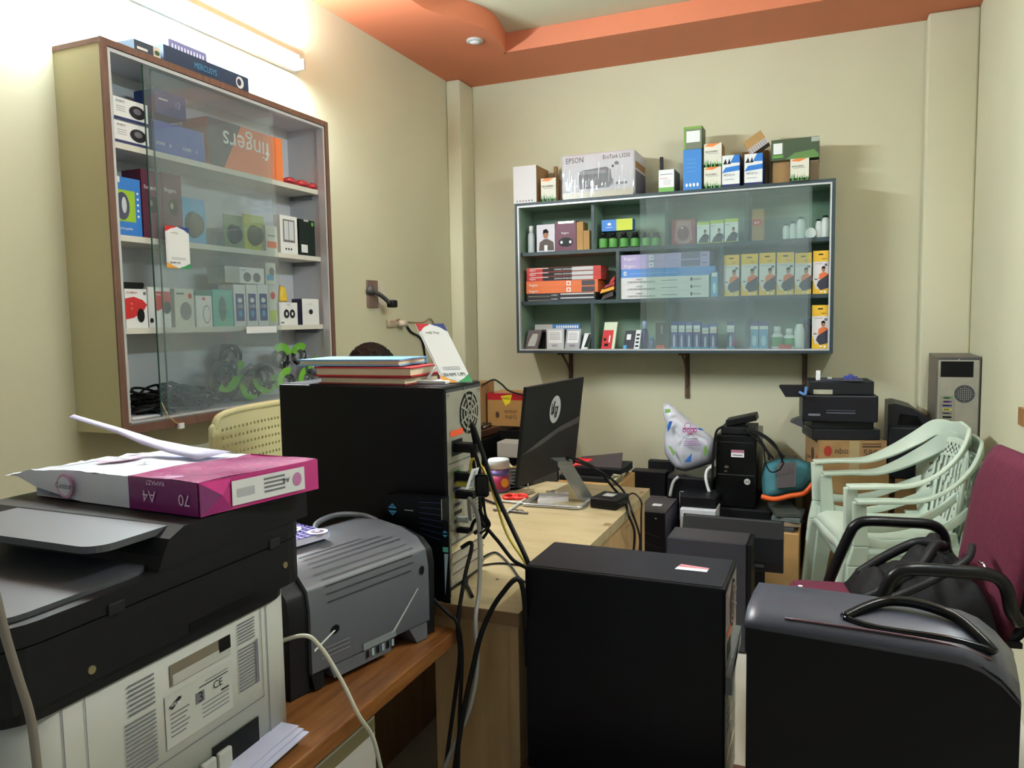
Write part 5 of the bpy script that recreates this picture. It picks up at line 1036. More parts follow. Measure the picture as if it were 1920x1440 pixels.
# items on the desk
c_ = P(1032, 940, z=DZ)
mb = MB(); mb.prism([P(1008, 948, z=DZ), P(1066, 940, z=DZ), P(1066, 931, z=DZ), P(1012, 934, z=DZ)], (0, 0, .016), M(222, 218, 224, .2)); 
T(mb.build('clear_tray'), 'clear plastic tray lying inside the monitor stand', 'tray')
sc = thing('scissors', 'scissors with bright red handles lying on the desk left of the monitor', 'scissors', P(965, 932, z=DZ))
for px in (957, 975):
    c_ = P(px, 931, z=DZ+.005); MB().tube([c_+V((.022*math.cos(t), .028*math.sin(t), 0)) for t in [i*2*math.pi/10 for i in range(11)]], .0055, M(240, 50, 40, .35), 8, 3).build('handle', sc)
MB().prism([P(975, 928, z=DZ+.003), P(1002, 921, z=DZ+.003), P(1003, 922.5, z=DZ+.003), P(976, 932, z=DZ+.003)], (0, 0, .003), CHROME).build('blade', sc)
c_ = P(936, 921, z=DZ); jr = .036
j = thing('plastic_jar', 'pink and orange plastic jar with a white lid on the desk behind the tower', 'jar', c_)
MB().lathe(c_, [(jr*.85, 0), (jr*.95, .008), (jr, .085)], M(150, 110, 170, .35), 24).build('jar_body', j)
mb = MB().lathe(c_, [(jr*.955, .012), (jr*1.0, .06)], M(200, 60, 110, .4), 24); mb.lathe(c_, [(jr*1.0, .06), (jr*1.02, .075)], M(120, 110, 190, .4), 24); 
F = FR(c_+V((.022, -.034, .018)), (.028, .018, 0), (0, 0, .04)); mb.e(F, .4, .5, .4, .4, M(240, 180, 60), 5)
mb.build('printed_label', j)
MB().lathe(c_+V((0, 0, .085)), [(jr*1.06, 0), (jr*1.06, .026), (jr, .030)], WHITE, 24).build('lid', j)
pb = thing('wire_pen_tray', 'grey wire tray with pens behind the plastic jar', 'tray', P(963, 915, z=DZ))
mb = MB(); a = P(955, 918, z=DZ); 
for k in range(6): mb.tube([a+V((0, 0, .008+.012*k)), a+V((.06, .03, .008+.012*k))], .0015, LGREY, 6, 0)
mb.box(a+V((.058, .028, 0)), a+V((.062, .032, .078)), WHITE); mb.box(a+V((-.002, -.002, 0)), a+V((.002, .002, .078)), LGREY)
mb.build('wire_frame', pb)
for k, (pa, pb_, mm_) in enumerate((((905, 935), (938, 948), RUBBER), ((925, 955), (990, 962), M(90, 86, 84)), ((930, 938), (1000, 946), LGREY), ((948, 962), (985, 935), LGREY))):
    T(MB().cyl(P(*pa, z=DZ+.005), P(*pb_, z=DZ+.005), .004, .0035, mm_, 8).build('pen'), ['black pen lying nearest the tower on the desk', 'dark grey pen lying near the monitor foot', 'long light grey rod beside the scissors', 'thin pale rod crossing toward the scissors'][k], 'pen')
c_ = P(1032, 926, z=DZ); mb = MB(); 
for k in range(3): mb.tube([c_+V((.014*math.cos(t)+.008*k, .016*math.sin(t), .006+.006*math.sin(t*2+k))) for t in [i*2*math.pi/8 for i in range(9)]], .0016, CHROME, 6, 3)
T(mb.build('wire_coil'), 'small tangle of shiny wire beside the monitor foot', 'wire')
c_ = P(962, 957, z=DZ+.004); mb = MB()
for k in range(2): mb.tube([c_+V((.012*math.cos(t)+.022*k, .014*math.sin(t), 0)) for t in [i*2*math.pi/8 for i in range(9)]], .0014, INK, 6, 3)
T(mb.build('eyeglasses_wire'), 'thin dark wire rings on the desk in front of the scissors', 'wire')
# ---------------------------------------------------------------- the two towers in front
bz = .43
bn = thing('bench', 'low wooden bench carrying the two front computer towers', 'bench', (-.15, 1.4, 0))
MB().box((-.585, 1.20, bz-.03), (.32, 1.575, bz), DWOOD).build('plank', bn)
for x in (-.575, .27):
    for y in (1.22, 1.53): MB().box((x, y, 0), (x+.03, y+.03, bz-.03), DWOOD).build('leg', bn)
A0 = P(985, 1062, z=.865); A1 = P(1361, 1105, z=.865); B0 = P(1043, 1018, z=.865)
t1, F1 = tower('computer_tower', 'black computer tower in front with a white label lying flat on its top', -.566, -.172, 1.398, 1.575, bz, .865)
c_ = P(1265, 1066, z=.8665); mb = MB(); vs_ = [P(1265, 1067, z=.8668), P(1325, 1073, z=.8668), P(1330, 1066, z=.8668), P(1277, 1058, z=.8668)]
mb.prism(vs_, (0, 0, .0005), WHITE); mb.prism([vs_[3]*.5+vs_[0]*.5, vs_[2]*.6+vs_[1]*.4, vs_[2], vs_[3]], (0, 0, .0008), M(190, 120, 130)); lab(mb.build('paper_label', t1), 'white and red paper label')
mb = MB(); F = F1
for k in range(14): mb.r(F, .35, .12+.03*k, .5, .13+.03*k, CHROME if k % 2 else BLACK, 6)
mb.prism([F.p(.02, .52), F.p(.02, .60), F.p(.95, .62), F.p(.95, .70)], (.012, 0, 0), M(90, 96, 96, .4))
mb.build('slot_covers', t1)
t2 = thing('computer_tower', 'black tower at the lower right with rounded grey top and a black carrying handle', 'computer', (.07, 1.38, bz))
a = P(1400, 1176, z=.83); b = P(1905, 1262, z=.83); ux = (b-a).normalized(); L2 = (b-a).length; uy = V((-ux.y, ux.x, 0)); W2 = .165
def tp(u, v, z): return a+ux*u+uy*v+V((0, 0, z-.83))
MB().prism([tp(0, 0, bz+.008), tp(L2-.04, 0, bz+.008), tp(L2-.04, W2, bz+.008), tp(0, W2, bz+.008)], (0, 0, .83-bz-.008), M(8, 8, 11, .45)).build('case', t2)
mb = MB(); TG = M(58, 60, 74, .38, var=.1, scale=8, key='grey_tower_top')
n = 12; prof2 = [(0, .0), (0.004, .012), (.03, .028), (.08, .036), (W2-.03, .036), (W2, .0)]
vs = []
us = [i/16 for i in range(17)]
for u in us:
    drop = 0 if u < .78 else -((u-.78)/.22)**2.2*.055
    for v, h in prof2: vs.append(tp(-.004+u*(L2+.012), v-.002, .83+max(h+drop if h > 0 else 0+drop*.9, -.05)+(.004 if h else 0)*math.sin(u*math.pi)))
m_ = len(prof2)
mb.add(vs, [(i*m_+j, (i+1)*m_+j, (i+1)*m_+j+1, i*m_+j+1) for i in range(16) for j in range(m_-1)], TG, True)
mb.add([vs[j] for j in range(m_)], [tuple(range(m_))], TG)
mb.add([vs[16*m_+j] for j in range(m_)], [tuple(range(m_))[::-1]], TG)
mb.build('top_cover', t2, mods=(solid(.003, -1),))
mb = MB()
mb.prism([tp(L2-.04, 0, bz+.01), tp(L2+.008, 0, bz+.01), tp(L2+.008, 0, .785), tp(L2-.002, 0, .80), tp(L2-.02, 0, .818), tp(L2-.04, 0, .829)], uy*W2, M(10, 10, 13, .35)); mb.build('front_bezel', t2)
mb = MB(); hp = [tp(.15, .03, .862), tp(.18, .06, .874), tp(.215, .085, .882), tp(.26, .085, .884), tp(.31, .07, .876), tp(.345, .04, .858), tp(.36, .025, .846)]
mb.tube(hp, .0085, GLOSSK, 10, 6); mb.tube([tp(.15, .03, .862), tp(.2, .022, .856), tp(.3, .024, .856), tp(.36, .024, .848)], .006, GLOSSK, 8, 4)
lab(mb.build('handle', t2), 'black arched handle')
mb = MB(); mb.tube([tp(.06, .012, .852), tp(.2, .012, .855), tp(.3, .014, .852), tp(L2-.03, .016, .838)], .0022, M(96, 66, 74, .3), 6, 4); mb.build('top_trim', t2)
mb = MB(); mb.cyl(tp(.07, .12, .874), tp(.07, .12, .875), .004, .004, WHITE, 10); mb.build('lamp', t2)
for v in (.03, W2-.03):
    for u in (.03, L2-.06): MB().cyl(tp(u, v, bz), tp(u, v, bz+.01), .012, .012, RUBBER, 10).build('foot', t2)
# ================================================================ back corner: rosewood table with clutter
tz = .775
ta = P(893, 812, z=tz); tb = P(1000, 780, z=tz)
tt = thing('side_table', 'dark rosewood table in the far left corner behind the tower', 'table', (-1.95, 3.8, 0))
poly = [V((XL+.002, 3.50, tz-.03)), V((ta.x-.02, 3.50, tz-.03)), V((ta.x, ta.y, tz-.03)), V((tb.x, min(tb.y, 4.09), tz-.03)), V((XL+.1, 4.09, tz-.03)), V((XL+.002, 4.09, tz-.03))]
MB().prism(poly, (0, 0, .03), DWOOD).build('tabletop', tt)
MB().box((XL+.01, 3.52, 0), (XL+.03, 4.08, tz-.03), DWOOD).build('side_panel', tt)
MB().box((XL+.03, 4.05, 0), (-1.60, 4.07, tz-.03), DWOOD).build('back_panel', tt)
MB().box((-1.84, 3.52, 0), (-1.80, 3.56, tz-.03), DWOOD).build('leg', tt)
# open computer case under / before it
oc = thing('open_computer_case', 'open dark computer case with loose white wires on the floor below the rosewood table', 'computer', (-1.55, 3.55, 0))
a = P(884, 915, y=3.45); b = P(982, 830, y=3.45)
mb = MB(); mb.box((a.x, 3.80, .0), (b.x+.05, 3.82, b.z), BLACK).box((a.x, 3.45, 0), (a.x+.01, 3.82, b.z-.02), BLACK).box((a.x, 3.45, 0), (b.x+.05, 3.82, .30), BLK2).box((b.x+.03, 3.45, .3), (b.x+.05, 3.82, b.z-.02), M(60, 58, 60, .4))
mb.build('case', oc)
mb = MB(); mb.box((a.x+.10, 3.55, b.z-.10), (a.x+.22, 3.66, b.z-.02), LGREY, .006).box((a.x+.14, 3.5, b.z-.22), (a.x+.2, 3.56, b.z-.14), M(120, 120, 120)); mb.build('power_supply', oc)
mb = MB(); 
for dx in (0, .008, .016): mb.tube([(a.x+.16+dx, 3.5, b.z-.10), (a.x+.22+dx, 3.46, b.z-.13), (a.x+.28+dx, 3.46, b.z-.10), (a.x+.31, 3.46, b.z-.14)], .003, WHITE if dx else YEL, 6)
mb.tube([(a.x+.18, 3.5, b.z-.14), (a.x+.17, 3.48, b.z-.22), (a.x+.2, 3.47, b.z-.28)], .003, LGREY, 6); mb.build('loose_wires', oc)
# carton with red tape on the table
zb = tz
a = P(914, 790, y=3.86); 
mb = MB(); cx0, cx1 = P(914, 760, y=3.86).x, P(1000, 760, y=3.86).x; ht = P(950, 738, y=3.86).z
kt = thing('taped_carton', 'brown carton closed with red tape and a yellow diamond sticker on the rosewood table', 'carton', ((cx0+cx1)/2, 3.96, zb))
MB().box((cx0, 3.86, zb), (cx1, 4.07, ht), M(172, 132, 78, .8)).build('carton', kt)
F = FR((cx0, 3.86, zb), (cx1-cx0, 0, 0), (0, 0, ht-zb)); mb = MB(); mb.r(F, -.005, .80, 1.005, 1.005, TAPE, 1)
mb.add([(cx0, 3.858, ht+.001), (cx1, 3.858, ht+.001), (cx1, 3.93, ht+.001), (cx0, 3.93, ht+.001)], [(0, 1, 2, 3)], TAPE); mb.build('red_tape', kt)
mb = MB(); mb.pg(F, [(.30, .92), (.55, .98), (.50, .72), (.40, .62)], M(240, 220, 40), 3); mb.t(F, 'FRAGILE', .34, .82, .07, INK, 5, wmax=.16); mb.build('diamond_sticker', kt)
mb = MB(); mb.t(F, 'enter', .38, .40, .14, KINK, 2); mb.t(F, 'INFO', .40, .22, .12, KINK, 2); mb.e(F, .22, .34, .04, .1, KINK, 2); mb.build('printing', kt)
c_ = P(898, 770, y=3.80)
T(MB().box((cx0-.14, 3.80, zb), (cx0-.012, 3.98, P(900, 718, y=3.8).z), KRAFT2).build('carton'), 'tall brown carton standing left of the red taped carton', 'carton')
T(MB().tube([P(905, 722, y=3.79)+V((0, 0, .0)), P(925, 712, y=3.84), P(940, 720, y=3.84), P(955, 733, y=3.84), P(985, 742, y=3.84)], .005, RUBBER).build('black_cable'), 'black cable lying over the cartons on the rosewood table', 'cable')
a = P(900, 806, z=tz+.001); b = P(965, 784, z=tz+.001)
lt = thing('laptop', 'closed dark laptop with silver edge on the rosewood table', 'laptop', (a.x-.1, 3.7, tz))
MB().prism([(a.x+.012, a.y+.02, tz+.001), (b.x, min(b.y, 3.84), tz+.001), (b.x-.22, min(b.y, 3.84), tz+.001), (a.x-.2, a.y+.02, tz+.001)], (0, 0, .018), M(36, 34, 38, .3)).build('body', lt)
MB().tube([(a.x+.014, a.y+.018, tz+.012), (b.x+.002, min(b.y, 3.84), tz+.012)], .004, CHROME, 6).build('silver_edge', lt)
# ================================================================ seated person hidden behind the tower
HX, HY, HZ = -1.575, 2.42, 1.165
pe = thing('person', 'seated person with short black hair almost hidden behind the computer tower', 'person', (HX, HY, 0))
def skin_obj(name, nodes, edges, mat, parent, lv=2):
    me = bpy.data.meshes.new(name); base = V((0, 0, 0)); q = parent
    while q is not None: base += q.location; q = q.parent
    me.from_pydata([V(n[:3])-base for n in nodes], edges, []); o = bpy.data.objects.new(name, me); COL.objects.link(o); o.parent = parent
    me.materials.append(mat); o.modifiers.new('skin', 'SKIN'); sb = o.modifiers.new('sub', 'SUBSURF'); sb.levels = lv; sb.render_levels = lv
    for i, n in enumerate(nodes): me.skin_vertices[0].data[i].radius = (n[3], n[3] if len(n) < 5 else n[4])
    me.skin_vertices[0].data[0].use_root = True
    return o
x, y = HX, HY
nodes = [(x-.02, y, .52, .15, .12), (x-.02, y, .68, .14, .11), (x-.01, y, .86, .17, .11), (x, y, .97, .10, .08), (x+.005, y, 1.04, .055, .055),
         (x, y-.17, .95, .06, .06), (x+.06, y-.21, .76, .045, .045), (x+.28, y-.15, .80, .032, .032), (x, y+.17, .95, .06, .06), (x+.06, y+.21, .76, .045, .045), (x+.28, y+.15, .80, .032, .032),
         (x+.02, y-.09, .52, .085, .085), (x+.38, y-.1, .53, .07, .07), (x+.36, y-.1, .10, .045, .045), (x+.02, y+.09, .52, .085, .085), (x+.38, y+.1, .53, .07, .07), (x+.36, y+.1, .10, .045, .045)]
edges = [(0, 1), (1, 2), (2, 3), (3, 4), (3, 5), (5, 6), (6, 7), (3, 8), (8, 9), (9, 10), (0, 11), (11, 12), (12, 13), (0, 14), (14, 15), (15, 16)]
skin_obj('clothed_body', nodes, edges, M(70, 84, 110, .9), pe)
mb = MB()
mb.lathe((x+.005, y, 1.03), [(.045, 0), (.048, .05), (.062, .07), (.072, .11), (.076, .15), (.066, .19), (.045, .21), (.02, .22)], SKIN, 20)
for sy in (-1, 1):
    mb.lathe((x+.002, y+sy*.076, 1.145), [(.008, 0), (.014, .015), (.012, .05), (.006, .055)], SKIN, 8); mb.lathe((x+.068, y+sy*.028, 1.162), [(.004, 0), (.01, .006), (.004, .014)], WHITE, 10)
mb.lathe((x+.078, y, 1.125), [(.012, 0), (.012, .012), (.005, .045)], SKIN, 8); mb.box((x+.066, y-.022, 1.098), (x+.078, y+.022, 1.108), M(130, 70, 64), .004)
lab(mb.build('head', pe), 'face and ears')
mb = MB(); rnd = random.Random(4); bm = bmesh.new(); bmesh.ops.create_uvsphere(bm, u_segments=36, v_segments=22, radius=1)
for v in bm.verts:
    d = v.co.normalized(); n_ = rnd.uniform(-.004, .004); v.co = V((x-.008+d.x*(.092+n_), y+d.y*(.085+n_), max(1.195+d.z*(.088+n_), 1.15 if d.x < .2 else 1.20)))
mb.bm(bm, HAIR, True)
for k in range(260):
    t = rnd.uniform(0, 2*math.pi); ph = rnd.uniform(.2, 1.5); d = V((math.cos(t)*math.cos(ph), math.sin(t)*math.cos(ph), math.sin(ph)))
    p0 = V((x-.008+d.x*.09, y+d.y*.083, 1.195+d.z*.086)); tg = d.cross(V((0, 1, .3))).normalized(); mb.add([p0, p0+tg*.012+d*.007, p0+tg*.004+d.cross(tg)*.005], [(0, 1, 2)], HAIR)
mb.build('hair', pe)
for sy in (-1, 1): 
    MB().box((x+.30, y+sy*.1-.04, 0), (x+.48, y+sy*.1+.04, .06), BLACK, .02, 3).build('shoe', pe)
    mb = MB(); c_ = V((x+.31, y+sy*.145, .80)); mb.box(c_+V((-.03, -.035, -.012)), c_+V((.05, .035, .014)), SKIN, .01, 3)
    for k in range(4): mb.tube([c_+V((.045, -.027+.018*k, 0)), c_+V((.085, -.028+.019*k, .0)), c_+V((.10+.004*(k in (1, 2)), -.028+.019*k, -.014))], .0078, SKIN, 8, 4)
    mb.tube([c_+V((-.01, -sy*.03, 0)), c_+V((.02, -sy*.055, -.004)), c_+V((.045, -sy*.058, -.008))], .009, SKIN, 8, 4); mb.build('hand', pe)
stl = thing('stool', 'round stool under the seated person', 'stool', (x-.02, y, 0))
MB().cyl((x-.02, y, .38), (x-.02, y, .41), .17, .17, DWOOD, 24).build('seat', stl)
for k in range(4): a_ = math.pi/4+math.pi/2*k; MB().cyl((x-.02+.12*math.cos(a_), y+.12*math.sin(a_), .38), (x-.02+.15*math.cos(a_), y+.15*math.sin(a_), 0), .014, .012, DWOOD, 10).build('leg', stl)
# ================================================================ cream woven plastic chair at the left
cc = thing('plastic_chair', 'cream plastic chair with woven pattern back between the white printer and the tower', 'chair', (-1.65, 1.74, 0))
CXp = -1.45; ya = P(397, 800, x=CXp).y; zt = P(460, 771, x=CXp).z; yb_ = ya+.43
mb = MB(); zb0 = .60
outer = []
def backpt(s, t, w=0): return V((CXp+.02*math.sin(math.pi*s), ya+(yb_-ya)*s, zb0+(zt-zb0)*t+.012*math.sin(math.pi*s)*t))
n, m = 66, 72
vs = [backpt(i/n, j/m) for i in range(n+1) for j in range(m+1)]; fs = []
def rc(i, j):
    s, t = (i+.5)/n*.43, (j+.5)/m*(zt-zb0); r_ = .045
    dx = max(r_-s, s-(.43-r_), 0); dy = max(t-((zt-zb0)-r_), 0); return dx*dx+dy*dy < r_*r_
for i in range(n):
    for j in range(m):
        if not rc(i, j): continue
        hole = 3 <= i < n-3 and 4 <= j < m-4 and i % 2 == 0 and (j % 3 == 0)
        if hole and j < m*.25: hole = False
        if not hole: fs.append((i*(m+1)+j, (i+1)*(m+1)+j, (i+1)*(m+1)+j+1, i*(m+1)+j+1))
mb.add(vs, fs, CREAMP); mb.build('backrest', cc, mods=(solid(.006),))
mb = MB(); mb.tube([backpt(0, 0), backpt(0, .85), backpt(.02, .95), backpt(.1, 1.0), backpt(.5, 1.0), backpt(.9, 1.0), backpt(.98, .95), backpt(1, .85), backpt(1, 0)], .009, CREAMP, 8, 5); lab(mb.build('back_frame', cc), 'smooth rounded rim of the backrest')
MB().box((CXp-.44, ya+.01, .43), (CXp+.01, yb_-.01, .455), CREAMP, .01, 3).build('seat', cc)
for dx in (-.42, -.01):
    for yy in (ya+.03, yb_-.03): MB().cyl((CXp+dx, yy, .45), (CXp+dx+(.03 if dx > -.1 else -.03), yy, 0), .022, .018, CREAMP, 10).build('leg', cc)
for yy in (ya+.02, yb_-.02): MB().tube([(CXp, yy, .44), (CXp, yy, .62)], .014, CREAMP, 8, 0).build('back_post', cc)
# ================================================================ floor pile by the back wall
def blk(name, label, cat, x0, x1, y0, y1, z0, z1, mat, r=.004, extra=None, group=None):
    mb = MB().box((x0, y0, z0), (x1, y1, z1), mat, r, 2)
    if extra: extra(mb, FR((x0, y0, z0), (x1-x0, 0, 0), (0, 0, z1-z0)))
    return T(mb.build(name), label, cat, group)
X = lambda px, y: P(px, 900, y=y).x
# carton behind the desk with clutter
zc = P(1110, 906, y=3.2).z
blk('carton', 'low brown carton on the floor beyond the far edge of the desk', 'carton', X(1045, 3.2), X(1160, 3.2), 3.2, 3.5, 0, zc, KRAFT)
zz = zc+.001
blk('black_tray', 'flat black case lying on the brown carton beyond the desk', 'case', X(1048, 3.22), X(1152, 3.22), 3.22, 3.48, zz, zz+.022, BLK2)
mb = MB(); mb.prism([P(1085, 898, y=3.24), P(1165, 893, y=3.24), P(1165, 872, y=3.24), P(1085, 874, y=3.24)], (0, .2, 0), BLACK)
zb = zz+.023; mb = MB(); mb.box((X(1075, 3.25), 3.25, zb), (X(1165, 3.25), 3.46, zb+.035), BLACK, .003)
mb.prism([(X(1090, 3.26), 3.26, zb+.036), (X(1165, 3.26), 3.26, zb+.036), (X(1168, 3.4), 3.4, zb+.08), (X(1090, 3.4), 3.4, zb+.05)], (0, 0, .004), M(56, 50, 52))
T(mb.build('black_folder'), 'black folder with dark cover tilted beside the red cloth', 'folder')
c_ = P(1085, 878, y=3.34); zr = zb+.056
pts = [P(1050, 893, y=3.3), P(1062, 868, y=3.3), P(1085, 858, y=3.34), P(1112, 860, y=3.34), P(1120, 872, y=3.34), P(1100, 880, y=3.3), P(1075, 892, y=3.3)]
T(MB().pillow(pts, (0, -1, .2), .03, M(206, 26, 40, .5), wob=.003).build('red_bag'), 'crumpled bright red bag behind the monitor stand', 'bag')
pts = [P(1138, 905, y=3.18), P(1150, 888, y=3.18), P(1163, 890, y=3.18), P(1175, 885, y=3.18), P(1165, 903, y=3.18), P(1152, 915, y=3.18)]
T(MB().pillow(pts, (0, -1, .2), .015, M(128, 118, 90, .3), wob=.006).build('plastic_packet'), 'small crinkled clear and yellow packet at the right end of the carton', 'packet')
# black machine and flat screens left of the bag
za = P(1260, 893, y=3.86).z
blk('black_printer', 'wide black machine on the floor under the printed plastic bag', 'printer', X(1250, 3.86), X(1338, 3.86), 3.86, 4.2, 0, za, M(18, 18, 22, .35), .01, lambda mb, F: (mb.r(F, .28, .62, .86, .86, M(34, 34, 40), 1), mb.r(F, .3, .86, .9, .868, LGREY, 2), mb.r(F, .28, .60, .29, .86, LGREY, 2), mb.r(F, .1, .3, .9, .34, DGREY, 1)))
zl = P(1220, 884, y=3.9).z
blk('flat_screen', 'flat black screen panel standing left of the black machine by the back wall', 'screen', X(1184, 3.9), X(1248, 3.9), 3.9, 3.98, 0, zl, BLACK, .004)
blk('flat_screen', 'black slab behind the flat screen panel at the back wall', 'screen', X(1215, 4.05), X(1262, 4.05), 4.05, 4.1, 0, zl+.03, BLK2, .004)
T(MB().tube([P(1256, 930, y=3.84), P(1262, 905, y=3.84), P(1272, 894, y=3.84)], .008, LGREY, 8).build('silver_bar'), 'short silver bar leaning at the left of the black machine', 'bar')
T(MB().tube([P(1333, 932, y=3.80), P(1324, 900, y=3.80), P(1326, 882, y=3.81), P(1336, 874, y=3.82)], .008, WHITE, 8).build('white_bar'), 'white curved strip in front of the black machine', 'strip')
# printed plastic bag
pb = thing('plastic_bag', 'white printed plastic shopping bag with purple lettering and blue and green leaves', 'bag', (-.68, 4.0, za))
y = 3.97
op = [(1243, 757), (1257, 757), (1270, 768), (1286, 782), (1300, 794), (1316, 804), (1332, 816), (1342, 826), (1345, 850), (1338, 868), (1310, 877), (1285, 884), (1268, 880), (1256, 866), (1246, 850), (1244, 820), (1249, 795), (1243, 778)]
pts = [P(a_, b_, y=y) for a_, b_ in op]
for p in pts: p.z = max(p.z, za+.002)
MB().pillow(pts, (0, -1, 0), .07, M(212, 212, 226, .35, bump=.25, scale=7, key='white_bag_film'), back=1.2, rings=7, wob=.007, seed=6).build('bag_body', pb)
F = FR(P(1243, 884, y=y-.085), P(1345, 884, y=y-.085)-P(1243, 884, y=y-.085), P(1243, 757, y=y-.085)-P(1243, 884, y=y-.085))
mb = MB(); FP = FR(F.o, F.u, F.v)
PU = M(170, 50, 130)
def bagt(a_, b_, *r): return a_, b_
mb.e(FP, .46, .67, .06, .045, PU, 1); mb.e(FP, .46, .67, .05, .035, M(212, 212, 226), 2)
for k, (cx, w_) in enumerate(((.40, .035), (.47, .03), (.54, .035), (.60, .03))): mb.e(FP, cx, .60, w_, .03, PU, 3, 12); mb.e(FP, cx, .60, w_*.55, .016, M(212, 212, 226), 4, 12); mb.r(FP, cx-.03, .625, cx+.03, .637, PU, 5)
mb.pg(FP, [(.48, .56), (.52, .575), (.55, .53), (.5, .54)], PU, 4)
for k in range(4): mb.r(FP, .42-.01*k, .47-.03*k, .64+.02*k, .482-.03*k, M(150, 110, 160) if k else INKG, 3)
lab(mb.build('purple_lettering', pb), 'purple shop lettering')
mb = MB(); BL = M(40, 100, 180); GL = M(130, 170, 90)
for pts_, mm_ in (([(.08, .66), (.12, .74), (.18, .74), (.14, .64), (.09, .58)], BL), ([(.40, .14), (.54, .27), (.52, .14)], BL), ([(.1, .38), (.15, .37), (.22, .28), (.2, .22)], GL), ([(.76, .36), (.80, .38), (.83, .3), (.78, .2), (.75, .28)], GL), ([(.62, .63), (.70, .63), (.76, .595), (.68, .60)], BL), ([(.04, .86), (.14, .87), (.14, .92), (.04, .92)], GL)): mb.pg(FP, pts_, mm_, 2)
mb.build('printed_leaves', pb)
# black tower with adapter on top
bzz = P(1380, 952, y=3.78).z; tzz = P(1380, 816, y=3.78).z
blk('black_plinth_box', 'dark box carrying the upright black tower', 'box', X(1344, 3.76), X(1446, 3.76), 3.76, 4.2, 0, bzz, M(20, 20, 23, .4), .006)
bt = thing('computer_tower', 'upright black tower with round white badge and cables draped over its top', 'computer', (-.42, 3.95, bzz))
x0, x1 = X(1342, 3.78), X(1418, 3.78)
MB().box((x0, 3.78, bzz+.001), (x1, 4.16, tzz), M(14, 15, 15, .25), .008, 3).build('case', bt)
F = FR((x0, 3.779, bzz), (x1-x0, 0, 0), (0, 0, tzz-bzz)); mb = MB()
mb.r(F, .04, .45, .96, .46, DGREY); mb.r(F, .06, .9, .94, .905, DGREY); mb.r(F, .38, .70, .70, .80, WHITE, 2); mb.r(F, .38, .76, .70, .80, M(170, 110, 140), 3); mb.r(F, .42, .72, .66, .735, INKG, 3)
mb.e(F, .78, .37, .08, .08*F.w/F.h, LGREY, 2); mb.t(F, 'intel', .73, .36, .025, INK, 4, wmax=.1); mb.e(F, .25, .5, .04, .012, CHROME, 3); mb.e(F, .27, .56, .06, .02, M(80, 70, 60), 3); mb.build('front_details', bt)
ad = thing('power_adapter', 'black power box lying on top of the upright black tower', 'adapter', (-.45, 3.95, tzz))
mb = MB(); mb.box((x0+.02, 3.80, tzz+.001), (x1-.01, 4.0, tzz+.035), BLK2, .004); mb.build('lower_block', ad)
mb = MB(); mb.X = Matrix.Translation(V((x0+.11, 3.88, tzz+.066))) @ Matrix.Rotation(math.radians(-14), 4, 'Y'); mb.box((-.07, -.06, -.016), (.075, .06, .016), BLACK, .004); mb.box((-.07, -.05, -.034), (.02, .06, -.016), BLACK, .003); mb.build('brick', ad)
for k, pp in enumerate(([(1395, 803), (1425, 812), (1450, 830), (1464, 855), (1468, 872)], [(1398, 806), (1430, 818), (1455, 840), (1470, 858)], [(1396, 804), (1420, 818), (1438, 845), (1450, 860)], [(1400, 808), (1425, 830), (1440, 850), (1442, 862)])):
    MB().tube([P(a_, b_, y=3.79-.01*k) for a_, b_ in pp], .0055, RUBBER, 6).build('cable', ad)
MB().tube([P(1356, 800, y=3.78), P(1344, 808, y=3.76), P(1340, 830, y=3.76), P(1337, 860, y=3.76), P(1336, 900, y=3.76)], .007, RUBBER, 6).build('cable', ad)
MB().tube([P(1432, 840, y=3.75), P(1436, 870, y=3.74), P(1446, 885, y=3.73), P(1462, 880, y=3.72), P(1470, 866, y=3.72)], .0035, RUBBER, 6).build('cable', ad)
# white and grey unit under, with a slot
zu = P(1310, 956, y=3.62).z
blk('drive_unit', 'white and dark grey box with horizontal slots under the pile by the back wall', 'box', X(1275, 3.62), X(1342, 3.62), 3.62, 3.85, 0, zu, M(200, 200, 208, .5), .004, lambda mb, F: (mb.r(F, .5, .87, .98, .89, INK), mb.r(F, .04, .9, .9, .905, INKG), mb.r(F, .06, 0, .94, .8, M(190, 190, 200), 1)))
blk('black_box', 'black box lying on the white slotted box', 'box', X(1275, 3.66), X(1343, 3.66), 3.655, 3.85, zu+.001, P(1310, 932, y=3.66).z, BLACK)
# small grey tower beside the desk
y = 3.55; x0, x1 = X(1183, y), X(1247, y); zt = P(1215, 960, y=y).z
gt = thing('computer_tower', 'small dark grey tower with white sticker on its top, beside the desk corner', 'computer', ((x0+x1)/2, y+.17, 0))
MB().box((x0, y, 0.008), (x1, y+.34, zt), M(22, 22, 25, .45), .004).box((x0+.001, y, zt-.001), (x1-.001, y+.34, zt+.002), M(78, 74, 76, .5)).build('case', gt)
MB().box((x1-.001, y+.01, .02), (x1+.001, y+.335, zt-.01), M(70, 68, 84, .45)).build('side_panel', gt)
c_ = P(1233, 947, z=zt+.003); mb = MB(); mb.box(c_+V((-.025, -.02, 0)), c_+V((.02, .025, .0008)), WHITE); mb.build('paper_label', gt)
F = FR((x0, y-.0005, 0), (x1-x0, 0, 0), (0, 0, zt)); mb = MB(); mb.r(F, .2, .93, .36, .94, LGREY); mb.r(F, .7, .93, .76, .94, LGREY)
for k in range(6): mb.pg(F, [(.1, .8-.12*k), (.9, .72-.12*k), (.9, .724-.12*k), (.1, .806-.12*k)], M(60, 60, 64))
mb.build('front_marks', gt)
mb = MB()
for xx in (x0+.02, x1-.03):
    for yy in (y+.02, y+.3): mb.box((xx, yy, 0), (xx+.012, yy+.012, .009), RUBBER)
mb.build('foot', gt)
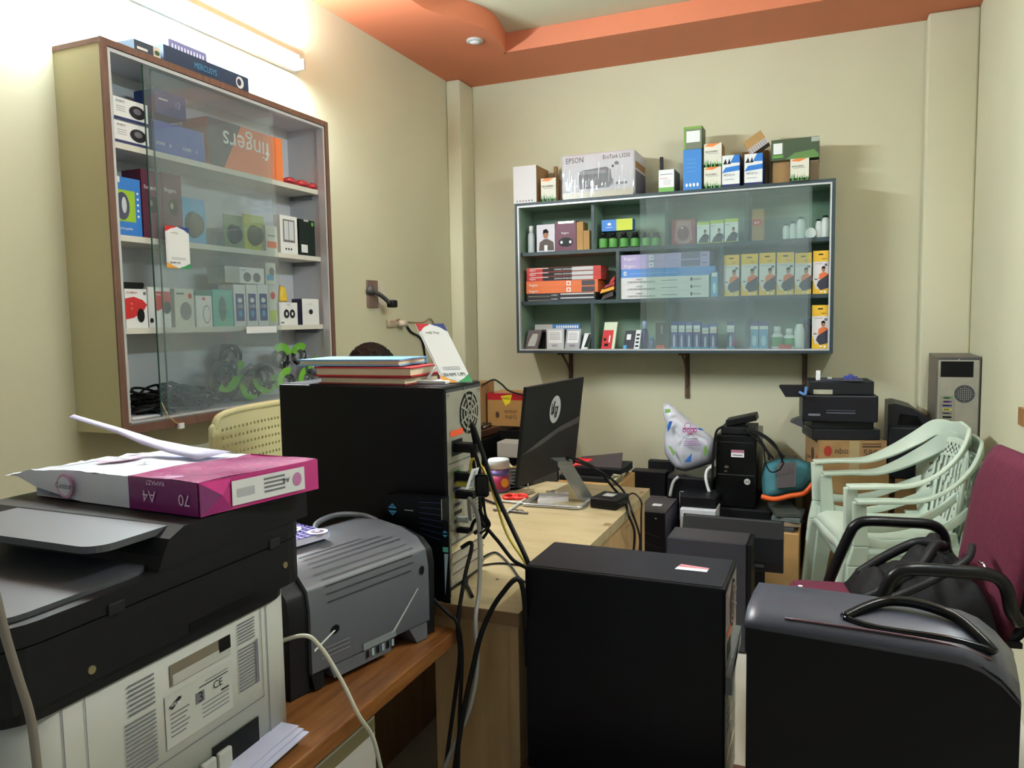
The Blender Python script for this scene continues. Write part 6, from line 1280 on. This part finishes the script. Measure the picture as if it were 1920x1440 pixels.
# white netting / paper under the desk corner
c_ = P(1168, 1010, y=2.75)
mb = MB(); mb.tube([V((-.56, 2.40, .50)), V((-.555, 2.42, .40)), V((-.56, 2.38, .3)), V((-.555, 2.41, .2)), V((-.56, 2.4, .05))], .004, RUBBER); T(mb.build('black_cable'), 'black cable hanging down beside the desk side panel', 'cable')
# dark slate tower
y = 3.1; x0, x1 = X(1251, y), X(1400, y); zt = P(1325, 1014, y=y).z
st_ = thing('computer_tower', 'slate grey tower side on, directly behind the front tower', 'computer', ((x0+x1)/2, y+.09, 0))
MB().box((x0, y, 0.008), (x1, y+.17, zt), M(50, 50, 60, .5, var=.05, scale=4), .004).build('case', st_)
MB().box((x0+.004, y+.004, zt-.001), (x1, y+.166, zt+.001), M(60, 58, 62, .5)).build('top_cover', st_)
MB().box((x1-.001, y+.003, .01), (x1+.02, y+.167, zt), BLACK, .006).build('front_bezel', st_)
mb = MB()
for xx in (x0+.02, x1-.03):
    for yy in (y+.02, y+.14): mb.box((xx, yy, 0), (xx+.012, yy+.012, .009), RUBBER)
mb.build('foot', st_)
# monitor lying with its back to us
y = 3.40; x0, x1 = X(1279, y), X(1470, y); zt = (P(1279, 980, y=y).z+P(1470, 968, y=y).z)/2; zb = P(1470, 1080, y=y).z
mm = thing('desktop_monitor', 'black monitor seen from behind standing on the floor among the towers', 'monitor', ((x0+x1)/2, y+.05, 0))
mb = MB(); mb.prism([(x0, y, zt-.07), (x0, y+.035, zt), (x0, y+.055, zt), (x0, y+.055, zb), (x0, y+.02, zb), (x0, y, zb+.05)], (x1-x0, 0, 0), M(24, 24, 28, .4)); mb.build('rear_shell', mm, mods=(bev(.012, 3),))
mb = MB(); mb.prism([(x0+.01, y+.0005, zt-.072), (x1-.01, y+.0005, zt-.072), (x1-.01, y+.036, zt-.001), (x0+.01, y+.036, zt-.001)], (0, -.0008, 0), M(44, 44, 50, .4)); mb.build('top_slope', mm)
mb = MB(); mb.box(((x0+x1)/2-.03, y+.02, .01), ((x0+x1)/2+.03, y+.045, zb+.05), BLACK); mb.box(((x0+x1)/2-.11, y-.03, 0), ((x0+x1)/2+.11, y+.12, .012), BLACK, .004); mb.build('stand', mm)
F = FR((x0, y-.001, zb), (x1-x0, 0, 0), (0, 0, zt-zb)); mb = MB(); mb.r(F, .62, .12, .82, .18, M(50, 50, 54)); mb.build('port_cover', mm)
# cartons and junk near the chair
y = 3.62; zk = P(1470, 1000, y=y).z
blk('carton', 'brown carton on the floor just left of the green plastic chairs', 'carton', X(1436, y), X(1500, y), y, y+.3, 0, zk, KRAFT)
zj = zk+.001
for k, (pa, pb_, cc_, dz, dd) in enumerate(((1440, 1500, DGREY, .0, .0), (1446, 1496, M(150, 130, 110), .022, .03), (1450, 1505, M(90, 100, 100), .044, .01), (1442, 1492, M(60, 66, 62), .066, .04))):
    mb = MB(); mb.X = Matrix.Translation(V(((X(pa, y)+X(pb_, y))/2, y+.14, zj+dz))) @ Matrix.Rotation(math.radians((-12, 8, -5, 14)[k]), 4, 'Z'); w_ = (X(pb_, y)-X(pa, y))/2
    mb.box((-w_, -.11, 0), (w_, .11, .02), cc_, .002); T(mb.build('circuit_board'), ['dark board at the bottom of the little stack on the brown carton', 'tan board second from the bottom on the brown carton', 'pale green grey board near the top of the stack on the carton', 'uppermost dark board in the stack under the blue bag'][k], 'board', 'boards stacked on the brown carton')
zq = zj+.088
bb3 = thing('fabric_bag', 'teal cloth bag with an orange edge behind the green plastic chairs', 'bag', (-.2, 3.85, zq))
pts = [P(1432, 868, y=3.84), P(1460, 860, y=3.86), P(1495, 860, y=3.86), P(1522, 868, y=3.86), P(1526, 900, y=3.82), P(1510, 920, y=3.80), P(1480, 925, y=3.78), P(1452, 934, y=3.76), P(1430, 932, y=3.76), P(1428, 900, y=3.8)]
MB().pillow(pts, (0, -1, .3), .05, M(52, 112, 124, .75, var=.2, scale=9), back=.5, wob=.004, seed=3).build('bag_body', bb3)
MB().tube([P(1428, 931, y=3.73), P(1452, 936, y=3.72), P(1480, 930, y=3.74), P(1508, 924, y=3.76), P(1526, 905, y=3.78)], .012, M(226, 92, 30, .5), 8).build('orange_edge', bb3)
kq = [P(1456, 914, y=3.74), P(1492, 911, y=3.74), P(1494, 866, y=3.78), P(1458, 868, y=3.78)]
mb = MB(); mb.prism(kq, (0, -.018, 0), M(66, 58, 60, .5)); F = FR(kq[0]+V((0, -.019, 0)), kq[1]-kq[0], kq[3]-kq[0])
for i in range(4):
    for j in range(6): mb.r(F, .08+.22*i, .06+.155*j, .24+.22*i, .17+.155*j, M(50, 44, 48), 1)
T(mb.build('numeric_keypad'), 'dark brown keypad leaning on the teal bag', 'keypad')
blk('grey_box', 'dark box behind the teal bag supporting it', 'box', X(1449, 3.92), X(1488, 3.92), 3.92, 4.2, 0, P(1480, 872, y=3.92).z, M(70, 66, 62), .004)
# right corner: cartons with machines
def rbx(cx, cy, ang, w_, d_, z0, z1, mat, r=0.):
    mb = MB(); mb.X = Matrix.Translation(V((cx, cy, 0))) @ Matrix.Rotation(math.radians(ang), 4, 'Z'); mb.box((0, 0, z0), (w_, d_, z1), mat, r)
    Rm = Matrix.Rotation(math.radians(ang), 3, 'Z'); u_ = Rm @ V((w_, 0, 0)); v_ = Rm @ V((0, d_, 0))
    F = FR(V((cx, cy, z0)), u_, V((0, 0, z1-z0))); FL = FR(V((cx, cy, z0))+v_, -v_, V((0, 0, z1-z0)))
    mb.X = None; return mb, F, FL
k0 = P(1536, 828, y=3.80)
zt_ = .775; zb_ = .62
mb, F, FL = rbx(k0.x, k0.y, 16, .30, .24, zb_, zt_, KRAFT2)
mb.t(F, 'nbo', .24, .62, .18, KINK, 3, wmax=.2); mb.e(F, .13, .69, .06, .16, M(170, 50, 40), 3); mb.t(F, '580 W', .66, .54, .2, KINK, 3); mb.r(F, .64, .80, .92, .85, KINK); mb.r(F, .64, .89, .92, .92, KINK); mb.r(F, .1, .32, .3, .4, KINK); mb.r(F, .45, 0, .6, 1, M(170, 150, 110), 1)
mb.e(FL, .55, .5, .1, .2, KINK); mb.t(FL, 'enter', .2, .3, .12, KINK); mb.pg(FL, [(.75, .3), (.85, .6), (.9, .3)], M(190, 70, 40))
T(mb.build('carton'), 'brown carton printed 580 W under the black machines at the right', 'carton')
mb, F, FL = rbx(k0.x-.01, k0.y, 14, .32, .28, .31, zb_-.001, KRAFT); T(mb.build('carton'), 'brown carton under the printed 580 W carton', 'carton')
mb, F, FL = rbx(k0.x-.02, k0.y-.01, 12, .34, .30, 0, .309, KRAFT2); T(mb.build('carton'), 'lowest brown carton of the stack in the right corner', 'carton')
DK = M(30, 30, 36, .42, var=.1, scale=6)
z0 = zt_+.001
mb, F, FL = rbx(k0.x-.03, k0.y+.015, 14, .30, .22, z0, z0+.05, DK, .004); mb.r(FL, .1, .3, .8, .6, BLACK)
T(mb.build('disc_player'), 'flat black player lying on the printed carton', 'player')
z0 += .051
mb, F, FL = rbx(k0.x-.03, k0.y+.02, 13, .27, .2, z0, z0+.036, BLK2, .004); T(mb.build('flat_scanner'), 'thin black unit between the player and the big black printer', 'scanner')
z0 += .037
bp = thing('black_printer', 'big black printer without its lid on top of the stack at the right', 'printer', (k0.x+.1, k0.y+.1, z0))
mb, F, FL = rbx(k0.x-.075, k0.y, 6, .325, .22, z0, z0+.125, M(26, 26, 33, .4), .008); mb.r(F, .32, .32, .70, .36, M(90, 94, 110)); mb.r(F, .32, .42, .70, .45, M(70, 72, 84)); mb.r(F, .08, .22, .24, .30, M(110, 114, 130)); mb.build('body', bp)
mb, F, FL = rbx(k0.x-.045, k0.y+.01, 6, .275, .2, z0+.125, z0+.19, M(30, 32, 36, .5), .006); mb.r(F, .06, .05, .36, .38, M(170, 168, 150)); mb.build('open_top', bp)
c_ = V((k0.x-.09, k0.y, z0+.15)); mb = MB(); mb.prism([c_+V((-.09, -.02, .015)), c_+V((.02, -.01, .015)), c_+V((.02, -.01, -.035)), c_+V((-.06, -.02, -.035))], (0, .1, 0), M(24, 24, 30)); mb.tube([c_+V((0, -.02, -.01)), c_+V((.025, -.025, -.02)), c_+V((.03, -.02, .015))], .007, M(90, 130, 190, .3), 6); mb.build('side_flap', bp)
mb = MB(); zq2 = z0+.19
for dx, h_, mm_ in ((.02, .045, WHITE), (.07, .015, LGREY), (.14, .022, M(60, 70, 150)), (.16, .03, M(60, 70, 150)), (.18, .02, M(50, 60, 130))): mb.box((k0.x-.04+dx, k0.y+.04, zq2), (k0.x-.02+dx, k0.y+.08, zq2+h_), mm_, .003)
mb.box((k0.x+.0, k0.y+.02, zq2), (k0.x+.18, k0.y+.12, zq2+.008), M(60, 60, 76)); mb.build('inner_parts', bp)
mb = MB(); mb.prism([V((k0.x-.075, k0.y-.01, z0+.02)), V((k0.x-.13, k0.y-.0, z0-.005)), V((k0.x-.07, k0.y-.01, z0-.03))], (0, .12, 0), M(60, 60, 66)); mb.build('lower_flap', bp)
# second dark machine at the right
c0 = P(1664, 790, y=3.92)
mb = MB()
zl0 = .60; x0 = c0.x; x1 = P(1742, 800, y=3.92).x
blk('carton', 'brown carton under the dark machine between the printer stack and the silver tower', 'carton', x0+.035, x1+.0, 3.9, 4.16, 0, zl0, KRAFT2)
dm = thing('scanner_printer', 'dark machine with curved lid between the printer stack and the silver tower', 'printer', ((x0+x1)/2, 4.0, zl0))
MB().box((x0+.002, 3.89, zl0+.001), (x1, 4.16, P(1700, 800, y=3.9).z), M(24, 25, 30, .4), .01, 3).build('body', dm)
zc_ = P(1700, 800, y=3.9).z
MB().prism([(x0+.0, 3.90, zc_), (x0+.0, 3.90, zc_+.10), (x0+.03, 3.90, zc_+.105), (x0+.10, 3.90, zc_+.085), (x1-.02, 3.90, zc_+.045), (x1+.02, 3.90, zc_+.02), (x1+.02, 3.90, zc_)], (0, .25, 0), M(32, 32, 37, .4)).build('curved_lid', dm)
MB().prism([(x0+.04, 3.895, zc_+.01), (x0+.05, 3.895, zc_+.06), (x0+.12, 3.895, zc_+.05), (x1-.03, 3.895, zc_+.01)], (0, .01, 0), GLOSSK).build('screen', dm)
MB().box((x1-.03, 3.88, zc_-.02), (x1+.0, 3.9, zc_+.012), M(120, 100, 90), .003).build('knob', dm)
# silver tower on cartons
sx0, sx1 = P(1757, 700, y=3.84).x, P(1838, 700, y=3.84).x
blk('carton', 'brown carton standing on the floor under the silver tower', 'carton', sx0-.02, sx1, 3.84, 4.16, 0, .40, KRAFT)
blk('carton', 'upper brown carton directly under the silver tower', 'carton', sx0-.02, sx1, 3.84, 4.16, .401, .735, KRAFT2)
zts = P(1800, 668, y=3.84).z
t3 = thing('computer_tower', 'silver tower with missing power supply standing high in the right corner', 'computer', ((sx0+sx1)/2, 4.0, .736))
MB().box((sx0-.002, 3.84, .736), (sx1+.002, 4.15, zts), M(92, 84, 78, .45), .003).build('case', t3)
F = FR((sx0+.004, 3.8395, .75), (sx1-sx0-.008, 0, 0), (0, 0, zts-.76)); rearpanel(F, t3, False)
# ================================================================ two stacked pale green plastic chairs
def gchair(name, label, org, ang, mat, dz=0.):
    t = thing(name, label, 'chair', (0, 0, 0), 'stacked plastic chairs')
    AW = .262; AZ = .66; BTX, BTZ = -.285, .852
    def strip(path, wv, th, parent, nm, mods=()):   # flat band: path of (centre, half-width vector)
        mb = MB(); q = []
        P_ = [V(p) for p, _ in path]; Wv = [V(w) for _, w in path]
        for arr in (P_, Wv):
            r_ = []
            for i in range(len(arr)-1):
                p0, p1, p2, p3 = arr[max(i-1, 0)], arr[i], arr[i+1], arr[min(i+2, len(arr)-1)]
                for k in range(6): tt = k/6; r_.append(.5*((2*p1)+(p2-p0)*tt+(2*p0-5*p1+4*p2-p3)*tt*tt+(3*p1-p0-3*p2+p3)*tt**3))
            r_.append(arr[-1]); q.append(r_)
        vs = []
        for c_, w_ in zip(*q): vs += [c_-w_, c_+w_]
        mb.add(vs, [(2*i, 2*i+1, 2*i+3, 2*i+2) for i in range(len(q[0])-1)], mat, True)
        return mb.build(nm, parent, mods=(solid(th), bev(.003, 2)))
    # arm and back rim in one sweep
    half = [((.225, AW, AZ-.005), (0, .030, 0)), ((.12, AW+.008, AZ), (0, .030, 0)), ((0, AW+.008, AZ+.005), (0, .030, .004)), ((-.10, AW-.004, AZ+.045), (.004, .030, .012)), ((-.19, AW-.045, AZ+.11), (.008, .028, .02)), ((-.25, AW-.11, AZ+.17), (.008, .018, .03)), ((BTX, .06, BTZ-.03), (.008, .006, .044)), ((BTX-.005, 0, BTZ-.022), (.008, 0, .046))]
    full = half+[((c_[0], -c_[1], c_[2]), (w_[0], -w_[1], w_[2])) for c_, w_ in half[-2::-1]]
    # keep the width vectors continuous across the top
    full2 = [(c_, w_ if i < len(half) else (w_[0], w_[1], w_[2])) for i, (c_, w_) in enumerate(full)]
    for nm_, seg in (('arm_rim', half), ('arm_rim', [((c_[0], -c_[1], c_[2]), (w_[0], -w_[1], w_[2])) for c_, w_ in half])): strip(seg, None, .014, t, nm_)
    # backrest with cut openings
    n, m = 56, 60; mb = MB(); vs = []
    def bw(tt): return .165+.075*math.sin(min(1, tt*1.1)*math.pi*.5)
    def topz(s): a = abs(2*s-1); return .445+(BTZ-.045-.445)*(1-.34*a**2.6)
    def bp_(s, tt): z = .44+(topz(s)-.44)*tt; x_ = -.205-.085*((z-.44)/.45)+.045*(2*s-1)**2*(.4+.6*tt); return V((x_, (2*s-1)*bw(tt), z))
    vs = [bp_(i/n, j/m) for i in range(n+1) for j in range(m+1)]; fs = []
    for i in range(n):
        for j in range(m):
            s, tt = (i+.5)/n, (j+.5)/m; a = abs(2*s-1); hole = False
            if .12 < tt < .50 and a < .62: hole = (int(s*20) % 2 == 0)
            if .56 < tt < .78 and a < .55: hole = (int((s+.12*tt*(1 if s > .5 else -1))*26) % 2 == 0)
            if .82 < tt < .93 and a < .5: hole = ((i//2+j//2) % 2 == 0)
            if .5 < tt < .56 and a < .62: hole = (i//2) % 3 == 0
            if .62 < a < .72 and .2 < tt < .8: hole = (j//2) % 3 == 0
            if not hole: fs.append((i*(m+1)+j, (i+1)*(m+1)+j, (i+1)*(m+1)+j+1, i*(m+1)+j+1))
    mb.add(vs, fs, mat, True); mb.build('backrest', t, mods=(solid(.005),))
    # seat
    n, m = 20, 20; vs = []
    def sp_(s, tt):
        x_ = .235-.44*s; hw = .235-.05*s; v_ = 2*tt-1; r_ = 1
        if s < .25: hw *= 1-.25*((.25-s)/.25)**2*.6
        z = .452-.03*max(0, (.12-s)/.12)**2-.012*max(0, abs(v_)-.8)/.2-.008*math.sin(math.pi*s)
        return V((x_, hw*v_, z))
    vs = [sp_(i/n, j/m) for i in range(n+1) for j in range(m+1)]
    mb = MB(); mb.add(vs, [(i*(m+1)+j, i*(m+1)+j+1, (i+1)*(m+1)+j+1, (i+1)*(m+1)+j) for i in range(n) for j in range(m)], mat, True)
    rim = [sp_(0, j/m) for j in range(m+1)]+[sp_(i/n, 1) for i in range(1, n+1)]+[sp_(1, j/m) for j in range(m-1, -1, -1)]+[sp_(i/n, 0) for i in range(n-1, 0, -1)]
    k = len(rim); low = [p+V((.006 if p.x > .15 else 0, 0, -.045+.02*abs(p.y)/.2)) for p in rim]
    mb.add(rim+low, [(i, (i+1) % k, k+(i+1) % k, k+i) for i in range(k)], mat, True); mb.build('seat', t, mods=(solid(.005),))
    # legs: front ones run up to the arms
    for sy in (1, -1):
        mb = MB(); 
        def leg(path):
            for (p0, a0), (p1, a1) in zip(path, path[1:]):
                p0, p1 = V(p0), V(p1); v = [p0+V((dx*a0, dy*.012, 0)) for dx, dy in ((-1, -1), (1, -1), (1, 1), (-1, 1))]+[p1+V((dx*a1, dy*.012, 0)) for dx, dy in ((-1, -1), (1, -1), (1, 1), (-1, 1))]
                mb.add(v, [(0, 1, 5, 4), (1, 2, 6, 5), (2, 3, 7, 6), (3, 0, 4, 7), (0, 3, 2, 1), (4, 5, 6, 7)], mat)
        leg([((.215, sy*(AW-.004), AZ-.008), .024), ((.205, sy*(AW-.012), .48), .028), ((.215, sy*(AW-.02), .40), .036), ((.26, sy*(AW+.01), 0), .020)])
        mb.box((.19, sy*(AW-.02), .40), (.22, sy*.20, .46), mat); mb.build('leg', t, mods=(bev(.004, 2),))
        mb = MB(); leg([((-.17, sy*.175, .46), .035), ((-.20, sy*.19, .30), .034), ((-.26, sy*.225, 0), .02)]); mb.build('leg', t, mods=(bev(.004, 2),))
        strip([((.19, sy*(AW-.012), .50), (0, 0, .02)), ((.10, sy*(AW-.01), .49), (0, 0, .016)), ((-.02, sy*(AW-.02), .51), (0, 0, .016)), ((-.13, sy*(AW-.05), .56), (0, 0, .018)), ((-.2, sy*(AW-.09), .60), (0, 0, .02))], None, .012, t, 'side_rail')
    t.location = V(org)+V((0, 0, dz)); t.rotation_euler = (0, 0, math.radians(ang))
    return t
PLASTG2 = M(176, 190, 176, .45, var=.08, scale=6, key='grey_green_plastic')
ORG_ = (.219, 3.485, 0)
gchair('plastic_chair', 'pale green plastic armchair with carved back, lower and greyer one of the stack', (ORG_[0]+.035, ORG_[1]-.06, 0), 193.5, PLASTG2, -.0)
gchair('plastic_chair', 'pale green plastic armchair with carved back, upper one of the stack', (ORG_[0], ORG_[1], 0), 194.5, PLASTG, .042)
# ================================================================ maroon office chair with black bag
oc_ = thing('office_chair', 'maroon fabric office chair with black tube arms at the right edge', 'chair', (0, 0, 0))
mb = MB(); mb.box((-.20, -.23, .465), (.285, .23, .52), CLOTHM, .025, 4); mb.build('seat', oc_)
mb = MB(); 
def rr3(w_, h_, r_, n=6):
    pts = []
    for cy, cz, a0 in ((w_-r_, -h_+r_, -90), (w_-r_, h_-r_, 0), (-w_+r_, h_-r_, 90), (-w_+r_, -h_+r_, 180)):
        for i in range(n+1): t_ = math.radians(a0+90*i/n); pts.append((cy+r_*math.cos(t_), cz+r_*math.sin(t_)))
    return pts
def bk3(a_, c_): return V((-.225-.15*c_, a_, .73+c_))
pts = [bk3(a_*(.86+.14*(1-max(0, c_)/.26)) if c_ > 0 else a_*(1-.10*(-c_)/.26), c_) for a_, c_ in rr3(.225, .255, .12)]
mb.pillow(pts, (1, 0, .06), .035, CLOTHM, rings=6, back=.8); mb.build('backrest', oc_)
TB_ = M(16, 16, 19, .28)
for sy in (1, -1):
    yy = sy*.235; mb = MB()
    mb.tube([(.15, sy*.20, .47), (.165, yy, .49), (.145, yy, .56), (.105, yy, .665), (.085, yy, .698), (.05, yy, .712), (-.05, yy, .712), (-.13, yy, .708), (-.165, yy, .68), (-.18, yy, .62), (-.21, sy*.2, .58)], .0165, TB_, 12, 6); mb.build('armrest', oc_)
MB().cyl((0, 0, .46), (0, 0, .14), .026, .03, BLACK, 16).build('gas_column', oc_)
for k in range(5):
    a_ = 2*math.pi*k/5+.3; d = V((math.cos(a_), math.sin(a_), 0))
    l = MB().tube([V((0, 0, .13)), d*.14+V((0, 0, .115)), d*.25+V((0, 0, .075))], .018, BLACK, 8).build('base_arm', oc_)
    MB().cyl(d*.25+V((-d.y*.02, d.x*.02, .028)), d*.25+V((d.y*.02, -d.x*.02, .028)), .028, .028, RUBBER, 14).build('caster', l)
MB().box((-.29, -.03, .44), (-.05, .03, .455), BLACK).tube([(-.26, 0, .45), (-.30, 0, .5), (-.295, 0, .72)], .016, BLACK, 8).build('back_support', oc_)
oc_.location = (.205, 2.375, -.0); oc_.rotation_euler = (0, 0, math.radians(190))
OM = Matrix.Translation(V((.205, 2.375, 0))) @ Matrix.Rotation(math.radians(190), 4, 'Z')
bg = thing('black_bag', 'black cloth laptop bag with straps lying on the maroon chair seat', 'bag', OM @ V((-.02, 0, .512)))
mb = MB(); mb.X = OM
vs = []
rnd = random.Random(8); n, m = 40, 30
for i in range(n+1):
    for j in range(m+1):
        s, t_ = i/n, j/m; x_ = .125-.30*s; y_ = -.195+.39*t_; e_ = min(1, 5*min(s, 1-s))**.5*min(1, 5*min(t_, 1-t_))**.5
        h_ = (.075+.11*s+.018*math.sin(9*s+5*t_)+.014*math.sin(17*t_+5*s)+.008*math.sin(31*s-9*t_))*e_; vs.append((x_, y_, .523+max(h_, 0.0)+rnd.uniform(0, .003)*e_))
k = (n+1)*(m+1)
mb.add(vs, [(i*(m+1)+j, i*(m+1)+j+1, (i+1)*(m+1)+j+1, (i+1)*(m+1)+j) for i in range(n) for j in range(m)], BAGK, True)
mb.add([(.125, -.195, .523), (-.175, -.195, .523), (-.175, .195, .523), (.125, .195, .523)], [(0, 1, 2, 3)], BAGK)
mb.build('bag_body', bg)
mb = MB(); mb.X = OM
mb.tube([(.13, .1, .58), (.08, .12, .62), (.0, .1, .67), (-.06, .04, .72), (-.10, -.02, .70)], .014, M(26, 25, 28, .5), 6); mb.tube([(.10, -.12, .58), (.02, -.12, .64), (-.06, -.1, .69), (-.10, 0, .71)], .014, M(26, 25, 28, .5), 6)
mb.tube([(.10, .17, .60), (.0, .185, .66), (-.10, .16, .72), (-.14, .08, .735)], .010, M(34, 33, 36, .5), 6); mb.build('strap', bg)
mb = MB(); mb.X = OM; mb.tube([(-.155, .12, .70), (-.165, .13, .67)], .003, CHROME, 6, 0); mb.tube([(-.15, .10, .70), (-.155, .12, .70)], .003, CHROME, 6, 0); mb.build('zip_pull', bg)
for o in list(bpy.data.objects):
    if o.type == 'MESH' and o.parent is None and 'kind' not in o and 'category' not in o: print('UNTAGGED', o.name)
